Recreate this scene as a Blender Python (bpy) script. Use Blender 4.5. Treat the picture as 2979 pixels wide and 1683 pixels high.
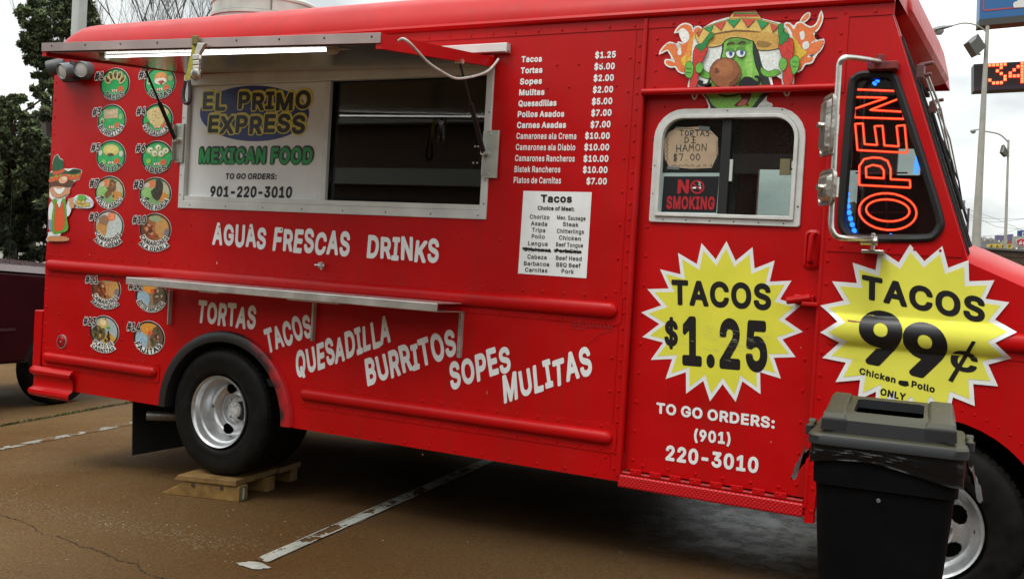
import bpy, bmesh, math, random
from mathutils import Vector, Matrix
random.seed(7)
sc = bpy.context.scene
PI = math.pi
for o in list(bpy.data.objects): bpy.data.objects.remove(o)

# ------------------------------------------------------------------ camera
# +X runs along the truck from its tail to its nose, +Y away from the viewer, Z up.
W, H, FOC = 2979.0, 1683.0, 2989.7
EYE = Vector((0, 0, 1.525))
_y, _p, _r = [math.radians(a) for a in (28.104, -1.658, -3.347)]
ROT = Matrix.Rotation(_y, 3, 'Z') @ Matrix.Rotation(_p, 3, 'X') @ Matrix.Rotation(_r, 3, 'Y')
RGT, FWD, UPV = ROT.col[0].copy(), ROT.col[1].copy(), ROT.col[2].copy()
cam = bpy.data.cameras.new('camera'); co = bpy.data.objects.new('camera', cam)
sc.collection.objects.link(co); sc.camera = co
m3 = Matrix((RGT, UPV, -FWD)).transposed()
co.matrix_world = Matrix.Translation(EYE) @ m3.to_4x4()
cam.sensor_width = 36; cam.lens = 36 * FOC / W
cam.clip_start = .05; cam.clip_end = 2000

# ------------------------------------------------------------------ world: overcast sky
world = bpy.data.worlds.new('World'); sc.world = world; world.use_nodes = True
nt = world.node_tree; nt.nodes.clear()
def N(nt, t, **k):
    n = nt.nodes.new(t)
    for a, v in k.items(): setattr(n, a, v)
    return n
wo = N(nt, 'ShaderNodeOutputWorld'); bg = N(nt, 'ShaderNodeBackground')
sky = N(nt, 'ShaderNodeTexSky', sky_type='NISHITA'); sky.sun_disc = False
SUN_EL, SUN_AZ = math.radians(58), math.radians(205)
sky.sun_elevation = SUN_EL; sky.sun_rotation = SUN_AZ
tc = N(nt, 'ShaderNodeTexCoord'); mp = N(nt, 'ShaderNodeMapping'); mp.inputs['Scale'].default_value = (1, 1, 2.6)
mp.inputs['Location'].default_value = (.35, .1, .2)
nz = N(nt, 'ShaderNodeTexNoise'); nz.inputs['Scale'].default_value = 2.2; nz.inputs['Detail'].default_value = 7
nz.inputs['Roughness'].default_value = .55
cr = N(nt, 'ShaderNodeValToRGB')
cr.color_ramp.elements[0].position = .40; cr.color_ramp.elements[0].color = (6.6, 7.0, 7.1, 1)
cr.color_ramp.elements[1].position = .57; cr.color_ramp.elements[1].color = (13.2, 13.6, 13.2, 1)
mx = N(nt, 'ShaderNodeMixRGB'); mx.inputs[0].default_value = .94
nt.links.new(tc.outputs['Generated'], mp.inputs[0]); nt.links.new(mp.outputs[0], nz.inputs['Vector'])
nt.links.new(nz.outputs['Fac'], cr.inputs[0]); nt.links.new(sky.outputs[0], mx.inputs[1])
sxz = N(nt, 'ShaderNodeSeparateXYZ'); nt.links.new(tc.outputs['Generated'], sxz.inputs[0])     # overcast sky: brighter overhead than at the horizon
gr = N(nt, 'ShaderNodeMapRange'); gr.inputs['To Min'].default_value = .60; gr.inputs['To Max'].default_value = 1.55; nt.links.new(sxz.outputs['Z'], gr.inputs[0])
vmul = N(nt, 'ShaderNodeVectorMath', operation='SCALE'); nt.links.new(cr.outputs[0], vmul.inputs[0]); nt.links.new(gr.outputs[0], vmul.inputs['Scale'])
nt.links.new(vmul.outputs[0], mx.inputs[2]); nt.links.new(mx.outputs[0], bg.inputs[0])
bg.inputs[1].default_value = .1; nt.links.new(bg.outputs[0], wo.inputs[0])
sl = bpy.data.lights.new('sun', 'SUN'); so = bpy.data.objects.new('sun', sl); sc.collection.objects.link(so)
sl.energy = .9; sl.angle = math.radians(22); sl.color = (1, .97, .92)
so.rotation_euler = (PI / 2 - SUN_EL, 0, PI - SUN_AZ); so.location = (0, -5, 12)
sc.view_settings.view_transform = 'Standard'; sc.view_settings.look = 'None'
sc.view_settings.exposure = .46; sc.view_settings.gamma = 1
try: sc.view_settings.use_curve_mapping = False
except Exception: pass

# ------------------------------------------------------------------ rays through the survey of the photograph
def ray(x, y): return RGT * ((x - W / 2) / FOC) + FWD - UPV * ((y - H / 2) / FOC)
YS = 4.6                                                     # plane of the truck's side
def S(x, y, lift=0.0, Y=YS):                                 # point on the plane of the truck's side
    d = ray(x, y); return EYE + d * ((Y - lift - EYE.y) / d.y)
def onX(x, y, X):
    d = ray(x, y); return EYE + d * ((X - EYE.x) / d.x)
def far(x, y, depth): return EYE + ray(x, y) * depth
def clampv(t, m): return max(-m, min(m, t))
def gz(x, y): return .033 * clampv(x + 4.38, 9) + .02 * clampv(y - 4.6, 8)
def G(x, y, h=0.0):                                          # point on the ground
    z = 0
    for _ in range(12):
        d = ray(x, y); P = EYE + d * ((z - EYE.z) / d.z); z = gz(P.x, P.y)
    return Vector((P.x, P.y, z + h))
def crop(ox, oy, s): return lambda x, y: (ox + x / s, oy + y / s)

# ------------------------------------------------------------------ materials
def lin(c): return tuple(((v / 255) / 12.92 if v / 255 <= .04045 else ((v / 255 + .055) / 1.055) ** 2.4) for v in c)
MATS = {}
def mat(name, col=(.5, .5, .5), rough=.5, metal=0, nscale=0, namt=.15, bump=0, bscale=None, coat=0, spec=None, emit=None, estr=0, dist=.01, det=4):
    if name in MATS: return MATS[name]
    m = bpy.data.materials.new(name); m.use_nodes = True; t = m.node_tree; b = t.nodes['Principled BSDF']
    b.inputs['Base Color'].default_value = (*col, 1); b.inputs['Roughness'].default_value = rough; b.inputs['Metallic'].default_value = metal
    if coat: b.inputs['Coat Weight'].default_value = coat; b.inputs['Coat Roughness'].default_value = .12
    if spec is not None: b.inputs['Specular IOR Level'].default_value = spec
    if emit: b.inputs['Emission Color'].default_value = (*emit, 1); b.inputs['Emission Strength'].default_value = estr
    c = N(t, 'ShaderNodeTexCoord')
    if nscale:
        n = N(t, 'ShaderNodeTexNoise'); n.inputs['Scale'].default_value = nscale; n.inputs['Detail'].default_value = det
        t.links.new(c.outputs['Object'], n.inputs['Vector'])
        r = N(t, 'ShaderNodeValToRGB'); e = r.color_ramp.elements
        e[0].position = .3; e[1].position = .7
        e[0].color = (*[v * (1 - namt) for v in col], 1); e[1].color = (*[min(1, v * (1 + namt)) for v in col], 1)
        t.links.new(n.outputs['Fac'], r.inputs[0]); t.links.new(r.outputs[0], b.inputs['Base Color'])
        mr = N(t, 'ShaderNodeMapRange'); mr.inputs['To Min'].default_value = rough * .8; mr.inputs['To Max'].default_value = min(1, rough * 1.25)
        t.links.new(n.outputs['Fac'], mr.inputs[0]); t.links.new(mr.outputs[0], b.inputs['Roughness'])
    if bump:
        n2 = N(t, 'ShaderNodeTexNoise'); n2.inputs['Scale'].default_value = bscale or 40; n2.inputs['Detail'].default_value = 3
        t.links.new(c.outputs['Object'], n2.inputs['Vector'])
        bp = N(t, 'ShaderNodeBump'); bp.inputs['Strength'].default_value = bump; bp.inputs['Distance'].default_value = dist
        t.links.new(n2.outputs['Fac'], bp.inputs['Height']); t.links.new(bp.outputs[0], b.inputs['Normal'])
    MATS[name] = m; return m

def red_paint():
    m = bpy.data.materials.new('red_paint'); m.use_nodes = True; t = m.node_tree; b = t.nodes['Principled BSDF']; L = t.links.new
    c = N(t, 'ShaderNodeTexCoord')
    n = N(t, 'ShaderNodeTexNoise'); n.inputs['Scale'].default_value = 1.3; n.inputs['Detail'].default_value = 8; n.inputs['Roughness'].default_value = .6
    L(c.outputs['Object'], n.inputs['Vector'])
    r = N(t, 'ShaderNodeValToRGB'); e = r.color_ramp.elements; e[0].position = .3; e[1].position = .72
    e[0].color = (.40, .0012, .002, 1); e[1].color = (.53, .002, .0035, 1); L(n.outputs['Fac'], r.inputs[0])
    # fine dried spots of road dirt and wet speckle
    v = N(t, 'ShaderNodeTexNoise'); v.inputs['Scale'].default_value = 160; v.inputs['Detail'].default_value = 2; L(c.outputs['Object'], v.inputs['Vector'])
    vr = N(t, 'ShaderNodeValToRGB'); vr.color_ramp.elements[0].position = .64; vr.color_ramp.elements[1].position = .72; L(v.outputs['Fac'], vr.inputs[0])
    mx = N(t, 'ShaderNodeMixRGB', blend_type='MIX'); mx.inputs[2].default_value = (.30, .012, .012, 1)
    mm = N(t, 'ShaderNodeMath', operation='MULTIPLY'); mm.inputs[1].default_value = .5; L(vr.outputs[0], mm.inputs[0]); L(mm.outputs[0], mx.inputs[0])
    L(r.outputs[0], mx.inputs[1])
    sm = N(t, 'ShaderNodeMapping'); sm.inputs['Scale'].default_value = (11, 11, .7); L(c.outputs['Object'], sm.inputs[0])
    sn = N(t, 'ShaderNodeTexNoise'); sn.inputs['Scale'].default_value = 1; sn.inputs['Detail'].default_value = 7; sn.inputs['Roughness'].default_value = .65; L(sm.outputs[0], sn.inputs['Vector'])
    sr = N(t, 'ShaderNodeMapRange'); sr.inputs['From Min'].default_value = .52; sr.inputs['From Max'].default_value = .78; sr.inputs['To Max'].default_value = .34; L(sn.outputs['Fac'], sr.inputs[0])
    gm = N(t, 'ShaderNodeMixRGB'); gm.inputs[2].default_value = (.17, .02, .014, 1); L(sr.outputs[0], gm.inputs[0]); L(mx.outputs[0], gm.inputs[1]); L(gm.outputs[0], b.inputs['Base Color'])
    rr = N(t, 'ShaderNodeMapRange'); rr.inputs['To Min'].default_value = .28; rr.inputs['To Max'].default_value = .5
    n3 = N(t, 'ShaderNodeTexNoise'); n3.inputs['Scale'].default_value = 7; n3.inputs['Detail'].default_value = 6; L(c.outputs['Object'], n3.inputs['Vector'])
    L(n3.outputs['Fac'], rr.inputs[0]); L(rr.outputs[0], b.inputs['Roughness'])
    # slightly wavy sheet metal + fine droplets
    w = N(t, 'ShaderNodeTexNoise'); w.inputs['Scale'].default_value = 2.2; w.inputs['Detail'].default_value = 1; L(c.outputs['Object'], w.inputs['Vector'])
    b1 = N(t, 'ShaderNodeBump'); b1.inputs['Strength'].default_value = .5; b1.inputs['Distance'].default_value = .03; L(w.outputs['Fac'], b1.inputs['Height'])
    b2 = N(t, 'ShaderNodeBump'); b2.inputs['Strength'].default_value = .3; b2.inputs['Distance'].default_value = .002
    L(v.outputs['Fac'], b2.inputs['Height']); L(b1.outputs[0], b2.inputs['Normal']); L(b2.outputs[0], b.inputs['Normal'])
    b.inputs['Coat Weight'].default_value = .06; b.inputs['Coat Roughness'].default_value = .2
    b.inputs['Specular IOR Level'].default_value = .22
    return m
RED = red_paint(); MATS['red'] = RED
ALU = mat('aluminium', (.62, .62, .60), .38, .85, 9, .18, .15, 60, dist=.002)
ALUW = mat('white_aluminium_frame', (.62, .63, .60), .42, .25, 6, .12, .1, 50, dist=.002)
STEEL = mat('galvanised_steel', (.50, .51, .46), .45, .6, 5, .25, .15, 30, dist=.003)
CHROME = mat('satin_chrome', (.62, .60, .55), .25, .9, 20, .15)
SILVER = mat('silver_rim_paint', (.55, .56, .57), .3, .75, 30, .12, .3, 120, dist=.001)
WHITE = mat('white_vinyl', (.80, .81, .80), .35, 0, 12, .05)
BLACKV = mat('black_vinyl', (.012, .011, .012), .35, 0)
YEL = mat('yellow_vinyl', (.76, .73, .07), .7, 0, 6, .05, .25, 9, dist=.004)
RUB = mat('black_rubber', (.006, .006, .0065), .6, 0, 20, .3, .2, 60, dist=.002)
TYRE = mat('tyre_rubber', (.007, .0065, .006), .55, 0, 14, .5, .25, 90, dist=.002, spec=.14)
BLK = mat('black_plastic', (.006, .006, .007), .45, 0, 15, .3, .2, 40, dist=.002)
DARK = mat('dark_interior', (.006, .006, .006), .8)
UNDER = mat('dirty_underbody', (.007, .006, .006), .8, 0, 8, .3)
GREY = mat('grey_plastic', (.16, .17, .17), .5, 0, 10, .2)
SIGNW = mat('sign_panel_white', (.74, .76, .75), .4, 0, 4, .06)
WOOD = mat('treated_wood', (.19, .105, .026), .6, 0, 14, .35, .4, 40, dist=.004)
WOODE = mat('wood_end_grain', (.16, .13, .06), .7, 0, 30, .4)
CONC = mat('grey_post_paint', (.42, .44, .42), .6, 0, 5, .1)

def attr_mat(name, rough=.35):
    m = bpy.data.materials.new(name); m.use_nodes = True; t = m.node_tree; b = t.nodes['Principled BSDF']
    a = N(t, 'ShaderNodeVertexColor'); a.layer_name = 'Col'
    c = N(t, 'ShaderNodeTexCoord'); n = N(t, 'ShaderNodeTexNoise'); n.inputs['Scale'].default_value = 95; n.inputs['Detail'].default_value = 4
    t.links.new(c.outputs['Object'], n.inputs['Vector'])
    mr = N(t, 'ShaderNodeMapRange'); mr.inputs['From Min'].default_value = .3; mr.inputs['From Max'].default_value = .7
    mr.inputs['To Min'].default_value = .84; mr.inputs['To Max'].default_value = 1.22
    t.links.new(n.outputs['Fac'], mr.inputs[0])
    mm = N(t, 'ShaderNodeVectorMath', operation='MULTIPLY'); t.links.new(a.outputs['Color'], mm.inputs[0]); t.links.new(mr.outputs[0], mm.inputs[1])
    t.links.new(mm.outputs[0], b.inputs['Base Color']); b.inputs['Roughness'].default_value = rough
    return m
PRINT = attr_mat('printed_vinyl')

# ------------------------------------------------------------------ mesh helpers
class MB:
    def __init__(s): s.v = []; s.f = []; s.m = []; s.c = []
    def face(s, pts, mi=0, col=None):
        b = len(s.v); s.v += [tuple(p) for p in pts]; s.f.append(tuple(range(b, b + len(pts)))); s.m.append(mi); s.c.append(col)
    def mesh(s, verts, faces, mi=0, col=None):
        b = len(s.v); s.v += [tuple(p) for p in verts]
        for f in faces: s.f.append(tuple(b + i for i in f)); s.m.append(mi); s.c.append(col)
    def box(s, a, b, mi=0, M=None):
        (x0, y0, z0), (x1, y1, z1) = a, b
        vs = [Vector(p) for p in ((x0, y0, z0), (x1, y0, z0), (x1, y1, z0), (x0, y1, z0), (x0, y0, z1), (x1, y0, z1), (x1, y1, z1), (x0, y1, z1))]
        if M: vs = [M @ v for v in vs]
        s.mesh(vs, [(0, 3, 2, 1), (4, 5, 6, 7), (0, 1, 5, 4), (1, 2, 6, 5), (2, 3, 7, 6), (3, 0, 4, 7)], mi)
    def hexa(s, vs, mi=0): s.mesh(vs, [(0, 3, 2, 1), (4, 5, 6, 7), (0, 1, 5, 4), (1, 2, 6, 5), (2, 3, 7, 6), (3, 0, 4, 7)], mi)
    def tube(s, pts, r, n=8, mi=0, closed=False, cap=True, col=None):
        pts = [Vector(p) for p in pts]; rs = r if isinstance(r, (list, tuple)) else [r] * len(pts)
        k = len(pts); rings = []; prev = None
        for i in range(k):
            if closed: t = pts[(i + 1) % k] - pts[i - 1]
            else: t = pts[min(i + 1, k - 1)] - pts[max(i - 1, 0)]
            t = t.normalized() if t.length > 1e-9 else Vector((0, 0, 1))
            if prev is None:
                a = Vector((0, 0, 1)) if abs(t.z) < .9 else Vector((1, 0, 0)); u = t.cross(a).normalized()
            else:
                u = prev - t * prev.dot(t); u = u.normalized() if u.length > 1e-6 else t.orthogonal().normalized()
            prev = u; w = t.cross(u)
            rings.append([pts[i] + (u * math.cos(2 * PI * j / n) + w * math.sin(2 * PI * j / n)) * rs[i] for j in range(n)])
        vs = [p for rg in rings for p in rg]; fs = []
        for i in range(k if closed else k - 1):
            a, b = i * n, ((i + 1) % k) * n
            for j in range(n): fs.append((a + j, a + (j + 1) % n, b + (j + 1) % n, b + j))
        if cap and not closed: fs.append(tuple(reversed(range(n)))); fs.append(tuple((k - 1) * n + j for j in range(n)))
        s.mesh(vs, fs, mi, col)
    def lathe(s, c, axis, prof, n=32, mi=0, a0=0, a1=2 * PI, sx=1, sz=1):
        # prof: (distance along axis, radius) ; axis 'Y' points away from viewer
        c = Vector(c); full = abs(a1 - a0 - 2 * PI) < 1e-6; vs = []
        if axis == 'Y': u, w, t = Vector((1, 0, 0)), Vector((0, 0, 1)), Vector((0, 1, 0))
        elif axis == 'Z': u, w, t = Vector((1, 0, 0)), Vector((0, 1, 0)), Vector((0, 0, 1))
        else:
            t = Vector(axis).normalized(); u = t.orthogonal().normalized(); w = t.cross(u)
        m = n if full else n + 1
        for (d, r) in prof:
            for j in range(m):
                a = a0 + (a1 - a0) * j / n
                vs.append(c + t * d + u * (math.cos(a) * r * sx) + w * (math.sin(a) * r * sz))
        fs = []
        for i in range(len(prof) - 1):
            for j in range(n):
                j2 = (j + 1) % m if full else j + 1
                fs.append((i * m + j, i * m + j2, (i + 1) * m + j2, (i + 1) * m + j))
        s.mesh(vs, fs, mi)
    def disc(s, c, t, r, n=16, mi=0, col=None, d=0):
        t = Vector(t).normalized(); u = t.orthogonal().normalized(); w = t.cross(u); c = Vector(c)
        s.face([c + (u * math.cos(2 * PI * j / n) + w * math.sin(2 * PI * j / n)) * r for j in range(n)], mi, col)
    def rivet(s, p, r=.006, h=.004, mi=0, n=6, t=(0, -1, 0)):
        p = Vector(p); t = Vector(t); u = t.orthogonal().normalized(); w = t.cross(u); b = len(s.v)
        r1 = [p + (u * math.cos(2 * PI * j / n) + w * math.sin(2 * PI * j / n)) * r for j in range(n)]
        r2 = [p + t * h * .8 + (u * math.cos(2 * PI * j / n) + w * math.sin(2 * PI * j / n)) * r * .6 for j in range(n)]
        fs = [(j, (j + 1) % n, n + (j + 1) % n, n + j) for j in range(n)] + [tuple(range(n, 2 * n))]
        s.mesh(r1 + r2, fs, mi)

ORG = {}
def tag(o, label=None, cat=None, group=None, kind=None):
    if label: o['label'] = label
    if cat: o['category'] = cat
    if group: o['group'] = group
    if kind: o['kind'] = kind
    return o
def thing(name, loc, label, cat, group=None):
    o = bpy.data.objects.new(name, None); sc.collection.objects.link(o); o.location = loc; o.empty_display_size = .2
    ORG[o.name] = Vector(loc); return tag(o, label, cat, group)
def put(name, mb, mats, parent=None, smooth=False, bevel=0, label=None, kind=None, org=None, cat=None, group=None, fixn=True, seg=2):
    if not isinstance(mats, (list, tuple)): mats = [mats]
    if parent is not None: o0 = ORG[parent.name]
    else:
        if org is None:
            xs = [v[0] for v in mb.v]; ys = [v[1] for v in mb.v]; zs = [v[2] for v in mb.v]
            org = ((min(xs) + max(xs)) / 2, (min(ys) + max(ys)) / 2, min(zs))
        o0 = Vector(org)
    me = bpy.data.meshes.new(name)
    me.from_pydata([(v[0] - o0.x, v[1] - o0.y, v[2] - o0.z) for v in mb.v], [], mb.f)
    for m in mats: me.materials.append(m)
    for p, mi in zip(me.polygons, mb.m): p.material_index = mi; p.use_smooth = smooth
    if any(c is not None for c in mb.c):
        ca = me.color_attributes.new('Col', 'FLOAT_COLOR', 'CORNER'); li = 0; buf = []
        for f, c in zip(mb.f, mb.c):
            c = c or (1, 1, 1)
            for _ in f: buf += [c[0], c[1], c[2], 1]
        ca.data.foreach_set('color', buf)
    me.update()
    if fixn:
        bm = bmesh.new(); bm.from_mesh(me)
        bmesh.ops.remove_doubles(bm, verts=bm.verts, dist=1e-5)
        bmesh.ops.recalc_face_normals(bm, faces=bm.faces); bm.to_mesh(me); bm.free()
    o = bpy.data.objects.new(name, me); sc.collection.objects.link(o)
    if parent is not None: o.parent = parent; ORG[o.name] = o0
    else: o.location = o0; ORG[o.name] = o0
    if smooth:
        try: me.set_sharp_from_angle(angle=math.radians(38))
        except Exception: pass
    if bevel:
        b = o.modifiers.new('bevel', 'BEVEL'); b.width = bevel; b.segments = seg; b.limit_method = 'ANGLE'; b.angle_limit = math.radians(40)
    return tag(o, label, cat, group, kind)

def plate2d(outer, holes, depth):
    """flat sheet with holes, drawn in (a,b); returns verts (a,b,c), faces"""
    cu = bpy.data.curves.new('tmp', 'CURVE'); cu.dimensions = '2D'; cu.fill_mode = 'BOTH'; cu.extrude = depth / 2
    for lp in [outer] + list(holes):
        if not lp: continue
        sp = cu.splines.new('POLY'); sp.points.add(len(lp) - 1); sp.use_cyclic_u = True
        for i, (a, b) in enumerate(lp): sp.points[i].co = (a, b, 0, 1)
    ob = bpy.data.objects.new('tmp', cu); me = bpy.data.meshes.new_from_object(ob)
    vs = [tuple(v.co) for v in me.vertices]; fs = [tuple(p.vertices) for p in me.polygons]
    bpy.data.objects.remove(ob); bpy.data.meshes.remove(me); bpy.data.curves.remove(cu)
    return vs, fs
def sheetXZ(mb, outer, holes, y0, y1, mi=0):
    vs, fs = plate2d(outer, holes, abs(y1 - y0)); ym = (y0 + y1) / 2
    mb.mesh([(a, ym + c, b) for a, b, c in vs], fs, mi)
def rrect(x0, z0, x1, z1, r, n=6):
    out = []
    rr = r if isinstance(r, (list, tuple)) else [r] * 4
    for (cx, cz, a0, q) in ((x1 - rr[0], z1 - rr[0], 0, rr[0]), (x0 + rr[1], z1 - rr[1], 90, rr[1]), (x0 + rr[2], z0 + rr[2], 180, rr[2]), (x1 - rr[3], z0 + rr[3], 270, rr[3])):
        for i in range(n + 1):
            a = math.radians(a0 + 90 * i / n); out.append((cx + q * math.cos(a), cz + q * math.sin(a)))
    return out
def smooth_loop(pts, k=4, closed=True):
    n = len(pts); out = []
    rng = range(n) if closed else range(n - 1)
    for i in rng:
        if closed: p0, p1, p2, p3 = pts[i - 1], pts[i], pts[(i + 1) % n], pts[(i + 2) % n]
        else: p0, p1, p2, p3 = pts[max(i - 1, 0)], pts[i], pts[i + 1], pts[min(i + 2, n - 1)]
        for j in range(k):
            t = j / k
            out.append(tuple(.5 * ((2 * b) + (-a + c) * t + (2 * a - 5 * b + 4 * c - d) * t * t + (-a + 3 * b - 3 * c + d) * t ** 3) for a, b, c, d in zip(p0, p1, p2, p3)))
    if not closed: out.append(tuple(pts[-1]))
    return out

# ------------------------------------------------------------------ lettering
_gc = {}; _gw = {}; _gv = {}
def gkey(txt, b): return (txt, 0 if b < .027 else (1 if b < .068 else 2))
def stag(p, i): return Vector((p[0], p[1] - (i % 2) * .00012, p[2]))
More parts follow.
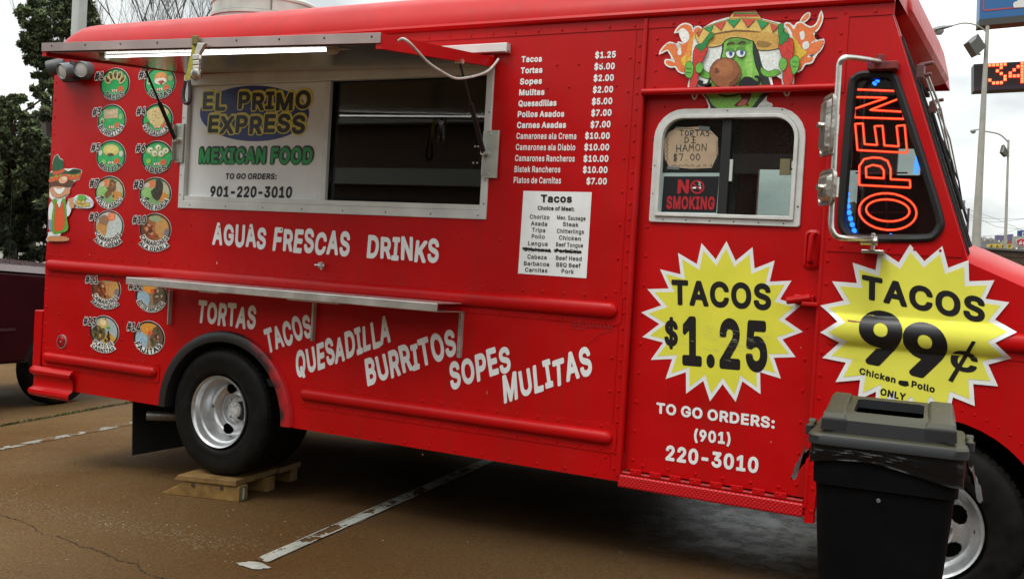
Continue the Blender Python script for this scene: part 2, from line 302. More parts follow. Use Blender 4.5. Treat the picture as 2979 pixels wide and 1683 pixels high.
# outlines of a plain grotesque alphabet in three weights, packed two signs to a number
AB = "!#$%&()*+-./0123456789:;<=>?@ABCDEFGHIJKLMNOPQRSTUVWXYZ[]^_`abcdefghijklmnopqrstuvwxyz{|}~"
GL = r'''A*V&K++&B+&&<*{$5$6$=$($G$#%9$$%E$2%u%Y(B%Y(p%Y(w%V)I$2)P$()Y$#*G$#*T$-*X$;(P*{(K+$(B+*,&u)R(R&`&u&_&:&` &K+=&9+6&*+!$$$D$#$2$.#{$>#q%>#q%K#x%T$(%~%D&%%H(B%H(g%H(k%D):$()B#y)K#s)Y#o*P#q*[#v*d$!*i$2*i$?(_+((T+5(G+<,&u(u(:&r&u&p&T&p&R&r &G+a&5+]%~+S%p+F%g+6#`$Q#[$?#[$-#a#v#l#e#y#X$0#N$G#J%B#L%^#X%q#m&>$~(G%!(P$~(y#l)0#X)K#L*G#J*g#R*y#`+*#r+2$-+2$D(~+<(l+Q(P+`
B*>$j+&$d*{$b*r$b$;$f$-$o$$$x$#&|$#(]$)(|$3)A$B)a$Z)q$r)~%2*(%M**%r*$&6)x&P)f&m)T(!)<(6)N(E)`(Z)k(r)q)2)r)Q)n)m)d*-)S*H)C*Z))*m(o*y(N+%&s++$s++,%o&V(/&W(E&S(Z&H(q&2(x%~({%m(w%Q(g%;(N%0(/%*%s%)%o%+,%o([%o*#()*$(A)|(S)r(d)Z(h)?(`)!(N(l(<(b($([ $a+7$T+($P*r$P$6$W#}$f#r$s#o(J#q(o#x)8$()V$;)s$V*+$v*6%6*;%V*<%r*8&6*-&V)u&v)Y(6)l(M)x(d*!({*&);*%)V)})v)s*6)c*Q)N*h)5*{(s+.(S+7&x+=$x+=,&$%;&$&F(/&F(E&A(V&6(e&!(j%i(f%T(W%F(G%?(/%<,&#(m&$)p($)p(<)l(J)c(T)Q(U);(N)((A(w(3(q&|(m $J+S$5+;$+*v$+$6$0#{$:#i$N#U$]#N$o#J(J#L(x#T)E#c)j#x*&$2*D$V*S$v*^%?*a%i*^&2*V&Q*H&r*0(;*?(V*G(r*L)6*L)V*A*2*%*d)j+#)J+=)$+P(W+[&x+b$s+b$]+^,(E%i(A%d(/%a&J%`&I%v&J%}&N%~(/%}(>%v,(2)D(/)<&|)6&J)5&I);&I)H&N)L($)K(/)I
C*u)6*}(m+-(D+2&v+1&M+)&5*}%l*k%H*P%6*=$z)y$e)O$[)4$Q(b$N(B$N&g$U&4$]%t$m%J%(%!%;$i%Z$L&!$6&M$%&v#z(D#z(v$$)D$5)i$J*-$h*M%:*`%p*c&%*_&0*V&6*H&7)i&7)`&5)W&*)G%^)/%B(d%-(6%$&v%&&`%.&;%C&(%T%v%h%c&9%[&^%Y(*%[(O%f(}%u)B&))X&=)k&Z)|&v*((;**(Z*$(v)w).)k)@)X)M)B)X(})d(u*Q(t*`(}*c)0*W)X*K)t*:*4*%*K)m*^)Q*p (r#o);#y)`$0*!$F*?$b*U%%*i%O*t%}*p&4*e&B*V&H)`&G)S&B)K&9)=%p)2%])!%O(m%C(Q%:(6%7&v%:&Z%C&?%U&-%k%x&0%p&K%k&p%k(=%p(b%|)*&6)L&Q)d&v)r(D)t(i)k)()X);)A)J(t)Y(g)m(c*Q(c*_(g*n(t*t)0*c)k*H*>*(*b)d*y);+2(m+>(D+C&v+B&H+:%v+(%M*k%-*M$l*%$])g$J)9$@(b$=(B$=&g$D&4$K%p$[%F$k%*%)$b%L$B%d$1&1#y&Z#m&{#i(D#i &?#M&v#D(D#D(d#F)?#T)v#n*K$9*m$b*}$}+/%B+=%}+:&9+2&K+%&X*r&e*V&m)d&m)M&h)6&X)(&F(t%y(`%f(M%_(6%[&{%^&d%h&Q%w&B&4&8&T&4&p&4(9&8(X&B(y&Q)4&d)D&v)L(6)P(Q)L(d)C(p)9(x)*)*(b)5(T)D(H)d(>*V(?*i(C*x(K++(X+5(g+=)*+5)X*|*0*Z*b*5+*)d+H);+Y(d+e(6+i&Z+d&(+V%`+F%6++$j*b$M*;$<)y$()F#|)%#u(K#s(%#w&K#}&%$0%O$>%0$V$b$m$F%4$%%M#p%m#_
D*m$j$&$s$#&a$#(8$((S$.(|$;)J$Q)k$m)|%%*9%M*J%{*U&d*V(D*O(v*A)M*+)v)f*D)J*Z)$*p(W*~(<+&&f++$s++$f+!$b*r$b$;$c$2,%o%+%o*#&a*%(8)|(`)m(|)V)2)?)?)!)G(`)L(;)L&r)G&M)?&-)2%m)#%Z(m%H(S%9(A%3&o%*%s%) $_#v$s#o&]#o&|#p(S#w(q$!)A$8)g$Q*.$v*G%D*Z%v*e&M*h(D*a({*Q)Q*;*!)s*O)U*i)/+!(o+.(A+9&f+=$s+=$f+9$W+.$R+!$P*r$P$6$S$(,&$%;&#)m&))q&a)q(3)l(W)^(o)K)!)6)/(y)7(Z);(;);&r)7&Q)/&4)!%v(q%d(c%V(?%D&o%< $J#X$]#N$s#J&|#K(]#S)8#f)W#v*$$9*J$`*j%6*~%m+-&D+1&d+1(H+()(*s)`*Z*6*J*M*.*m)j+*)<+E(f+V(A+^&f+b$o+a$S+Y$;+D$1+2$+*v$+$6$4#r$=#d,&J%`&I)H&N)L&])L())H(B)?(T)2(_)!(h(m(q(;(p&d(d&6(T%{(<%j&x%b
E)t)S$()Z$6)Z$r)W$|)N%(%s%)%o%-%o&T)3&V)A&])F&d)F&m)F(M)A(U)8(Z%o(^%o*#))*%)J*&)V*2)W*v)S+#)J+*$s++$f+!$b*r$b$6$j$($s$#)E$# $a+7$T+($P*r$P$6$W#}$f#r$s#o)N#p)a#y)k$-)j$})]%4)J%;&$%;&#&6&$&E)8&E)E&J)R&V)W&i)W(H)U(V)J(d)A(j)3(m&$(m&#)m&))q)E)q)S)t)a)~)i*2)h+!)Y+6)E+=$s+= $J#X$]#N$s#J)N#J)a#O)s#X*$#g*/#v*5$6*4%!*(%?)o%T)a%Z)N%`&N%`&J%`&I%d&J%|)8%|)N&$)c&2)u&H)|&d)|(M)r(m)])()A)4&J)6&I);&I)H&N)L)J)L)a)Q)v)`*))r*1*-*2*v*)+:)s+P)]+^)E+b$o+a$]+^$J+S$<+F$3+6$+*v$+$6$4#r$=#d
F)k$o$$%]$#%g$(%n$2%o&M))&N)5&Q)<&Z)=(D)8(M)2(Q%s(S%o(V%o*#(8*%)A*%)N*+)T*6)T*v)N+$)E+*$s++$j+&$d*{$b$6$f$- $f#r$s#o%a#o%q#v%|$(&#$6&$&=)/&>)<&B)H&M)N&`)N(D)J(Q)<(`))(e&)(e&#(i&$)p(x)q)N)s)Z){)d*-)f*;)e*{)]+1)N+:)A+=$s+=$f+9$W+-$P*r$P$6$V$! $S#R$o#J%f#K&$#T&8#e&C#v&H$2&J%t)8%v)J%|)W&()e&6)o&H)s&`)r(M)j(d)W(y)E)()/).&J)/&J)K)J)L)f)U){)i*)){*/*2*-+(*$+;)x+H)j+T)W+^)A+b$o+a$S+Y$<+F$1+2$+*v$+$6$/$!$7#m$A#`
G+!&v+1&H+(%m*m%F*O%(*-$e)O$U(y$N(B$N&g$U&4$d%_$y%4%8$k%V$O&!$6&M$%&{#z(M#z(v$#)D$3)r$O*3$k*P%=*`%g*g&4*h(**a(9*V(=(?(<(6(6(3(0(2&X(4&B(?&9)V&8)Z&4)Q%o)?%P)(%<(d%+(D%$((%%&i%+&Q%4&;%C&(%T%t%k%f&0%[&X%X(%%[(O%b(p%m)4%{)K&2)b&H)s&i*$((*)(H*((i)|)!)p)9)^)K)B)X(})d(u*V(u*a(}*d)0*X)X*F)}***F)g*b)D*v(v+)(M+1 &H#q&{#i(d#k)D#|)m$6*>$^*X%%*k%O*x&4*x(0*r(?*d(J*V(N(?(M(2(H()(B&|(0&|&K($&9(2&-(?&%)D&%)?%q)2%[({%J(i%@(M%9(-%7&r%;&Z%C&D%R&(%r%s&=%k&p%m(O%x(}&1)F&M)b&m)p(()t(H)s(`)n(r)e)#)X)5)F)M(p)`(e*Z(e*m(q*u)**o)K*d)k*U***>*K)}*g)d*x)H++)!+9(`+@(2+D&`+@&D+:%v+)%`*x%<*^%(*I$k*%$^)k$R)O$E(}$?(^$<(%$?&O$D&0$Q%^$^%B$m%%%)$b%?$K%`$4%{$# )(#L)D#T)i#e*:$%*M$9*i$W+(%*+9%X+A&4+A(4+<(F+1(^+8(k+=(}+>)4+9)K+!*)*d*U*:+%)i+E)2+[(V+g&r+g&?+_%d+I%4+*$m*g$Z*P$<)y$%)B#w(b#t&g#}&%$2%J$>%0$V$b$~$4%M#o&!#V&Z#H(;#C(i#G,(I%^(-%[&r%a&`%k&M%}&?&;&8&T&4&t&4(9&8(X&>(p&J)*&Y)=&m)I(!)N(;)P(Q)K(`)D(m)9(v)*(}(t(;(r&{(h&m(^&b(O&Y(=&W(*&W&B&b&%&m%s&~%g(2%`
H*|$j$($s$#%]$#%g$(%n$2%o&V%s&Y)A&Y)E&V)F$2)M$()W$#*A$#*N$-*R$;*R*r*N*~*A++)W++)N+()G*{)E(`%s(_%o(`%m*{%f+(%]++$s++$f+!$b*r$b$;$c$2 $_#v$s#o%]#o%o#u%z$!&#$6&#&D&)&H)3&G)4$6):$!)E#t)W#o*E#p*S#u*]#~*d$6*d*r*b+!*X+2*N+9*A+=)W+=)E+7);+-)4*v)4(r)/(p&$(p&#*v%y+-%o+7%]+=$o+<$a+7$W+.$R+!$P*r$P$6$S$( $F#Z$W#P$j#K%a#J%|#R&8#d&C#v&H$2&I%{&N&!(j%~(l$-(v#m)1#V)A#N)S#J*E#J*a#R*x#f+(#{+-$6+-*r+$+6*q+M*a+X*J+a)W+b)<+[)$+L(t+;(l+!(k);(f)9&N)9&I);&H+!&<+A&$+V%s+^%a+a$o+a$S+Y$<+F$1+2$+*v$+$6$3#s
I(V$Q$$(6$#(C$((I$2(J$r(E%!(:%)&Q%)&N%-&N*!&Q*%(:*%(F*-(J*;(J*v(F+!(?+)$U++$L+&$F*{$D*;$I*-$U*%%?*%%A*!%A%-%:%)$U%)$H$}$D$r$D$6$H$- $H#r$U#o(:#o(L#v(X$(([$6([$r(Y%!(T%-(I%6(?%:&d%;&`%?&`)m&d)q(?)q(L)x(W*(([*6([*{(U+-(H+9(6+=$U+=$C+7$7+($3*v$3*;$5*-$:*!$C)w$Q)q%-)q%0)m%0%?%-%;$L%9$?%2$8%($3$r$4$2$:#} $:#P$U#J(?#J(Q#O(d#Y(q#g(z#v)#$2)#$r(y%6(m%H(Z%V(C%_(-%`((%d(()H(-)L(L)O(d)Z(w)r)#*2)#*v(}+-(n+H(U+Z(:+b$Q+a$?+^$-+S#z+F#p+6#j*{#j*;#l*(#q)u$!)b$6)T$L)L$d)L$g)H$g%d$d%`$C%]$-%Q#t%;#k${#j$6#n#{$!#`
J)])$+*(8++(-+%(%*y(%%p&}%O&s%;&a%*&J%!&)%#%o%.%`%=%W%O%S%b%Q&9%J&A%A&D$W&D$K&=$F&4$F%p$L%=$[$p$x$K%A$1%j#~&$#z&S#z($$((L$=(n$^)&%*)2%T)3%p)3*t)/+# )/+:(|+=(3+<&|+3&r*}&q%p&n%X&g%F&W%:&J%5&3%4%|%:%o%F%h%T%e%g%d&9%W&L%N&R%A&U$S&T$@&K$9&B$5&4$7%T$A%%$L$g$X$T$|$1%N#t%|#j&W#j(+#t(W$0(j$?(|$T)-$g)9%%)B%O)D%p)D*t)?+* )<+[(|+b()+`&s+Y&f+O&Y+B&Q+4&L*t&L%t&I%^&E%Y&<%X&3%Y&0%^&)&F%z&^%f&o%S&w%A&z$S&y$<&t$.&k#{&^#q&K#m&9#m%T#q%9#z$t$)$Y$A$7$S$!$l#k%A#R%|#E&]#E&x#I(<#S(S#^(o#o))$%)>$=)L$T)Y$p)c%4)h%T)i*t)f+0)]+A)N+P
K*I*B$(*J$6*E$D(6(H*E*h*I*r*E+!*8++)<++)2+(%o(T%o){%n*v%f+(%]++$s++$f+!$b*v$b$;$e$-$o$$$x$#%]$#%k$-%o$6%o%}&E&X&J&X)8$()E$#*8$# *L#v*U$!*Z$2*W$H(L(H*S*^*Z*r*V+(*K+6*<+<)<+=))+8&$)%&#*i&!*{%y+-%o+7%a+<$j+;$Z+2$Q*{$P$6$V$!$a#u$s#o%a#o%o#u%x#}&#$6&#%v&E&?).#v)8#q)E#o*8#o $H+Q$;+D$3+6$+*r$+$6$2#v$A#`$W#P$s#J%f#K%x#P&/#[&A#r&H$-&J%W(h#d(x#V)3#L*<#J*N#N*a#W*s#k*~$(+!$D*s$a({(D*u*M*~*d+!*{*y+6*j+K*T+Z*<+a)8+b(|+](e+M&J*)&G+(&<+A&)+S%x+[%f+a$s+b$]+^
L)Y$o+*$f+!$b*r$b$;$e$-$s$#)A$%)I$-)L$;)L$v)A%&%s%)%o%+%n*v%j+#%]++ $j+;$W+.$P*v$P$6$V$!$a#u$s#o)8#o)E#q)W$!)^$6)]${)U%-)K%6)8%;&$%;&!*{%u+2%f+; $]+^$J+S$;+D$1+2$+*v$+$6$4#r$=#d$L#V$]#N$o#J)8#J)S#O)b#V)q#d)|#v*$$-*$%!){%6)o%H)W%X)A%`&J%`&I*v&@+;&)+S%j+`$s+b
M-6$j+&$d*{$b*r$b$;$c$2$j$($s$#%W$#%d$(%k$2%l(Q%o(^(6$2(A$$)$$#)/$%)5$-*W([*[(Q*[%i*[$6*`$-*f$%*o$#+S$#+`$(+g$2+h*r+f*{+a+%+S++*S++*J+)*C+!(y&D(f%h(R&D&*+!%x++$s++ $]+3$S+%$P*r$P$6$W#}$a#u$o#p%W#o%j#t%x$$%}$6%}&Q&$&[($$+(-#{(8#s(E#o)$#o)8#t)F$(*E&X*I&Z*J&d*J$6*N$(*W#w*f#p+W#o+f#s+o#z+x$2+y*r+w+!+r+-+f+8+S+=*N+=*A+8*8+1*0+!(f&B&8+/&)+9%x+=$s+=$f+9 $C+M$3+6$+*v$+$6$3#s$E#[$W#P$o#J%]#J%x#Q&1#`&>#r&D$(&F$M&J$S&f#m&|#U(/#O(A#J)3#K)M#V)a#i*$$W*%$2*)#{*4#i*E#W*S#O*f#K+]#J+x#S-4#i-@$(-B$H-B*v-;+6-)+N+s+Z+]+a*S+b*8+])|+N)j+3(f(L&^+6&J+P&8+[&$+a$s+b$W+[
N+%$j$($s$#%]$#%g$(%n$2%o).)E$*)S$#*E$#*N$%*U$-*X$;*X*r*T+!*E++)a++)U+()M*{)L&-)J&$%v+!%o+)%f++$s++$f+!$b*r$b$;$c$2 *]#w*g$(*j$6*j*r*h+!*a+0*W+8*J+<)]+=)J+6)=+!);&m)8&d&$+2%s+;%f+=$s+=$f+9$]+3$S+%$P*r$P$6$W#}$a#u$o#p%]#o%o#t%}$(&#$6&$(I)8#{)E#r)S#o*J#o *s#Z+*#r+3$6+3*v+/+2+#+D*j+W*J+b)S+a)<+X))+J(x+6(r*{(r)2(o)*&I+?&8+R&$+]%o+a$x+b$]+^$H+Q$5+;$+*v$+$6$0#{$<#e$T#Q$s#J%j#K%|#R&4#`&C#v&I$2&J&$(s#i))#V)8#O)J#K*E#J*]#N
O+1&{#z(`#|)2$-)Z$A*!$^*H%0*a%^*o&4*v&g*v(F*n(}*W)b*?*.){*Q)I*t({+((M+2&{+2&H+(%m*l%H*P%(*+$e)O$U(y$N(F$N&g$V&0$m%K%*$}%K$X%{$8&M$%,(6**(Q*&(r)y)-)k)G)O)W)4)c(t)j(O)l(%)j&^)c&9)U%t)A%T)-%A(i%/(M%&(2%$&m%)&Q%4&;%C%}%^%m%y%c&9%[&^%Y(*%[(O%c(t%m)4&()W&;)i&S)y&v*( (M#i)!#r);#y)`$0*-$N*N$t*i%F+!&*++&g++(F+#(}*q)T*P*4*-*])`*{);+2)!+:(M+C&v+B&H+:%r+%%?*_$x*9$_)k$K)9$@(^$=&g$D&0$U%T$v$u%<$O%d$1&6#w&Z#m&v#i,(6%7&v%:&Z%C&F%O&4%b%~%}%s&=%m&^%k(%%l(K%r(k%|)*&1)F&D)Y&Z)i&r)q(2)u(M)s(d)l(})^)5)K)F)0)Q(p)X(O)Z(*)X&^)Q&=)G%})9%g)(%T(m%D(V%; (Q#D)1#O)K#X)r#l*F$4*k$^+-%3+B%k+M&B+P&b+P(K+I(}+B)B+-)x*j*O*E*y)r+@)Z+L)2+[(Q+g&r+g&V+c&(+V%Q+>%!*w$Z*N$=)y$&)B#{(}#u(K#t&b#}&%$4%F$?%.$W$b%!$4%M#p&(#U&V#H&r#E,(6%[(!%^&i%e&Y%p&M%}&B&4&:&K&4(%&5(F&:(b&J)*&V)9&i)F&{)M(2)P(H)N(Z)H(k)=(w)0)%(y)0(b)6(*)4&b)0&K)&&4(x%}(l%p(Z%d(H%^
P*3$o$$%]$#%g$(%n$2%o&(()&*(a&5(|&A)6&M)K&`)^&v)m(6)w(V)|(v)|)?)v)`)i*()W*D)E*W)3*f(s*u(<+(&o++$s++$f+!$b*r$b$6$f$-,%o(1%o*#($*$(A){(W)m(d)`(j)Q(p)-(j(`(c(Q(W(E(E(9()(1 $f#r$s#o%a#o%o#u%z$!&#$6&$%t()%u(f&#))&2)F&D)Z&V)o&q)~(2*.(V*3)(*0)M*&)r)u*6)c*Q)L*i)/*}(s+-(S+6()+<$s+=$f+9$W+-$P*r$P$6$V$!,&$)p($)p(<)j(M)`(Y)M(_)-(Z(i(L(Q(<(G($(B&$(A $S#R$o#J%]#J%p#M&&#V&<#k&G$(&J%O(E%S(o%]))%e)A%p)a&*)w&?*1&Z*D(!*Q(M*V(v*T)Q*K){*:*H*#*i)`+-)<+D(s+S(W+Z()+a$j+a$N+V$7+?$/+-$+*v$+$6$/$!$7#m$A#`,&J)K&x)L(3)E(9);(:)-(8(v(3(l&x(f&J(f
Q+1*V#S*]#]*]#k)~$]*?$}*W%J*j%x*t&O*v(A*o(x*b)J*K)x*2*?)m*^)H*u(v+*(6+3&d+/&6*~%i*i%;*B$z)x$d)L$U(x$M(*$Q&J$c%b$z%4%6$o%L$X%m$@&6$.&d#}(6#y(d#})-$+)Q#W)Z#P*H#O,(6**(Y*$(r)x)2)g)H)N)X)4)f(f)l(=)l&o)g&J)^&*)P%k)D%W)?%U(r&0(d&6&{&6&m&1&g&$&h%x&{%^(F%*(?%$&v%&&Z%0&=%A&(%T%m%x%b&=%Y&o%Y(=%_(b%g)$%t)A&))X&?)l&Z)|&v*( *`#D*i#M*n#X*m#o*;$]*Z%**s%]+#&/+(&J+-(*+((b*z)8*q)S*Y*$*;*N)i*v);+2(i+?(6+D&`+?&2+3%Y*t%-*L$i)}$V)X$L)=$@(b$<($$D&4$T%X$k%*%*$b%L$A%d$1&2#x&`#l(2#h(Q#j)(#r)F#J)V#@*M#>,(M)s(m)h)()W)<)A)M(})V(])Z(8)X&b)Q&=)H&#)?%r)!&:(r&D(d&G&r&F&a&=&W&/&V%x&[%k&~%=&{%9&v%:&Z%C&G%O&6%`&&%t%x&/%o&O%k&t%k(=%r(k%|)*&.)A&=)S&M)a&d)m&v)r(6)u *s#$+%#4+0#A+7#S+8#f+0$**j$X+-%3+A%f+M&F+Q($+M(f+B)A+6)d*y*8*V*g*6+)){+:)H+T(m+d(6+i&V+c%|+S%d+H%A+4$m*e$K*8$1)]$&)A#x(k#s($#w&J#|&*$2%J$K$t$m$F%6$#%d#c&(#U&V#H&v#D(M#D(r#I(v#G)6#&)D!{)V!v*Q!v*d!z,&;&H&4&t&6(J&@(t&U)8&r)K(;)O(Z)G(i)?(v)1)*(o)3(S)6($)5&f)2&_)!&g(m&k&r&l&`&g&Q&`
R*7$j+&$d*{$b*r$b$;$e$-$o$$$x$#%]$#%j$+%o$6%o&6&o&7(|$-)/$#)|$#*/$)*5$6*1$D)$&H)%&M)C&`)]&{)m(;)x(Z)}({){)M)u)m)g*2)N*Q)3*h(s*w(N+$&o++$s++,%o*#%s*%()*$(E)z(W)p(c)d(k)V(q)6(m(m(f(](](Q(E(C()(=%s(<%o(> $a+7$T+($P*v$P$;$S$($a#u$s#o%]#o%j#r%s#x%|$(&#$6&#&!&f&#(n$!(~#r)/#o*)#p*<#{*E$2*B$H)<&D)W&Z)o&v)~(6*-(V*3({*1)Q*))r)x*6)c*V)J*m(|+)(S+7&s+=$x+=,&$(M&$)p($)p(<)k(N)a([)M(`)2(](r(N(](<(R($(N $N+V$A+K$5+;$+*v$+$6$4#r$=#d$J#X$W#P$j#K%f#K%x#P&.#Z&>#m&H$-&I%Z&N%](Q#i(]#](j#R))#J*$#J*<#O*J#V*Y#d*c#r*i$(*j$?*d$V)k&;*$&Q*<&r*K(;*U(d*W)2*T)Z*K*!*<*H*!*m)]+2)/+L(]+Z&s+b$s+b$a+_,&J(r&J)K&x)L(3)G(9)?(;)2(9({(4(v&x(r
S*5(0+0&X+2&4+.%p+#%P*r%6*`$w*D$g*&$])e$Y)D$^({$k(Z%)(;%F($%k&o(*&K(K&?(b&1(o%{(q%n(p%Z(j%M(^%=(M%2(9%(&g$}&9%&%t%7%b%L%Y%n%O%x$^%z$O%s$K%e$T%7$b$w$t$]%-$I%H$7%g$)&0#{&b#w(0#y(X$$)%$7)F$M)[$e)q%.)z%M)|%w)u&@)d&`)K&{)0(3(g(D&O(g&0(s%t)%%h)7%e)D%g)T%t)n&4*#&^*-(0*((M)w(`)e(k)B(t)9)b)7)k)9)r)@)u)I)t)V)m)w)a*7)O*N)7*e(p*z(O+) (4+A&g+D&4+?%k+5%F+#$}*e$g*K$U*.$K)e$H)D$N(r$^(P$y(/%=&s%b&`(4&6(O&((^%w(`%i(^%[(T%M(K%D(*%7&b%3&=%9%}%F%p%V%f%{%T&.%F&1$X&0$K&*$@%{$:%e$C%7$R$n$f$R$~$;%B$%%b#t&0#j&b#f(4#i(^#q)0$()O$>)k$[*#%#*0%I*2%w*)&D)t&g)X(*)<(@(y(O(O(_&B(~&*).%y);%w)R%})^&*)g&F)t&g)w(*)t(F)g(S)V(^)7(p)&(})$)g)$)t)**#)7**)I*#)r)r*;)^*X)F*o)%+((X+9 (K+c&y+h&=+f%b+X%9+G$p+.$K*d$4*;$&)n$!)I$#).$)(n$3(R$?(;$O(#$b&n%#&V$X&T$F&P$0&D#}&4#t%|#q%i#t%M#~%#$0$`$=$J$M$7$g#z%>#[%v#I&O#B(9#D(g#M)B#d)g#}**$C*F$r*R%@*V%{*Q&@*F&`*7&{*%(5)n(I)U([)p(^*%(e*:(r*G)(*M);*O)M*J)r*B*2***`)w*r)^+0)*+O,(8%e(*%]&t%X&K%Z&7%e&0&#&0&*&4&*&}%q(6%i,&E)I&G)M&T)Q&y)Q(1)I(5);(4)1
T*7&D$#(.$#(7$((>$6(>*!(D*%)r*%*#*-*)*6*)*v*$+!){+()r++(.++$V++$I+!$E*v$E*6$I*.$O*($[*%&.*%&1*!&2$6&7$* (.#o(;#s(D#z(K$((O$6(O)m(V)q)r)q*()v*4*!*:*2*;*v*7+(*1+2)w+<&@+=$V+=$I+9$;+.$4*{$4*6$8*($?){$R)q%w)q%{)o%|$2&)#{&;#p (2#J(I#P(^#`(l#r(s$-(t)H(w)L*#)M*7)S*H)`*V)r*_*-*`*{*X+6*M+H*;+W*#+`&;+b$R+a$@+^$2+V#y+D#n+-#k*v#k*2#p){#z)i$+)Z$;)R$R)L%R)L%V)J%W$6%[#{%m#`&.#N&D#J
U*|*J+&*A++)W++)N+()G*|)D%|)<%a)(%E(m%3(N%&&|%#&f%&&N%0&:%<&+%I%u%j%n&7%n*s%j+!%a+*%W++$s++$g+#$b*s$b*#$c%|$j%R$}%#%8$b%N$L%o$7&)$-&J#~&s#x(A#x(j#~)E$7)r$W*7%#*L%W*R&3*R*s*P*| *S+7*A+=)S+<)A+4)7+#)5*s)3&#)-%j(|%U(j%E(S%;(8%6&|%6&W%>&;%R&1%a&(%s&!&7&!*s%}+#%x+.%j+9%]+=$o+<$[+3$T+)$P*w$P)j$Q%w$W%R$_%<$z$e%7$I%S$4%j$$&3#s&]#j(/#g(W#j)$#s)]$1**$R*F$w*U%<*]%R*d&3*d*s*`+) *o+O*]+[*J+a)N+a)<+[)-+R(|+G(r+7(l*w(k&.(h%|(a%n(W%f(J%_()%Z&j%_&W%j&J&#&H*w&A+7&/+P%x+[%f+a$s+b$W+[$A+K$3+7$-*|$+)E$+&.$/%a$5%E$D$w$W$V$j$?%0#|%S#e%o#W&A#I&o#C(E#C(u#I)E#W)x#r*8$-*K$@*c$a*p$w*{%7+(%[+-&3+-*w+$+7
V*V$9+!$6*v$8*i&>$2&B$*&K$$(B$#(P$.*9)v*W*m*X*v*T+!*K+**B++)Y++)L+!&y%`&u%Y%B*~%9+)%0++$G++ $/+2$#*{$$*i&-$-&5#{&B#r&P#o(B#o(T#u(_$!*;)H*h*i*j*v*f+(*Y+7*G+=)Y+=)K+9)B+3)9+!&y&=&u&7%P+-%B+9%5+=$B+< (G#J(Y#N(l#X(y#f)&#v+/*Z+3*m+2+!+-+6*|+H*l+V*Y+_*G+b)T+a)B+])5+V(~+F(r+2&y(Q&u(I&h(m%u+6%i+H%Y+V%G+_%5+b$B+a$++[#r+M#d+;#[+!#[*i%m#m%~#Z&>#L&P#J
W-q$9+!$6*v$6*m%g$6%l$+%u$$&l$#&u$%&{$-)%)$*.$-*5$%*>$#+0$#+:$(+A$6-T)]-r*m-s*v-p*~-g+)-^+++u+*+i+!*c%z)^*{)U+()K++(T+)(M+!(I*v&G%}&B&)%B*{%:+(%0++$G++ $*+-$#*{$$*i%W$-%_#{%p#p&p#o&~#t(/$!)%(>)z$!*+#t*9#o+0#o+D#v+Q$--Y)-.(*m.$+(-u+6-c+=+u+=+c+6+Z+-+T*|*c&d)l+*)a+6)P+<(T+<(C+2(:+!&G&g&B&p%T*{%N+-%B+8%0+=$B+<$5+7 #g+?#[+!#]*d%4$!%B#d%P#W%^#P%u#J&p#J(+#O(B#_(N#m(T#{)%%i)T#{)Z#m)g#^)~#O*9#J+5#J+P#R+f#d+s#{-b&v.M*m.L+(.B+?.5+O-~+Z-c+b+p+a+Y+Z+F+M+;+?+2+-*c)=*3+6)~+M)c+^)P+b(T+a(>+Z(*+M&{+?&r+-&G)@%u+2%k+D%^+Q%K+[%9+a$B+a$0+^#~+V
X*P$?$($M$#%;$#%E$(&r&7)B$()M$#*?$#*M$-*Q$6*M$C(U(2*D*i*G*r*C+!*6++)D++);+&&r)&%Q+&%H++$V++$M+)$F+!$C*v$F*i&4(-$;$C$7$6 $2#x$;#r$H#o%;#o%M#u%X$!&r%r)8#v)M#o*?#o*M#r*X#{*b$2*_$H(k(2*R*`*X*m*V+!*M+3*;+<)D+=)2+7)&+-&r)H%e+-%Z+6%H+=$V+=$H+:$;+1$5+($1*v$6*a%{(-$)$H$%$2 #v#[$-#P$D#J%?#J%Z#R%i#[%u#i&r%1(n#i({#Z).#Q)H#J*D#J*`#R*v#d+$#v+*$-+*$D+#$V)<(2*v*T*|*i*}*{*y+2*m+F*Z+V*?+a)D+b)(+[(v+S(i+F&r*0&$+D%s+Q%d+Z%H+b$M+a$2+W#z+H#o+6#i+!#i*i#n*V%N(-#d$V#]$?#_$(#h#m
Y*N&P$#(9$#(A$((G$/(I$6(K&Q*M*i*P*r*L+!*B+*)K++)B+&&~(s&p(_%K*{%C+(%9++$G++$9+!$6*v$9*i&;&Q&=$6&B$) (9#o(G#s(P#z(Y$2(Z&H*[*`*b*v*Y+0*G+;)K+=)>+9)0+-&u)*&p)%&c)=%Y+)%K+8%9+=$>+;$*+-$#*{$#*m$)*`&*&H&+$6&0$$&:#v&K#o (>#J(T#Q(g#^(u#n(}$()!&?*~*Q+(*d+**{+%+2*x+D*g+T*T+^*>+b)K+b)9+_(~+S(n+D&u)q&p)m&b*(%t+D%c+T%K+_$G+b$*+Z#u+P#g+?#]+(#[*m#`*Z#f*M%b&?%b$6%e$!%l#p%~#Z&>#L
Z*+$V+&$M*v$M*;$Q*.$Z*&(?*%(D*!$R$r$O$i$O$;$R$-$Z$%$d$#)`$#)l$()s$6)s$r)q${)i%&&(%)%|%-)o*;)q*r)m+!)d+*)Z++$d++ $L+6$C+-$=*{$<*;$@*($M)v$`)q&v)q&~)m$C${$>$i$>$;$D$!$Q#s$d#o)`#o)m#q)v#v*!$!*($2*($r*#%()r%7)`%;&D%;&C%?)}*2*$*?*%*r){+-)m+9)`+=$`+= $6+S#|+;#s*v#t*-#|)r$-)b$?)T$V)L&2)L&8)H#{%(#u$m#u$2#y#{$%#i$?#S$`#J)d#J){#O*2#Y*E#r*M$6*L%!*F%6*:%H*!%X)i%`(2%`(-%d*D*!*K*?*K*v*F+2*<+D*!+X)`+b$`+b$H+^
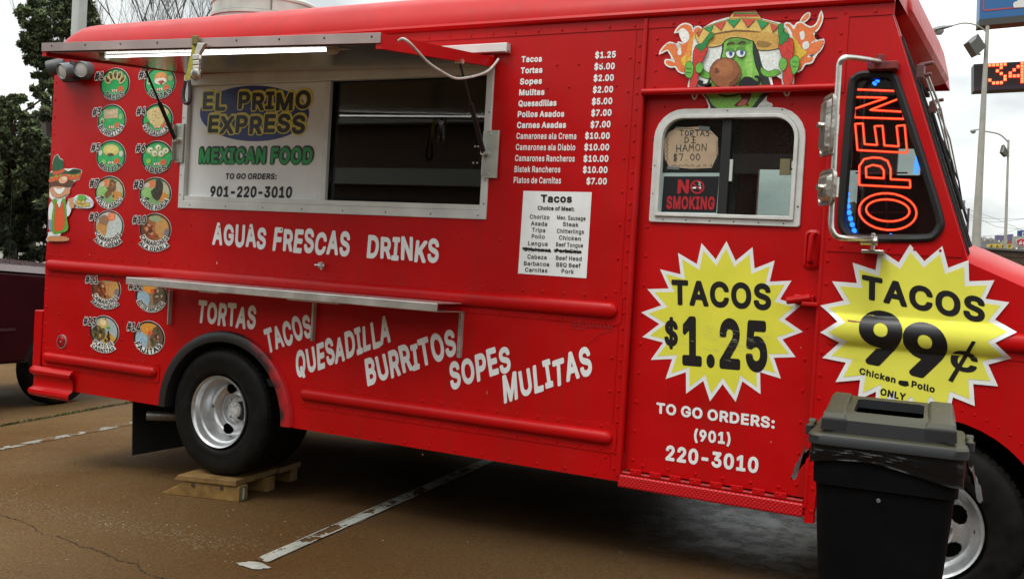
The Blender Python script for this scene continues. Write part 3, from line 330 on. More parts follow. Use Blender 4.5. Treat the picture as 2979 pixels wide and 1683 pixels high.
a)U)+$()4$7)3(2)-([(z({(l)3(Y)C(1)X&U)d&:)d%u)`%G)Q$z)7$b(w$T(`$N(M$P(D$Y(<%C((%O(.%b(I%s(V&+(`&>(b&U(b&h(^&u(U&~(K(((;(*(((&(!&z&}%z&q%G&f$~&V$f&D$N&#$D%V$D%;$H%#$W$[$k$D%&$2%C$$%c#y&+#x&L#{&h$((&$9(1$*(:$$(~$#,(&&#(*%{()%e(#%M&u%;&c%+&L$}&+$y%l$}%Y%*%N%;%M%M%R%[%_%f&&%r )7#w)B$()E$7)D(7)@(V)7(r))).(q)G(P)^&~)o&G)u%q)q%>)a$q)F$U)&$@([$>(D$I(2$U(*%/&w%6&r$l&`$U&M$?&.$6%n$2%I$9$w$I$R$_$9$q$(%1#v%P#l%q#g&L#j&~#|(1#r(>#o(~#o,&t%i&s%[&l%L&b%@&T%7&C%1&+%/%u%2%h%7%`%@%`%M%l%Y&1%b&q%k,%_(#%q(@&+(M&P(P&a(M&l(F&s(7&q(1%c&~
b)y$e+)$[*|$Z*s$Z$7$]$.$c$&$l$#%P$#%Y$(%_$.%c$B%y$0&9#~&^#x&~#y(B$!(^$/(y$@)0$Q)I$s)Y%9)e%a)i&))j&W)e&|)Z(E)I(j).)3(p)G(P)X(4)a&l)d&G)a&+)X%g)D%e)E%b*|%Y+(%P++,&c${&P$|&>%%&+%2%{%@%p%R%i%j%c&@%h&s%p(.%z(@&)(N&9(X&K(`&^(b(%([(6(R(G(A(X&w(`&E(Z%n(Q%R(G%A(;%3(+%&&u$} $^+9$M+)$I*s$I$7$N$#$Y#u$l#o%T#p%c#u%l#~&B#k&^#g&~#h(G#o(g#{(y$*)9$A)P$])d%#)q%I)y%s){&R)v(#)j(N)X(s)E)3)+)K(g)a(G)n&~)u&Y)u&9)p%u)e%u*w%l+0%c+8%T+<$l+=,&c%1&P%3&C%7&.%I%y%n%t&@%x&n&)(3&>(G&K(M&^(P&p(N&~(J(9(7(H&s(N&E(J%s(;%N(0%@(!%7
c)](G)T(+)^&g)d&B)d&+)a%g)W%K)I$~)&$a(W$M&|$H&R$H&.$M%a$S%I$`%)$q$j%+$O%=$@%Y$/%y$!&T#x&u#z(5$#(P$0(g$=(~$P)5$f)D%#)M%@)K%N)B%V(Y%g(L%a(=%@(%%*&g$|&G${&0%$%u%5%e%I%Y%e%Q&<%W&n%h(<%u(K&+(X&>(_&T(b&y(Z(6(I(@(<(I(#(T&x(^&x)>(+)H(3)L(<)L(E)A(a)4(w(p)= &+#j&T#g&~#j(G#t(i$))*$@)C$[)V%#)`%E)Z%W)K%f(Y%x(K%u(A%n(;%e(/%I&u%7&T%0&B%2&0%9%}%E%q%W%j%j%e&)%d&I%f&a%u(/&%(@&5(J&K(O&c(O&u(I(%(@(1(3(;&w(K&j(^&g)%&p)G&x)W())[(3)_(@)V([)B)#)%)D(a)[(9)l&u)s&P)u&+)r%c)h%B)X%-)I$p)2$Y(n$A(7$7&W$9%s$G%7$c$`%%$<%P#|%g#s
d)y)K+)(^+*(T+%(P*|(N)I(K)C(0)U&l)a&G)d%~)a%c)X%B)G%%)1$h(j$V(E$L&|$H&R$I%w$Q%N$_%)$p$g%($N%B$9%T$.%p$!&5#y&T#x&u#}(0$*(P$A(R$.(^$$)G$#)T$.)W$7)W*s)T*},&P${&>$}&+%&%w%3%k%@%Y%e%Q&@%W&s%`(.%j(@%v(N&+(Y&>(`&P(b&c(`&u(Z(+(N(8(@(B(.(I&s(O&@(I%j(A%R(7%@(*%3&u%%&c$| )T+9)G+=(^+=(P+8(G+1(=*w(=)j(:)e&u)q&T)u&5)u%l)n%K)a%+)L$m)3$Y(r$G(N$<(#$7&R$9%s$@%I$M%#$c$[$y$A%9$)%T#w%l#n&5#h&T#g&p#k(+#q(B#}(^#o)G#o)Y#v)c$#)i$7)i*s)e+),&P%1&>%3&0%9%v%N%h%s%c&E%j&s%x(7&%(B&5(K&T(P&p(I&~(?(-(3(9&n(>&@(8%n(1%W((%I&y%>&l%6
e)e&+)a%g)W%T)O%-)3$h(e$V(@$I&e$H&)$Q%N$g$w${$[%0$K%K$7%g$)%~#~&G#x(%#{(K$*(l$;)+$Q)>$h)O%3)N%@)G%I)%%R(^%Z(T%Y(L%R(>%8(0%+&y%!&^$z&B$|&+%&%q%7%c%I%T%n%T%t%Y%u)B%u)P%z)V&))T&j)L(<);(e(~)+(Y)J(0)[&^)d,%U&w%^(1%k(E%~(U&5(^&P(b&g(`&}(W(2(I(B(/(H&w(G&u%Y&u %p)m%K)^$})@$b(|$G(I$<&|$6&@$9%n$G%7$Y$m$t$I%>$*%c#t&0#j&Y#g(+#k(T#w(w$.)9$F)P$e)`%.)a%@)Y%P)K%Z)6%a)V%j)a%s)g&#)f&n)X(N)I(n)4)3(r)N(T)`(0)n&c)u&>)u,(A%a(.%@&~%8&p%3&Y%0&B%3&0%9%{%E%j%a%p%d(9%d,(0(.(+(*%u(*%p(.%~(?&0(I&>(N&c(O&y(E
f(&%*$#%o$#%x$(&!$2&#(Z&*(_&o(`&x(g&|(r&|)M&x)W&k)_&$)_&$*!&)*2&4*:&J*=&k*8&x*?(0+!(.+-($+5&b+>&8+A%t+<%S+/%8*u%#*V$x*;$u)`$=)_$3)Z$-)Q$*(r$1(d$=(_$t(_$w(Z$w$6$}$) %$#p%t#p&*#y&4$-&6(H&8(M&k(M&x(P(-(`(2(r(2)Q(()d&o)p&8)p&6){&8*&&=**&O*+&b*%&o*%&}*-(**6(A+!(>+2(9+;($+H&]+P&4+Q%k+K%J+=%/+($s*d$h*?$e)r$4)o$$)g#w)V#v(m#}([$4(O$b(M$f(H$f$6$i$($o#{
g)z)P)[)G)_(^)^(R)T(P)A(0)V&l)a&9)d%p)]%G)J%*)4$i(k$W(F$L&}$H&X$J%t$R%O$^%2$o$p$~$_%9$J%T$:%p$0&5$*&T$)&u$/(0$7(K$I(N$F(M#}(C#b(.#O&g#E&B#E%~#M%k#X%P#y%G#}%9#z$c#^$Y#T$Y#F$d#4%+!j%T!R&+!E&g!C(G!N(c!Y(x!g)<#*)G#=)R#X)W$*)W)K)U)T,&Y(a&l(^&~(V(0(K(>(9(L&k(O&4(E%b(=%O(2%B(%%9&p%0&^%-&G%-&5%0%~%8%p%C%c%T%T%}%R&T%[(%%p(H%~(T&5(^ )Y)j)G)p(c)p(T)m(B)`(+)k&g)s&G)u%~)r%^)i%>)X$~)D$k)0$N(^$=(*$7&X$9%t$A%K$W$t$p$T%;$4$Q#g$H#X$G#F$O#4$^!{$p!g%+!T%Y!>&5!3&u!3(9!9(Y!B)+!])K!})V#4)c#T)i$0)i)K)e)^,%f#y%l#{&5#u&Y#t&y#y(9$((<$%(<#}(7#p(0#f&y#[&c#V&K#U&5#X&%#_%u#h,&P(P&p(J(((9(2(*(:&p(>&F(:%y(.%X&u%E&g%@&T%=&5%B&%%J%x%T%i%t%c&B%g&k%v(4&0(H&>(M
h)k$d+($[*{$Z*r$Z$;$^$-$l$#%P$#%[$(%c$2%d&r%k(6%~(O&9(]&T(a&l(_(%(R(5(B(=(-(?&D(?$6(B$-(P$#)5$#)A$()G$2)G(-)@(Z)7(r)()-(p)C(Z)Q(B)[(%)c&g)d&G)a&+)X%g)F%d)M%c*v%`+!%P++$l++ $^+9$O+-$I*v$I$6$N$!$Y#u$g#p%P#o%c#t%q$(%u$6%u&r%|(2&0(D&D(M&^(O&p(J&~(?()(2(-&{(.%{(.$6(5#~(>#u(K#p)5#o)G#t)T$$)Y$6)Y(-)P(`)>)-)+)E(p)X(T)h(9)q&u)u&T)t&5)n%u)d%u*v%l+0%c+8%T+<$l+=
i&*%R$#%[$(%d$6%d)M%[)Z%R)_$j)_$a)Y$Z)M$Z$6$a$)$j$#,$P*i$O*Q$W*;$i*($|){%7)y%N*!%e*6%n*I%p*`%i*v%W+/%@+9%)+:$n+3$[+! $j#o%[#q%n#~%u$6%u)M%n)a%Y)r%l*!%y*6&!*H&$*`%|*v%q+-%a+=%N+G%<+K%)+K$e+A$U+6$J+($C*v$>*d$>*M$E*9$R*#$f)r$R)d$L)Z$I)M$I$6$L$($R#{$[#t
j&*%P)_$h)^$_)W$Z)N$Y#o$U#]$N#S$C#O$&#M#}#J#w#A#w!W#~!N$1!J$c!N$z!V%1!a%A!o%O#$%`#N%d#s%d)J%_)X,%n*J%p*a%h*x%W+/%C+8%&+:$n+3$Y*}$P*j$N*S$V*<$g*)$z)|%:)y%P*$%c*5 #~!;$G!:$c!=$~!E%:!Q%L!a%_!x%j#3%q#N%u#s%u)N%l)c%Z)o%[)s%l*$%y*8&!*J&$*]%~*o%s+)%c+;%Q+E%1+L$z+J$h+C$W+8$L++$C*x$>*f$>*N$C*<$N*)$c)s$c)o$P)c$I)N$H#j$C#a$&#`#u#Y#j#N#f#A#g!S#q!C
k)M$g+*$^+!$Z*r$Z$;$^$-$g$$$p$#%P$#%Y$%%`$-%d$6%d%`%u%s%y%r(G$%(P$#)B$#)P$()V$2)V$?)0$q&h&Z)G)?)K)H)H)V)B)[)9)_(>)]%g((%d(2%b*{%Z+(%P++ $^+9$O+-$I*v$I$6$N$!$Y#u$l#o%T#o%c#t%k#{%q$(%u$6%u%[(5#{(B#r(P#o)G#o)Y#v)f$()i$;)e$H)W$Z&~&Z)U)6)])H)V)`)K)k)>)p(G)p(9)n(+)e%u(Q%u*r%q+(%e+6%T+<$l+=
l&A$l++$a+%$Z*t$Z%4$]$p$l$K$w$=%0$/%Y#~%y#~&>$(&G$.&K$9&>$y&0%%%g%$%d%4%c*y%^+$%T+* $g+<$Y+7$Q+0$K+%$I*t$I%4$L$k$U$O$^$@$l$0%%#{%9#t%Y#m%u#m&9#q&G#u&S#}&[$0&^$=&P$y&J%*&9%6&+%8%y%6%u%9%s*}%l+0%Y+;
m-!+Y$-+]$;+]((+Z(H+U(`+E)(++)F*g)Y*B)d)y)f)P)^)+)J(l)1(T)H(B)V(0)_&p)e&T)f&9)a%y)T%c)E%_)V%P)_$l)_$^)W$Z)H$[$2$b$($l$#%P$#%Y$%%`$-%d$6%d$d%d&r%h(6%u(L&+(Z&B(b&^(`&l(Z&y(N(((6()$2(0$((9$#(y$#)+$))2$6)2&{)5(6)>(I)P(Y)g(b)~(b*5(]*E(Q*N(D*R(6*T$2*Z$(*g$#+K$# +g$!+n$6+n((+l(H+e(i+P)7+>)L++)[*^)p*+)w)c)t)G)l)+)_(l)J(G)h(+)r&p)v&T)w&>)s%l)b%c)j%T)p$l)p$Y)j$N)`$I)M$J$-$W#v$l#o%Y#p%g#w%p$%%u$6%u&{%y(2&%(B&9(M&P(P&c(K&l(D&q(;&s((&s$6&y$!(%#v(5#p(~#o)0#s)9#z)C$2)C&{)E(2)L(?)U(H)c(N)u(P*+(M*9(E*A(2*B$6*E$(*T#s*g#o+P#p+^#u
n)k)A$()G$2)H$;)H&v)C(M)7(r(})6(c)L(B)[&u)d&K)b&+)X%c)B%^)V%P)_$l)_$^)W$Z)H$Z%H$Z$6$^$-$l$#%P$#%^$*%d$6%d&i%j(2%y(K&5(Z&T(a&u([(%(R(1(H(:(6(>(!(@$2(G$((P$#)5$# )K#w)V$()Y$6)Y&v)T(M)I(r)4);(p)X(R)i(+)s&g)u&9)p%p)a%l)a%^)m%P)p$g)p$R)d$L)Z$I)M$I%M$I$6$L$($R#{$^#r$l#o%T#o%g#w%q$(%u$6%u&i%y((&%(<&9(I&P(O&l(L&y(D($(;(-&{(.$6(1$((>#u(P#o)9#o
o)p&0#{&T#x(+#~(P$0(l$A)+$Y)A$w)P%<)^%n)a&@)^&j)T(7)@(e)())(c)F(B)V&y)a&B)d%y)^%Y)Q%9)=$t(w$a(W$Q(3$J&j$G&<$M%a$W%<$h$w%!$W%G$:%g$),&T$z&>$}&+%&%w%3%k%@%Y%e%S&#%Q&@%T&a%Y&w%l(@%y(O&0(Z&T(b&y(Z(0(N(=(@(N&w(T&a(V&@(T&#(O%e(=%@(0%2&y%$ &+#j&T#g&~#j(G#t(u$2)8$N)O$n)a%7)m%a)r&<)o&n)a(I)O(n)8)3(u)N(G)h&~)r&T)u&+)r%c)h%>)U$y)<$[(s$G(I$<&|$6&@$9%n$G%7$X$n$p$N%>$*%c#t,&K%1&0%9%~%E%t%R%f%|%d&R%n&|%~(<&9(K&K(O&^(O&y(G(5(.(B&a(D&.(;%a(*%E&y%:&l%4
p)y$g!K%P!J%Y!M%`!S%d!]%e$<%g$>&0$%&G#{&l#x(5#|(P$((p$9).$N)J$s)Z%<)e%a)j&<)h&j)a(3)S(W)B(u)-)3(p)G(^)R(B)]&~)c&Y)d&9)^%y)Q%c)@%`)S%T)^$l)_$^)W$Z)J$Z!]$^!R,&c${&P$|&>%%&+%2%z%A%p%S%h%j%c&A%h&s%p(/%z(A&*(N&9(X&K(`&^(b(%([(9(P(G(A(X&x(`&E(Z%o(S%W(G%A(;%3(+%&&u$} $^!=$l!9%T!:%c!>%l!F%q!N%u!]%u#x&>#l&^#g&~#h(G#o(g#{)+$5)E$N)Y$l)j%3)u%]){&/)y&j)q(8)d(])P)!)8)A(y)U(])f(B)o&~)u&^)u&B)r&+)l%p)`%c)j%T)p$l)p$Y)j$M)]$I)J$I!]$N!J,&c%1&P%3&B%7&.%J%y%o%t&A%y&o&)(3&>(G&K(M&^(P&p(N&~(J(9(8(H&s(N&E(J%s(<%N(1%A(#%8
q)y)K!L)T!S)W!])W)J)T)U)G)_(^)^(Q)S(P)@(5)S&y)^&T)d&5)c%p)]%T)R%B)G%()3$p(v$_(W$Q(3$J&j$G&<$L%a$V%<$g$u${$W%9$@%^$)%~#{&G#x&l#{(0$*(K$>(N$8(N!](Q!S(^!K,&P${&>$}&+%&%v%3%j%A%`%S%W%j%Q&A%W&s%`(/%j(A%v(N&+(Y&>(`&P(b&c(`&u(Z(+(N(8(A(B(/(I&s(O&A(I%j(A%S(7%A(+%3&u%%&c$| )T!=)c!J)i!])i)J)e)])Y)j)G)p(^)p(P)k(B)`(+)k&p)r&T)u&5)u%p)o%Y)h%9)V$z)A$c)#$M(]$@(8$8&j$7&/$<%]$G%3$Y$j$l$N%+$4%K#{%l#n&5#h&T#g&y#m(:#x(=#s(=!](@!N(F!E(P!>(^!9)G!9,&P%1&>%3&0%9%v%N%h%s%c&E%j&s%y(8&5(K&T(P&p(I&~(?(+(3(9&o(>&A(9%o((%J&p%8&c%3
r(-$g$$%T$$%^$*%c$2%f((%s(D&0(V&K(]&y(Y(%(](.(d(0(m(/)V(+)]&~)c&k)d&K)d&5)`%y)V%c)H%^)V%P)_$l)_$b)Z$[)Q$Z$6$^$- $c#q%T#o%g#v%q$(%u$6%u&r%y(-&+(?&>(I&T(L&y(H(+(K(9(V(@(d(@)Z(3)m&y)u&>)s%~)l%l)c%T)p$g)p$W)i$L)Z$I)M$I$6$P#}
s)=&v)^&Z)c&1)d%m)`%L)U%1)G$y)7$d(w$Y(a$T(<$X&w$d&[$v&E%1&4%L&$&h%a&v%X&}%N&|%<&m%*&U$|&:$y%z$|%d%*%U%;%L%R%?%[$Z%O$N%I$I%<$K%.$U$n$d$W%&$:%U$#%z#y&H#x&h#|(1$*(L$9(d$K(x$e)(%#).%I)*%e(|&#(h&?(Q&P(6&^%v&~%e(.%`(7%_(E%h(T%z(_&6(d&Q(c&f([&v(K(&(3(1(-(q(9(~(@)%(N(~([(r(w(d)0(C)K &v)o&L)u%z)s%Q)j%*)W$m)C$T)#$I(e$C(<$F&w$R&W$d&?$v&.%6%y%Q%m&_%R&l%I&k%@&_%7&Q%2&&%1%k%<%d%E%Z%]%H%l%6%m$Q%`$?%R$:%I$8%<$?$w$L$Z$Z$G$m$5%6#z%_#l&:#g&m#k(-#s(H#~(m$<)-$^)8$w)?%<)>%[)6%|)%&<(l&R(L&g(/&s(z())&(.)6(@)6(W)#)#(h)E(C)`,&{&w(!&z(.&w(&&u,&~&|&z&w&!(2%p(<%q(D%w(I&6(R&H(R&Z(N&e(E&t()
t&h&b$&&k$1&m$;&]${&O%%&/$~%}%!%t%(%q%2%p(V%p([%t(_&S(_&^(e&d(r&c)R&])Z&S)_%q)`%p*M%k*Z%]*a%**a$t*`$m*[$g*R$g)`$8)^$/)W$+)M$*(r$/(g$=(_$b(_$g([$g%;$k$r$t$Z%!$I%8$7%G$.%b$#%x#}&A#} &f#s&w$#&~$7&n%#&f%/&X%6&J%7&/%4&%%7&$(I&*(M&X(N&c(R&m([&u(n&s)V&k)e&])n&$)r&$*R%|*`%t*j%b*r%$*r$i*n$^*e$X*[$U*M$U)r$8)p$*)j#|)`#v)M#v(n#z(`$/(P$=(M$S(M$U(I$U%;$Z$n$e$R$q$@%-$(%A#y%b#n%x#l&F#l
u)k$c)[$])U$Z)L$Z%h$_%:$l$m$~$Q%>$8%^$(&+#{&Y#~&y$+(>$@(E$-(P$#)5$#)>$%)D$-)H$:)H(C)H)L)B)Y)5)_(P)_(F)Z(?)L(?%v(:%U(+%;&p%)&P$~&0%&%{%1%p%=%i%L%e%_%c)Q%])Z%P)_$l)_ $V)h$L)Z$I)L$I%h$M%6$[$h$o$H%0$-%P#w%u#l&9#j&l#p(5$#(B#t(T#o)9#o)G#t)O#z)U$&)Y$6)Y(1)Y)L)V)Z)P)d)B)n)5)p(P)p(;)h(1)Z(.)L(.%z()%Z&y%F&g%9&K%4&5%8%~%H%u%d%u)L%r)Z%g)h%T)p$l)p
v)U$:)W$6)M$8)D%o$2%z$$&h$#&q$&&w$-)4(H)U)D)V)M)S)V)L)])C)_(Z)_(L)W&H%b%B)V%:)^%1)_$H)_ &!#o&m#o&z#t(*$!)h)D)h)Q)c)`)Y)i)L)o(Z)p(L)m(C)g(8)V&R&V&H&;&C&A%U)V%H)i%6)p$C)p$1)g$$)Q$%)?%a$(%m#v
w+S+L)V+D)^+;)_*V)_*M)]*F)V)`%|)Z&%(y)Q(m)^(!)_&q)V&-%w%G)Q%@)Z%6)_$M)_$C)Z$=)Q$=)D$`(-%V$2%]$(%i$#&M$#&Z$-(D&e(H&`)1$-)6$&)?$#*($$*2$+*6$5+N)D+O)M +[)`+M)l+?)p*Q)p*D)k*;)d*4)V)`&d)Z&k)/)V)%)d(v)m(i)p(!)p&r)m&f)d&_)V&-&`%W)V%Q)b%H)k%;)p$D)o$9)i$0)`$*)H$Z&`%E$-%M#{%V#t%d#o&M#o&Z#s&f#{&n$-(D&!(H%y(y$-)!#|)-#t);#o*-#p*>#{*F$-+`)A+a)Q
x)K$A$($P$#%9$#%E$(&B%Q(>$((G$#)5$#)B$))I$6)G$A&|&D)?)?)B)O);)Z)0)_(B)_(9)[&B(;%M)Z%B)_$T)_$G)X$B)M$F)?%b&H%a&D$>$C$:$6 $5#x$>#r$K#o%9#o%K#t%X$!&B%0(*$!(9#s(G#o)9#o)G#s)Q#{)Y$2)V$H(6&D)P);)T)M)P)])E)i)5)p(B)p(5)m(#)`&B(]%a)`%T)k%B)p$T)p$G)m$:)d$1)Q$5);%L&H%L&D$-$H$($2
y)U$`!P$z!J%:!H%U!J%m!Q&&!]&:!l&J!~&W#:)V)L)Q)Y)H)_(Z)_(L)W&Q%~&H%b&C%i%E)P%?)Y%1)_$H)_$?)[$9)U$6)L$8)C%m$5%[#c%M#P%:#K$v#O$m#M$g#G$T!c$V!Y $Z!@$z!8%C!7%d!<%z!D&6!Q&I!c&_!~&m#>)f)>)h)L)f)Y)`)c)L)o(Z)p(D)h(:)Y&V&c&H&;&C&A%S)Y%H)i%6)p$C)p$2)h$&)Y$#)L$&)>%Z$5%M#l%C#_%:#]$z#a$m#`$_#X$U#L$E!l$D!_$K!L
z)L$V$($f$#(|$#))$$)2$-)6$6)6$r)3${))%&&/%(&(%-).(m)/)Q)&)Z(x)_$j)_$a)^$X)V$U)M$U(m$W(d$a(]&W(Z&[(V$R$r$O$i$O$6 $L#v$a#o(|#o)1#r)=#{)F$2)G$r)B%()8%4)$%:&I%;)<(d)@(r)A)M)=)Z)8)d)))n(x)p$f)p$W)l$M)d$D)Q$D(m$I(Z$S(P$f(I&9(H$A$v$>$i$>$2$C$!
0*;&g#y(5#}(^$0)+$L)E$k)Z%4)k%b)w&K)y(%)w(^)o)9)[)t)G*>)-*^(g*w(B+*&l+2&>+.%u*}%T*j%/*B$u)w$e)K$X(b$U(%$W&K$d%b$t%4%.$k%I$K%r$0&>#},&g$~&P%$&>%.&-%=%{%O%p%i%f&4%_(%%e(t%m)9%z)X&.)p&=)}&P**&g*.&~**(6)}(G)n(T)Y(c)9(j(t(p(%(i&4(^%g(S%O(F%=(5%.&~%$ &g#h(9#m(c#z(u$()5$=)T$b)k%0){%^*+&F*/(%*-(b){)O)j)})S*K)E*^)+*v(c+1(9+?&g+D&9+?%l+1%G*u$|*K$e)}$T)O$F(b$D(%$G&F$S%^$d%0$z$b%>$>%Y$(%l#{&9#m,&g)x&~)u(0)m(>)^(I)K(X(p(_(*(Y&=(I%b(?%O(0%?&~%7&l%4&Y%5&G%=&8%K&+%_%v&9%p(%%v(p&*)K&9)b&G)o&T)v &g#C(>#H(p#X)B#t)g$=*-$t*B%O*N&0*S(%*P(g*B)X*0*1)p*b)T+%)B+7(u+Q(B+c&g+i&5+d%^+R%0+6$y+$$`*b$B*0$1)X#~(g#{(%$#&0$0%S$C$y$^$J%%#}%E#g%Y#Z&5#H,&g)S&p)R&y)K(-)0(7(^(:(*(7&O(/&%&z%b&l%X&b%X&X%^&H%y&<&O&9(%&<(^&E)*&U)K&^)R
1*;)c$()j$2)k$;)k$r)d$~)V%&(Q%((Q*r(M+!(?++&D+*%(*0$|*!$|)6%!)*%-)!%6(~%?)%&D)l&E%(%(%&${%!$s$r$s$6$v$-%!$$%-$#)V$# )n#v)y$()|$6)|$r)x%!)r%-)i%4)Z%8(i%9(c%;(c*v(_+((X+2(M+9(?+=&H+=&6+6$r*6$k*!$k)6$m)($w(v%((o%;(m%H(s&3)H&4%?&2%9%!%8$m%/$e%!$b$r$b$2$k#{$v#r%(#o)V#o)d#q (M+`&H+b&-+[$`*W$R*H$K*;$F*!$F)2$K(v$U(d$m(P%-(H%M(L%i(^%k(V%k%`%i%^%!%]$i%W$N%D$?%($=$r$>$($J#i$`#U$r#M%(#J)`#J)r#O*(#Y*6#h*?#w*E$2*E$v*A%-*7%?*(%N)m%Y)+%`)+*{)#+6(u+H(d+V
2*;$n$&$|$#)W$#)b$()h$2)i$v)c%!)[%(&N%)&I%-(_&H)5(()R(Z)[(v)`)2)`)Q)Z)r)O*2):*Q)#*g(e*y(I+(&|+1&E+0&#+(%e*x%I*f%5*Q%!*;$r){$j)Z$h);$l)-$w)%%a)%%j)*%q)6%v)Z&#)n&<*$&W*.&|*+(=){(P)d(W)D(V)2(P({(6(Q$h$r$f$i$f$6 $e#u$w#o)W#o)l#v)y$-)z$v)s%-)g%6)W%;&q%;(z&M)M(-)[(F)i(d)o)!)r)D)o)d)e*-)P*Q)<*j(|+!(a+3(<+>&s+C&R+C&3+>%n+4%O+!%7*m%$*Z$q*D$b*!$X)Z$V)6$Z)($a(|$s(r%a(q%q(v%{)!&#)-&()M&0)`&@)p&R)w&s)w(2)m(B)Z(F)D(?)!(&(Z$Y${$T$i$T$2$Z$! )~#V*9#m*B$-*C$v*9%;*#%Q)j%])W%`(i%`)E&B)m&v*+(M*7(v*;)H*3*!)y*V)^*{)E+7)#+K(a+Y(E+b&|+h&R+h%s+]%<+C$w+)$e*r$Q*V$@*3$9)v$3)Q$3)-$8(v$@(i$W(U$w(L%a(L%|(R&4(`&B(r&I)(&M)H&R)P&a)S&s)R&{)M&})D&v)-&_(i$:%2$0$r$0$2$6#v$E#`$[#P$w#J)W#J)j#M
3*;$u+($n*}$l*p$l*9$o*0$u*)$~*%&|*%%l(a%i(T%i&y%n&p%z&j&h&h(5&](G&P(T&B(]&0(a%y(a%g(]%T(L%;(1%)&c$~&>%%%z%4%i%F%b%T%]%k%S%t$c%v$Y%r$S%k$Q%b$U%B$`%%$x$^%<$B%_$/&+#~&_#y(&#|(L$((u$:)>$W)T$t)f%=)l%b)j&4)]&^)H&})&(@(h(O(8(^(4(b)U*9)W*B)W*t)Q+%)G++$~++ $l+8$`+*$Z*t$Z*4$`*%$i)y$~)q&V)p%[(g%W(X%W&}%[&k%h&_%u&X&c&V(+&M(:&E(E&9(L&*(O%t(K%X(>%E&~%8&Y%4&:%:&!%F%u%T%l%t%e%}%Y&(%L&+$c&+$U&&$L%}$B%p$@%b$E%=$P$y$m$O%&$;%@$*%h#u&:#k&c#h(:#m(a#y)1$5)L$L)d$k)v%9)}%^){&4)q&X)Z(%)A(B(~(V(R(k)d*0)i*B)i*y)_+2)U+9)G+=$~+= )l+U)Y+_)G+b$z+b$Y+W$B+B$;+4$6*}$6*9$:)}$C)k$U)Y$l)N%a)K%>(}%4(b%3&t%>&Q$_&P$G&J$9&B$+&5#y%t#w%b#y%K$&$}$:$V$X$0%$#k%Y#R&5#F&u#D(Y#O)3#g)Y$%*#$T*8$y*C%F*G%t*?&O*0&y)u(@)X(^)4(y)~)q*+*#*1*4*2*t*0+**$+B,&-&0&1&3&Y&3&z&+(&&!(*%t()%g&~%_&q%Z&_%X&L%Z&>%`&:%f&6%y
4*;(h+*&z++&l+!$N&($M%D$Q%;$_%5(+%4(0%2(1$5(8$((C$#)&$#)5$+):$6):%2)>%4)L%4)q%5)~%>*$%H*$&()z&5)q&9):&;):(i)5(t)+({(C(|(:(y(3(r(1(i(0&;%l&;(q*i(u*r(s*{ (l+;&u+<&h+7&_+.$B&6$<&($=%?$C%2$L%($_%!&z$}&|$-(+#w(>#o)&#o):#u)E$!)J$2)L$})q%!)~%%*1%3*7%D*7&(*1&;)z&I)K&M)K(i)C)!)5).)&)1(C)2(-)-)(*i)**v)%+((z+3,&z(q&{&M&u&K&1&K&/&M (q+`&q+a&Y+X&E+H#}&H#s&-#t%;#|%!$1$l$C$`$Y$Z&U$X&V$-&a#m&u#W(5#K)+#J)G#R)Z#`)j#v)p$2)q$Y*1$a*C$m*R%!*Z%;*[&(*U&D*L&S*>&a*+&k)p&r)p(m)h).)Y)A)G)N)1)U(p)V)G*Q)O*r)L+-)@+D)-+V
5*;)J+&)<++%A++%8+*%/+!%**t$j(*$l&y$x&o%a&h&$&{&A((&f(+($($(A&p(S&X(]&=(_%y(Y%^(J%B(8%1&|%$&j$~&S%!&2%0%x%C%o%T%j%k%]%t$s%t$h%p$b%b$j%4%!$g%3$S%H$B%o$-&E#{&a#y()#|(W$.)$$G)G$k)W%*)a%B)i%b)k&%)i&B)b&g)T(*)E(C)/(](x(l(a(y(A))($)/&a)0&A)+&$(~%})%&.*%)<*%)J**)Q*9)Q*t)O*} )O+9)<+=%<+=%-+9$|+.$u*y$X(*$]&p$f&f$s&_%a&V%o&Y&)&j&A&r&]&v&x&r(2&g(B&T(K&=(M%y(G%^(7%F&|%8&]%4&E%9&1%F&$%V%x%t%i&%%W&)$j&($X%y$P%g$S%B$]%%$h$k$w$T%A$2%]#}%x#r&N#i(/#k(a#{)3$<)U$b)i%%)r%=)y%^)|&%)u&b)j(%)[(B)J(X)3(p(x)#(])3(;)=&x)A&S)@&8);&5)=&<)q)A)q)T)y)^*%)c*4)c*t)^+* )a+X)A+b%8+a%$+]$o+S$a+F$U+4$Q*}$3(%$;&b$E&Q$Q&F$<&4$1%}$+%g$.%F$5%%$>$k$]$;%)#q%J#^%a#S&8#F&a#C(3#G(a#S)-#g)W$+)v$O*/$t*=%B*D%p*C&F*9&y*&(F)g(p)F)4)!)K)J)M)a)T)x)h*)*%*+*=*)+*)x+F,&-&=&8&G&N&O&f&P&s&L&}&B(&&4()%}($%l&z%b&o%Z&]%X&N%]&F%g&<&*
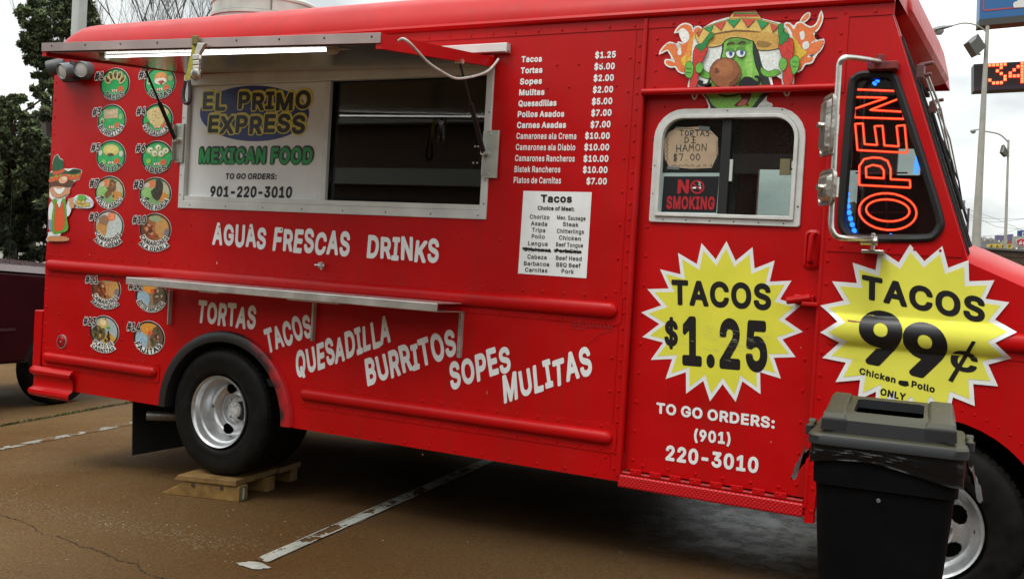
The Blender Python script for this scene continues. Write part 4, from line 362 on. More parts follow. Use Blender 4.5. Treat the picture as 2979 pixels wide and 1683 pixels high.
6*;(r+*(#++&r+!%X)0%3(O$v&y$h&B$f%p$o%B$~$y%;$V%V$>&#$(&D#|&r#z(.#|(M$((i$5)($H)>$^)P$y)^%9)f%X)i%})c&T)S&})@(=(~(X(`(j(7(u&f(y(~*k)#*t(}*},(#&x(7&p(C&g(V&K(_&*(Z%^(I%=(2%)&n$}&M%#&;%-&.%8%v%T%o%t%s&B&$&^&@&s&`&{ (w+;&{+<&n+7&f+0%/(k$m(4$Y&T$T&%$Y%K$f%%%#$V%@$:%i#{&2#n&`#h(.#k(R#s(r$%)2$:)L$T)`$p)n%4)v%T)z%})w&F)k&t)Y(9)C(T({(p([(~(*)0)3*g)6*t)2+&)(+4,&{&h(7&Z(F&F(M&*(K%g(@%M(.%<&r%3&V%4&@%?&.%T&#%t&&&9&2&P&E&b&`&j )(+^(n+b&w+a&`+Y&L+K$k(}$G(9$6&^$0&%$3%T$B$y$W$O$v$*%D#f%n#Q&?#F&i#C(D#I(r#X)7#k)X$*)t$K*-$p*<%=*B%g*B&9*8&p*((9)l(^)Q(y)1)4(g)F)Q*O)Y*k)Y+%)P+=)@+P,&r&D&|&=(&&0((%y(%%k&{%`&r%X&]%X&R%`&L%k&I%}&L&4&R&>&[&D
7*;%6$&%?$#&&$#&1$%&9$-)h*-)k*6)j*v)f+!)_+)%v++$v++$m+&$f*{$d*r$d*6$m*)$v*%(L*%(O*!%-$?%-$2 %1#r%?#o&-#o&:#s&G$!)w*!){*2){*{)q+2)d+;)U+=&-+=$q+<$]+2$S*{$S*2$Z*!$h)t$v)q(-)q(3)m$x$D$v$6$y$(%!#{ %!#O%:#J&6#K&Q#V&d#h*=)r*C*(*C+(*6+D)z+X)Z+b&U+b$v+b$d+_$Q+V$C+K$7+;$0+($.*;$0*($:)m$L)Z$_)P$q)L&L)L&R)H$T$M$Q$2$Y#r$h#_
8*;&g+3&4+-%t+!%^*t%:*X${*4$r)y$m)^$o)0$w(p%#(^%F(4%%&u$m&X$^&0$Y%g$]%F$g%&${$b%6$K%Z$4%}$%&B#|&k#y(=#~(^$*(}$9)=$L)X$j)i%*)r%F)u%g)q&0)a&X)K&v)+(4)O(b)_)0)a)^)[)y)Q*4)8*X(p*t(X+#(=+-,(h%^([%B(O%5(B%-&y$~&O%!&0%-%t%>%g%X%g%y%r&9&0&O&T&[&y&[(=&Q(W&=(f%},(R)b(V)F(P)*(B(r(*(e&g(`&K(c&3(p%|)*%w)F%{)b&+)t&B*&&g*/(**)(B)y &g+D&0+=%p+5%T+&%0*g$m*=$^)k$[)9$h(g$w(K%*(9$k&t$W&T$L&0$H%g$L%B$V$}$l$X%*$>%F$*%k#v&=#k&g#h(4#k(X#s)%$&)F$=)b$X)x$}*%%B**%g*%&1)v&T)c&t)G(9)V(K)f(g)r)9)p)k)a*=)B*g(y+&(^+5(B+=,(U%^(K%H(4%:&p%3&K%6&4%>%}%O%w%b%y%z&*&6&B&E&^&K&}&I(9&@(L&0(V%t,(C)X(E)B(@)0(4(}&}(t&b(q&K(u&9)$&/)9&-)O&3)b&=)m&O)v&g)y(%)u(9)j &g+i&%+a%b+V%B+G%++9$n*}$M*O$;)y$6)K$:)%$?(k$U(9$?&t$2&X$(&9$!%g$&%=$4$o$K$H$o#}%5#g%^#S&9#F&g#C(9#F(p#S)=#f)_#}*)$K*>$p*K%=*O%g*J&9*@&X*1&y)x(9*4(p*<)K*7)y*#*O)`*})E+9)0+G(k+V(K+a,(2%g(0%a&}%Z&k%W&T%Y&A%b&@%k&B%t&T&#&t&$(+%y(2%p,&|)K&y)>&k):&X)<&T)>&Q)F&T)P&b)T&t)R&z)O
9*;%[$$&M$#&[$+(w%~)?&Z)W(2)g(i)h);)_)m)P*2)7*U(w*n(M+&(.+0&[+2&D+0&#+&%e*v%I*c%4*M$|*2$p)r$h)Q$f)-$k(Z$w(7%2&n%Q&Q%n&B&;&6&h&2%O$?%N$2%R$+,&w*.(-*((;)|(Q)d(Y)Q(^)?(^(v(Q(V(;(>&w(2&V(2&F(6&7(?%}(V%q(v%q)D%})d&7){&F*(&V*. %V#p&R#o&`#t&h#{)(%t)M&Q)f(()v(Z)z)-)t)`)f*-)M*U)2*r(e+1(@+=&n+C&D+A%{+8%[+)%@*r%(*Z$n*;$`)v$W)V$T)-$Y(V$d(6$u&r%1&V%R&=%r&.&D&!&F%{%>$D%<$6%@$(%I#x,&{)v(7)i(G)Q(M)6(J(r(@(Z(*(H&n(B&R(D&;(Q&+(i&$)(&()H&3)`&H)r&`)y %I#N%`#J&V#K&n#R(##`)c&-*#&d*9(?*B(r*B)D*7)|*!*M)^*{);+=(n+T(:+d&i+h&;+e%n+Z%D+F$w+%$[*c$D*;$7)m$0)D$0(v$6(M$F&{$X&Z$r&=%5&!%f%d%!$`$t$D$u$($~#m%3#Z,&n)T&w)P(#)D(()6(()!(!(r&w(j&`(g&S(m&M(v&J)(&J);&P)H&V)P&`)T
$*5&K+w&B+s&;+f&:+/%p+#%O*r%0*Z$u*A$a)t$Y)F$Z)/$d(k$m(X%%(>%T&y&7&b&;&]&;%*&9%&&%%/%k%@%_%S%X%o%K%z$X%z$O%s$K%f$P%F$Y%*$i$k$}$R%9$@%T$1&:#x&;#F&B#8&O#5(%#6(.#=(1#F(2#x(g$*)%$7)C$J)Z$b)r%/)z%J)|%f){&$)r&F)f&])T&s)B(%(}(:(4(U(1(X(2*$(F){(X)m(d)](k)A(y)7)g)8)s)A)t)O)p)k)g**)Y*A)F*W)0*j(p*z(O+)(4+0(1+4(1+f(*+r&y+w,(4%&(1%*(2&F(4&H(B&C(^&4(k&%(p%x(q%f(m%S(f%F(W%8(F%.,&9*%&;)}&;(t&9(o%y(~%l)/%g)8%e)F%h)X%n)f%y)r &K--&9-$&-+t&)+f&&+=%[+/%=*{$}*e$j*O$T**$L)k$I)S$I)/$N(t$[(S$h(A$y(/%=&s%b&`&&&S&)%F&%%C%r%S%d%}%Z&*%O&0$T&/$A%}$<%t$:%f$?%A$J$}$Y$b$p$G%+$4%B$%%b#t&&#k&*#=&9#)&K#!&}#!(4#*(?#8(D#k(k#u)4$*)O$>)g$U*$%$*2%X*2%x**&A)z&])g&x)O(2)4(D(p(S(F(b(B(f(B)b(F)g(O)](Z)=(b)1(k))(y)$)b)$)p)()z)/*$)8**)O)})})g*M)O*f)9*y(t+/(F+>(B+A(B+k(8+}(0-(&}--,(F&.(X%}(`%o(_%](R%J(F%A(B%F(C&*,&%)1%z)8%w)A%w)O%})^&%)c&))]&))8
.&@%z$H&!$`%z${%m%3%V%C%;%H%!%C$i%3$[${$W$`$[$H$i$5%!$#%;#|%V$#%m$5 &0$D&5$d&.%(%v%B%Z%T%;%Y$v%Q$]%?$K%!$F$`$M$?$`$$${#p%?#k%`#r%z$(
:&@%z$H&!$`%z${%m%3%V%C%;%H%!%C$i%3$[${$W$`$[$H$i$5%!$#%;#|%V$#%m$5,%V)H%;)M%!)H$l);$[)!$W(i$](M$i(:%!(*%;($%V()%m(:%z(M&!(i%z)!%k); &0$D&5$d&.%(%v%B%Z%T%;%Y$v%Q$]%?$K%!$F$`$M$?$`$$${#p%?#k%`#r%z$(,%i)R%H)^%()[$f)M$Q)6$F(r$H(Q$V(5$o&{%2&p%Q&r%o(!&((;&4(Z&3({&!)>
#*.$o$&$x$#%S$#%a$-%y%V&s%W&w%V&w%Q&d$;&e$2&j$)&s$#(W$%(c$2(x%V)]%X)g%`)s&?)q&M)f&V)/&W)+&Z):(Q)<(S)x(T*$(W*.(d*6)?*3)K*))R)N)S)I)V)]*r)Z*{)S+()J++(o++(b+!(^*v(I)V(E)S&N)S&J)V&^*r&]*{&W+$&N+*%j+)%c+!%_*v%J)U$f)S$X)H$M(i$R(Z$](T%8(S%:(Q%-&Z%)&W$J&V$>&Q$8&H$/%m$3%`$<%X$y%V$f$;$g$2,&/&W&-&Z&<(S(8(S()&W $f#t$x#o%S#o%h#v%t$-&+%D&/%F&]%F&c%D&R$;&X$!&f#s&s#o(]#q(j#z(s$-)*%D)/%F)a%G)m%M)v%V)|%i*)&?*(&M)|&[)o&f)@&i)H(?)N(B)|(C*5(M*>(`*G)D*A)U*3)b*$)e)a)e)^)i)n*r)j+()]+7)J+=(s+=(f+;([+6(R+-(L*{(;)i(8)f&f)e&_)i&o*r&m+!&h+-&]+8&N+<%f+;%W+2%O+!%<)i%8)e$a)d$S)^$J)R$=(m$>(Z$G(M$S(E%$(A$z&m$x&i$A&g$/&Z$&&M#y%i$#%V$3%J$A%F$a%F$d%D$T$6$Y$!,(#(?&x&i&A&i&J(A&|(B $S#T$a#N$s#J%]#K%x#U&8#o&J#Y&f#L(S#J(j#O)&#`)8#v)J${)f%!)x%)*/%6*:%D*C%Z*N&D*F&d*5&{*Q(6*`(M*k)6*l)H*e)`*W)s*E*$*/*.*7*m*5+(*(+D)o+W)N+b(f+a(J+V(/+<&w+Q&]+`%o+b%W+]%?+M%/+6%)+!$x*0$]*-$J*%$8)v$-)i#~)Q#s(d#z(H$3(-#s&x#c&`#U%v#U%d#[%M#g%;#x%-$9${$0$?$1$($=#i
((;&u+J&1+J&&+E%x+5%^*Y%D)l%3)%%%(5%#&5%)%^%5%%%K$9%c#^&##%&1!z&u!{&~##((#0(%#9&X$>&C$~&4%c&.&G&3(>&D)>&]*0((+5(#+B &z+Z&1+[%~+W%r+K%T*p%9*%%!)0$s(G$n&g$o&5$t%^%!$~%<$0%S#T%q!y&$!l&5!i&z!j(1!u(9#+(8#>&j$B&R%+&E%g&@&B&C(9&U)9&m*+(9+0(9+>(4+K(*+T
)(;$W+I$N+B$J+5$r*0%/)>%@(>%E&G%?%g%2%%$v$>$L#9$J#0$R!~$]!z%A!z%J!~%_#B%v#u&0$P&@%+&I%^&N&9&O&g&J(G&>)0&))~%i*l%N+B%A+J $W+[$J+U$@+K$:+>$:+0$b*+$y)9%0(9%4&B%+%Y$x$y$`$5$;#>$9#0$A!w$S!k%E!j%Y!u%m#9&+#p&H$c&U%>&_%y&a&T&^(5&Q)+&@)p&#*c%`+G%S+T%E+[
-*;%>&:%E&1%N&-)$&-)/&3)4&>)3&~).(+(|(1%J(0%C(+%>&~ )D(&)8(:)$(B%E(A%8(9%-(&%.&5%:%~%N%w))%x)<&&)C&5
¢)]&9$#&g$#&q$(&y$6&y$a(P$s(p%+)1%H)F%m)N&-)G&;(Y&N(K&F(@&-(5%y&~%k&y%k&y%m&y)?(%)=(5)2(?)!(I(i(T(`(^(`)>(o)I(v)L)()B)F)3)`(y)x(^*1(>*@&y*H&x*v&p+(&g++&9++&++!&(*v&&*H%Y*9%0)x$q)Z$X)-$L(`$G(($J&V$W&!$p%Q%0%3%Y$r&%$d&($2&0$(,&%%n%p%}%b&6%Y&M%R&m%R(2%V(Q%_(m%l)&%~):&%)=&&); &5#p&l#o&~#x(-$-(0$S(^$g)%%#)F%H)Z%r)_&2)Y&?)Q&H)G&N(c&_(P&^(B&V(;&M(0&3(/&6(0(w(>(Z(K(Q(Y(N)G(`)T(i)](v)^)-)P)Q);)r)#*-(^*D(0*V(-+!(%+/&y+7&g+=&0+;%~+3%t+!%r*V%B*@$~*&$c)d$G)2$<(d$6(($<&D$H%v$c%G$~%&%B$k%q$V%v$(&$#v,%p&A%h&Z%c(!%e(D%n(d%p(i%r(`%r&H'''
GLY = {}
def _dec(t): return [(AB.index(t[i]) * 90 + AB.index(t[i + 1]) - 200) / 1000 for i in range(0, len(t), 2)]
for _e in GL.split('\n'):
    GLY[_e[0]] = (_dec(_e[1:3])[0], [[list(zip(*[iter(_dec(l))] * 2)) for l in w.split(',')] for w in _e[3:].split(' ')])
_ch = {}
def glyphs(txt, bold=.0):
    wgt = 0 if bold < .027 else (1 if bold < .068 else 2); k = (txt, wgt)
    if k in _gc: return _gc[k]
    V, F, x = [], [], 0; wi = 0; ws_ = []; vi_ = []; ci = 0
    for c in txt:
        if c == ' ': x += .19; wi += 1; continue
        adv, ws = GLY[c]; w = min(wgt, len(ws) - 1)
        if (c, w) not in _ch:
            vs, fs = plate2d([], ws[w], 0); _ch[(c, w)] = ([(a, b) for a, b, _ in vs], fs)
        vs, fs = _ch[(c, w)]; o_ = len(V)
        V += [(a + x, b) for a, b in vs]; F += [tuple(o_ + i for i in f) for f in fs]; ws_ += [wi] * len(fs); x += adv + .05; vi_ += [ci] * len(vs); ci += 1
    _gc[k] = (V, F); _gw[k] = ws_; _gv[k] = vi_; return _gc[k]
CAP = .509
def text_uv(txt, bold, warp=None):
    vs, fs = glyphs(txt, bold); b0, _ = glyphs(txt, min(bold, .05)); e = .019 if bold < .027 else .036
    x0 = min(x for x, y in b0); x1 = max(x for x, y in b0)
    out = [((x - x0) / (x1 - x0), (y + e) / (CAP + 2 * e)) for x, y in vs]
    if warp: out = [warp(u, v, i) for (u, v), i in zip(out, _gv[gkey(txt, bold)])]
    return out, fs
def tline(mb, txt, L, R, T, bold=.02, lift=.002, Y=YS, mi=0, col=None, warp=None, pf=None, word=None):
    pf = pf or (lambda x, y: S(x, y, lift, Y))
    l3, r3, t3 = pf(*L), pf(*R), pf(*T)
    uv, fs = text_uv(txt, bold, warp)
    if word is not None:
        wl_ = _gw[(txt, 0 if bold < .027 else (1 if bold < .068 else 2))]; fs = [f for f, w in zip(fs, wl_) if w == word]
        used = sorted({i for f in fs for i in f}); mp_ = {i: j for j, i in enumerate(used)}; uv = [uv[i] for i in used]; fs = [tuple(mp_[i] for i in f) for f in fs]
    mb.mesh([l3 + (r3 - l3) * u + (t3 - l3) * v for u, v in uv], fs, mi, col)
def hpx(L, h): return (L[0] + h * .06, L[1] - h)             # a point h pixels above L along the plumb line
def fat(pts, d):
    n = len(pts); A = sum(pts[i][0] * pts[(i + 1) % n][1] - pts[(i + 1) % n][0] * pts[i][1] for i in range(n))
    sg = 1 if A > 0 else -1; out = []
    for i in range(n):
        a, b, c = pts[i - 1], pts[i], pts[(i + 1) % n]
        e1 = Vector((b[0] - a[0], b[1] - a[1])); e2 = Vector((c[0] - b[0], c[1] - b[1]))
        if e1.length < 1e-6 or e2.length < 1e-6: out.append(b); continue
        e1.normalize(); e2.normalize(); nn = Vector((e1.y + e2.y, -e1.x - e2.x))
        if nn.length < .3: nn = Vector((e1.y, -e1.x))
        nn.normalize(); q = 1 / max(.5, nn.dot(Vector((e1.y, -e1.x))))
        out.append((b[0] + sg * nn.x * d * q, b[1] + sg * nn.y * d * q))
    return out
def clip(pts, keep):
    out = []
    for i in range(len(pts)):
        a, b = pts[i - 1], pts[i]; ka, kb = keep(a), keep(b)
        if (ka < 0) != (kb < 0):
            t = ka / (ka - kb); out.append((a[0] + (b[0] - a[0]) * t, a[1] + (b[1] - a[1]) * t))
        if kb >= 0: out.append(b)
    return out
class Art:
    """flat print: polygons in picture-survey units laid on a plane, each layer a hair above the last"""
    def __init__(s, pf, k=None, step=.00025, start=.002): s.mb = MB(); s.pf = pf; s.l = start; s.k = k; s.step = step
    def poly(s, pts, rgb, smooth=3, out=0, outc=(250, 250, 250)):
        if smooth: pts = smooth_loop(pts, smooth)
        if out: s._add(fat(pts, out), outc)
        s._add(pts, rgb)
    def _add(s, pts, rgb):
        if s.k: pts = clip(pts, s.k)
        if len(pts) < 3: return
        vs = [s.pf(x, y, s.l) for x, y in pts]; s.l += s.step
        s.mb.face(vs, 0, lin(rgb))
    def ell(s, cx, cy, rx, ry, rgb, out=0, outc=(20, 20, 20), n=18, jit=0, rot=0):
        pts = []
        for i in range(n):
            a = 2 * PI * i / n; q = 1 + random.uniform(-jit, jit)
            x, y = rx * q * math.cos(a), ry * q * math.sin(a)
            pts.append((cx + x * math.cos(rot) - y * math.sin(rot), cy + x * math.sin(rot) + y * math.cos(rot)))
        if out: s._add(fat(pts, out), outc)
        s._add(pts, rgb)
    def text(s, txt, L, R, T, rgb, bold=.02, warp=None):
        l3, r3, t3 = s.pf(L[0], L[1], s.l), s.pf(R[0], R[1], s.l), s.pf(T[0], T[1], s.l)
        uv, fs = text_uv(txt, bold, warp)
        s.mb.mesh([stag(l3 + (r3 - l3) * u + (t3 - l3) * v, i) for (u, v), i in zip(uv, _gv[gkey(txt, bold)])], fs, 0, lin(rgb)); s.l += s.step
# ================================================================== GROUND
def ground_mat(name, paint=None):
    m = bpy.data.materials.new(name); m.use_nodes = True; t = m.node_tree; b = t.nodes['Principled BSDF']; L = t.links.new
    c = N(t, 'ShaderNodeTexCoord')
    def noise(sc_, det, ro=.55):
        n = N(t, 'ShaderNodeTexNoise'); n.inputs['Scale'].default_value = sc_; n.inputs['Detail'].default_value = det; n.inputs['Roughness'].default_value = ro
        L(c.outputs['Object'], n.inputs['Vector']); return n
    def ramp(src, p0, c0, p1, c1):
        r = N(t, 'ShaderNodeValToRGB'); e = r.color_ramp.elements; e[0].position = p0; e[0].color = (*c0, 1); e[1].position = p1; e[1].color = (*c1, 1); L(src, r.inputs[0]); return r
    def mix(f, a, b_, mode='MIX'):
        x = N(t, 'ShaderNodeMixRGB', blend_type=mode)
        if isinstance(f, float): x.inputs[0].default_value = f
        else: L(f, x.inputs[0])
        for i, q in ((1, a), (2, b_)):
            if isinstance(q, tuple): x.inputs[i].default_value = (*q, 1)
            else: L(q, x.inputs[i])
        return x.outputs[0]
    big = noise(.55, 6); mid = noise(5, 8, .65); fine = noise(75, 3, .6); grit = noise(210, 2)
    base = ramp(big.outputs['Fac'], .33, (.100, .047, .014), .68, (.176, .112, .054)).outputs[0]
    base = mix(ramp(mid.outputs['Fac'], .35, (0, 0, 0), .75, (.55, .55, .55)).outputs[0], base, (.15, .09, .038))
    base = mix(ramp(fine.outputs['Fac'], .3, (.62, .62, .62), .7, (1.25, 1.25, 1.25)).outputs[0], base, base) if False else base
    sp = ramp(fine.outputs['Fac'], .36, (.68, .66, .64), .66, (1.22, 1.22, 1.2)).outputs[0]
    base = mix(1.0, base, sp, 'MULTIPLY')
    # darker, slightly smoother strip along the truck with soft uneven edges
    sx = N(t, 'ShaderNodeSeparateXYZ'); L(c.outputs['Object'], sx.inputs[0])
    def band(v, lo, hi, w):
        a = N(t, 'ShaderNodeMapRange', interpolation_type='SMOOTHSTEP'); a.inputs['From Min'].default_value = lo - w; a.inputs['From Max'].default_value = lo + w; L(v, a.inputs[0])
        d = N(t, 'ShaderNodeMapRange', interpolation_type='SMOOTHSTEP'); d.inputs['From Min'].default_value = hi + w; d.inputs['From Max'].default_value = hi - w; L(v, d.inputs[0])
        q = N(t, 'ShaderNodeMath', operation='MULTIPLY'); L(a.outputs[0], q.inputs[0]); L(d.outputs[0], q.inputs[1]); return q.outputs[0]
    # distorted coordinates
    dn = noise(1.1, 3); dx = N(t, 'ShaderNodeMath', operation='MULTIPLY_ADD'); dx.inputs[1].default_value = 1.3; L(dn.outputs['Fac'], dx.inputs[0]); L(sx.outputs['Y'], dx.inputs[2])
    dxx = N(t, 'ShaderNodeMath', operation='MULTIPLY_ADD'); dxx.inputs[1].default_value = 1.6; L(dn.outputs['Fac'], dxx.inputs[0]); L(sx.outputs['X'], dxx.inputs[2])
    dark_band = N(t, 'ShaderNodeMath', operation='MULTIPLY'); L(band(dx.outputs[0], 5.6, 10.4, .55), dark_band.inputs[0]); L(band(dxx.outputs[0], -3.4, 3.0, .9), dark_band.inputs[1])
    ob = N(t, 'ShaderNodeMath', operation='MULTIPLY'); L(dark_band.outputs[0], ob.inputs[0]); ob.inputs[1].default_value = .9
    base = mix(ob.outputs[0], base, (.009, .0085, .008))
    wr_ = N(t, 'ShaderNodeMapRange', interpolation_type='SMOOTHSTEP'); wr_.inputs['From Min'].default_value = -5.2; wr_.inputs['From Max'].default_value = -1.6; wr_.inputs['To Max'].default_value = .62; L(dxx.outputs[0], wr_.inputs[0])
    base = mix(wr_.outputs[0], base, (.040, .019, .0075))
    # exposed aggregate patch, running from the left foreground towards the painted line
    al = N(t, 'ShaderNodeMath', operation='MULTIPLY_ADD'); al.inputs[1].default_value = -.02; L(sx.outputs['X'], al.inputs[0]); L(sx.outputs['Y'], al.inputs[2])
    a2 = N(t, 'ShaderNodeMath', operation='MULTIPLY_ADD'); a2.inputs[1].default_value = .5; L(dn.outputs['Fac'], a2.inputs[0]); L(al.outputs[0], a2.inputs[2])
    ag = N(t, 'ShaderNodeMath', operation='MULTIPLY'); L(band(a2.outputs[0], 4.12, 4.3, .18), ag.inputs[0]); L(band(sx.outputs['X'], -5.6, -3.45, .35), ag.inputs[1])
    vo = N(t, 'ShaderNodeTexVoronoi'); vo.inputs['Scale'].default_value = 62; L(c.outputs['Object'], vo.inputs['Vector'])
    vm = N(t, 'ShaderNodeSeparateColor'); L(vo.outputs['Color'], vm.inputs[0])
    vr = ramp(vm.outputs[0], .5, (0, 0, 0), .6, (1, 1, 1)).outputs[0]
    vd = ramp(vo.outputs['Distance'], .35, (1, 1, 1), .55, (0, 0, 0)).outputs[0]
    agm = N(t, 'ShaderNodeMath', operation='MULTIPLY'); L(vr, agm.inputs[0]); L(ag.outputs[0], agm.inputs[1])
    ag2 = N(t, 'ShaderNodeMath', operation='MULTIPLY'); L(vd, ag2.inputs[0]); L(agm.outputs[0], ag2.inputs[1])
    ag3 = N(t, 'ShaderNodeMath', operation='MULTIPLY'); L(ag2.outputs[0], ag3.inputs[0]); ag3.inputs[1].default_value = .6
    base = mix(ag3.outputs[0], base, (.24, .21, .15))
    wetc = noise(.8, 5)
    rough = N(t, 'ShaderNodeMapRange'); rough.inputs['From Min'].default_value = .35; rough.inputs['From Max'].default_value = .65
    rough.inputs['To Min'].default_value = .5; rough.inputs['To Max'].default_value = .85; L(wetc.outputs['Fac'], rough.inputs[0])
    rw = N(t, 'ShaderNodeMath', operation='MULTIPLY_ADD'); rw.inputs[1].default_value = -.2; L(dark_band.outputs[0], rw.inputs[0]); L(rough.outputs[0], rw.inputs[2])
    rfin = rw.outputs[0]
    if paint:
        w = noise(9, 9, .7); w2 = noise(2.2, 4)
        ad = N(t, 'ShaderNodeMath', operation='MULTIPLY_ADD'); ad.inputs[1].default_value = .55; L(w2.outputs['Fac'], ad.inputs[0]); L(w.outputs['Fac'], ad.inputs[2])
        pm = ramp(ad.outputs[0], paint, (0, 0, 0), paint + .012, (1, 1, 1)).outputs[0]
        pc = ramp(mid.outputs['Fac'], .3, (.24, .24, .21), .7, (.36, .36, .32)).outputs[0]
        base = mix(pm, base, pc)
    L(base, b.inputs['Base Color']); L(rfin, b.inputs['Roughness']); 
    pt = N(t, 'ShaderNodeMath', operation='MULTIPLY'); L(band(dxx.outputs[0], -.95, 1.4, .4), pt.inputs[0]); L(band(dx.outputs[0], 5.2, 9.0, .6), pt.inputs[1])
    spn = N(t, 'ShaderNodeMath', operation='MULTIPLY_ADD'); spn.inputs[1].default_value = .5; spn.inputs[2].default_value = .05; pz_ = N(t, 'ShaderNodeMath', operation='MULTIPLY'); L(pt.outputs[0], pz_.inputs[0]); L(ramp(noise(7, 8, .75).outputs['Fac'], .45, (0, 0, 0), .62, (1, 1, 1)).outputs[0], pz_.inputs[1]); L(pz_.outputs[0], spn.inputs[0]); L(spn.outputs[0], b.inputs['Specular IOR Level'])
    bp = N(t, 'ShaderNodeBump'); bp.inputs['Strength'].default_value = .5; bp.inputs['Distance'].default_value = .006
    ht = N(t, 'ShaderNodeMath', operation='MULTIPLY_ADD'); ht.inputs[1].default_value = .8; L(fine.outputs['Fac'], ht.inputs[0]); L(mid.outputs['Fac'], ht.inputs[2])
    ht2 = N(t, 'ShaderNodeMath', operation='MULTIPLY_ADD'); ht2.inputs[1].default_value = 1.2; L(ag2.outputs[0], ht2.inputs[0]); L(ht.outputs[0], ht2.inputs[2])
    L(ht2.outputs[0], bp.inputs['Height'])
    L(bp.outputs[0], b.inputs['Normal'])
    return m
GROUND = ground_mat('stained_concrete'); LINE = ground_mat('worn_line_paint', .77); LINE2 = ground_mat('worn_line_paint_edge', .66)
mb = MB()
xs = [-400, -120, -40, -25, -18, -13.38] + [-13.38 + 18 * i / 36 for i in range(1, 37)] + [9, 16, 30, 80, 400]
ys = [-200, -60, -20, -10, -6, -3.4] + [-3.4 + 16 * i / 32 for i in range(1, 33)] + [16, 24, 40, 90, 240, 600]
gv = [(x, y, gz(x, y)) for y in ys for x in xs]; nx = len(xs)
mb.mesh(gv, [(j * nx + i, j * nx + i + 1, (j + 1) * nx + i + 1, (j + 1) * nx + i) for j in range(len(ys) - 1) for i in range(nx - 1)])
put('ground', mb, GROUND, org=(0, 0, 0), kind='structure', smooth=True)

def strip(name, p0, p1, w, m, lift=.004, jit=0, n=60, taper=False):
    mb = MB(); p0 = Vector(p0); p1 = Vector(p1); d = (p1 - p0); d.z = 0; nn = Vector((-d.y, d.x, 0)).normalized(); L = []; Rr = []
    for i in range(n + 1):
        p = p0.lerp(p1, i / n); ww = w / 2
        a = p + nn * (ww + random.uniform(-jit, jit)); b = p - nn * (ww + random.uniform(-jit, jit))
        L.append((a.x, a.y, gz(a.x, a.y) + lift)); Rr.append((b.x, b.y, gz(b.x, b.y) + lift))
    mb.mesh(L + Rr, [(i, i + 1, n + 2 + i, n + 1 + i) for i in range(n)])
    return put(name, mb, m, org=(0, 0, 0), kind='structure')
a0, a1 = G(760, 1632), G(1440, 1331); d = (a1 - a0)
strip('parking_line', a0, a1 + d * 1.2, .095, LINE, jit=.004)
# the two crisper edges of the old line
nn = Vector((-d.y, d.x, 0)).normalized()
strip('parking_line', a0 - nn * .040, a1 + d * 1.2 - nn * .044, .014, LINE2, lift=.008, jit=.002)
strip('parking_line', a0 + d * .12 + nn * .036, a1 + d * 1.2 + nn * .044, .008, LINE2, lift=.008, jit=.002)
b0, b1 = G(0, 1305), G(378, 1232); d2 = b1 - b0
strip('parking_line', b0 - d2 * 1.2, b1 + d2 * 2.5, .095, LINE, jit=.004)
# paint blob at the end of the line
mb = MB(); c0 = G(735, 1645); pts = []
for i in range(22):
    a = 2 * PI * i / 22; q = 1 + random.uniform(-.22, .22); x = c0.x + math.cos(a) * .085 * q; y = c0.y + math.sin(a) * .045 * q; pts.append((x, y, gz(x, y) + .005))
mb.face(pts); put('paint_blob', mb, mat('line_paint', (.34, .34, .30), .5, 0, 20, .15), org=(0, 0, 0), kind='structure')
# moss in the slab joint
MOSS = mat('moss', (.035, .075, .012), .9, 0, 30, .5, .6, 90)
j0, j1 = G(0, 1240), G(375, 1171.5); dj = j1 - j0
strip('slab_joint', j0 - dj, j1 + dj * 2.5, .016, mat('joint_shadow', (.02, .018, .012), .9), lift=.003)
mb = MB()
for i in range(1500):
    p = (j0 - dj).lerp(j1 + dj * 2, random.random()); x = p.x + random.gauss(0, .011); y = p.y; z = gz(x, y) + .004; h = random.uniform(.006, .022); a = random.uniform(0, PI)
    ux, uy = math.cos(a) * .006, math.sin(a) * .006
    mb.face([(x - ux, y - uy, z), (x + ux, y + uy, z), (x + random.uniform(-.01, .01), y + random.uniform(-.01, .01), z + h)])
put('moss', mb, MOSS, org=(0, 0, 0), kind='stuff', label='thin green moss growing along the slab joint at the left', cat='moss', fixn=False)
# crack in the slab
cpx = [(0, 1498), (60, 1513), (95, 1532), (120, 1552), (170, 1562), (215, 1577), (232, 1590), (262, 1594), (290, 1604), (335, 1622), (345, 1630), (400, 1642), (408, 1655), (425, 1668), (470, 1682), (520, 1700)]
mb = MB(); fine_pts = []
for i in range(len(cpx) - 1):
    for j in range(7):
        t = j / 7; fine_pts.append((cpx[i][0] + (cpx[i + 1][0] - cpx[i][0]) * t + random.uniform(-2, 2), cpx[i][1] + (cpx[i + 1][1] - cpx[i][1]) * t + random.uniform(-2.4, 2.4)))
Lp, Rp = [], []
for i, (x, y) in enumerate(fine_pts):
    P = G(x, y, .003); w = random.choice((.0010, .0014, .0022, .0045))
    Lp.append((P.x, P.y + w, P.z)); Rp.append((P.x, P.y - w, P.z))
n = len(Lp); mb.mesh(Lp + Rp, [(i, i + 1, n + i + 1, n + i) for i in range(n - 1)])
put('crack', mb, mat('crack_shadow', (.012, .010, .008), .95), org=(0, 0, 0), kind='structure')
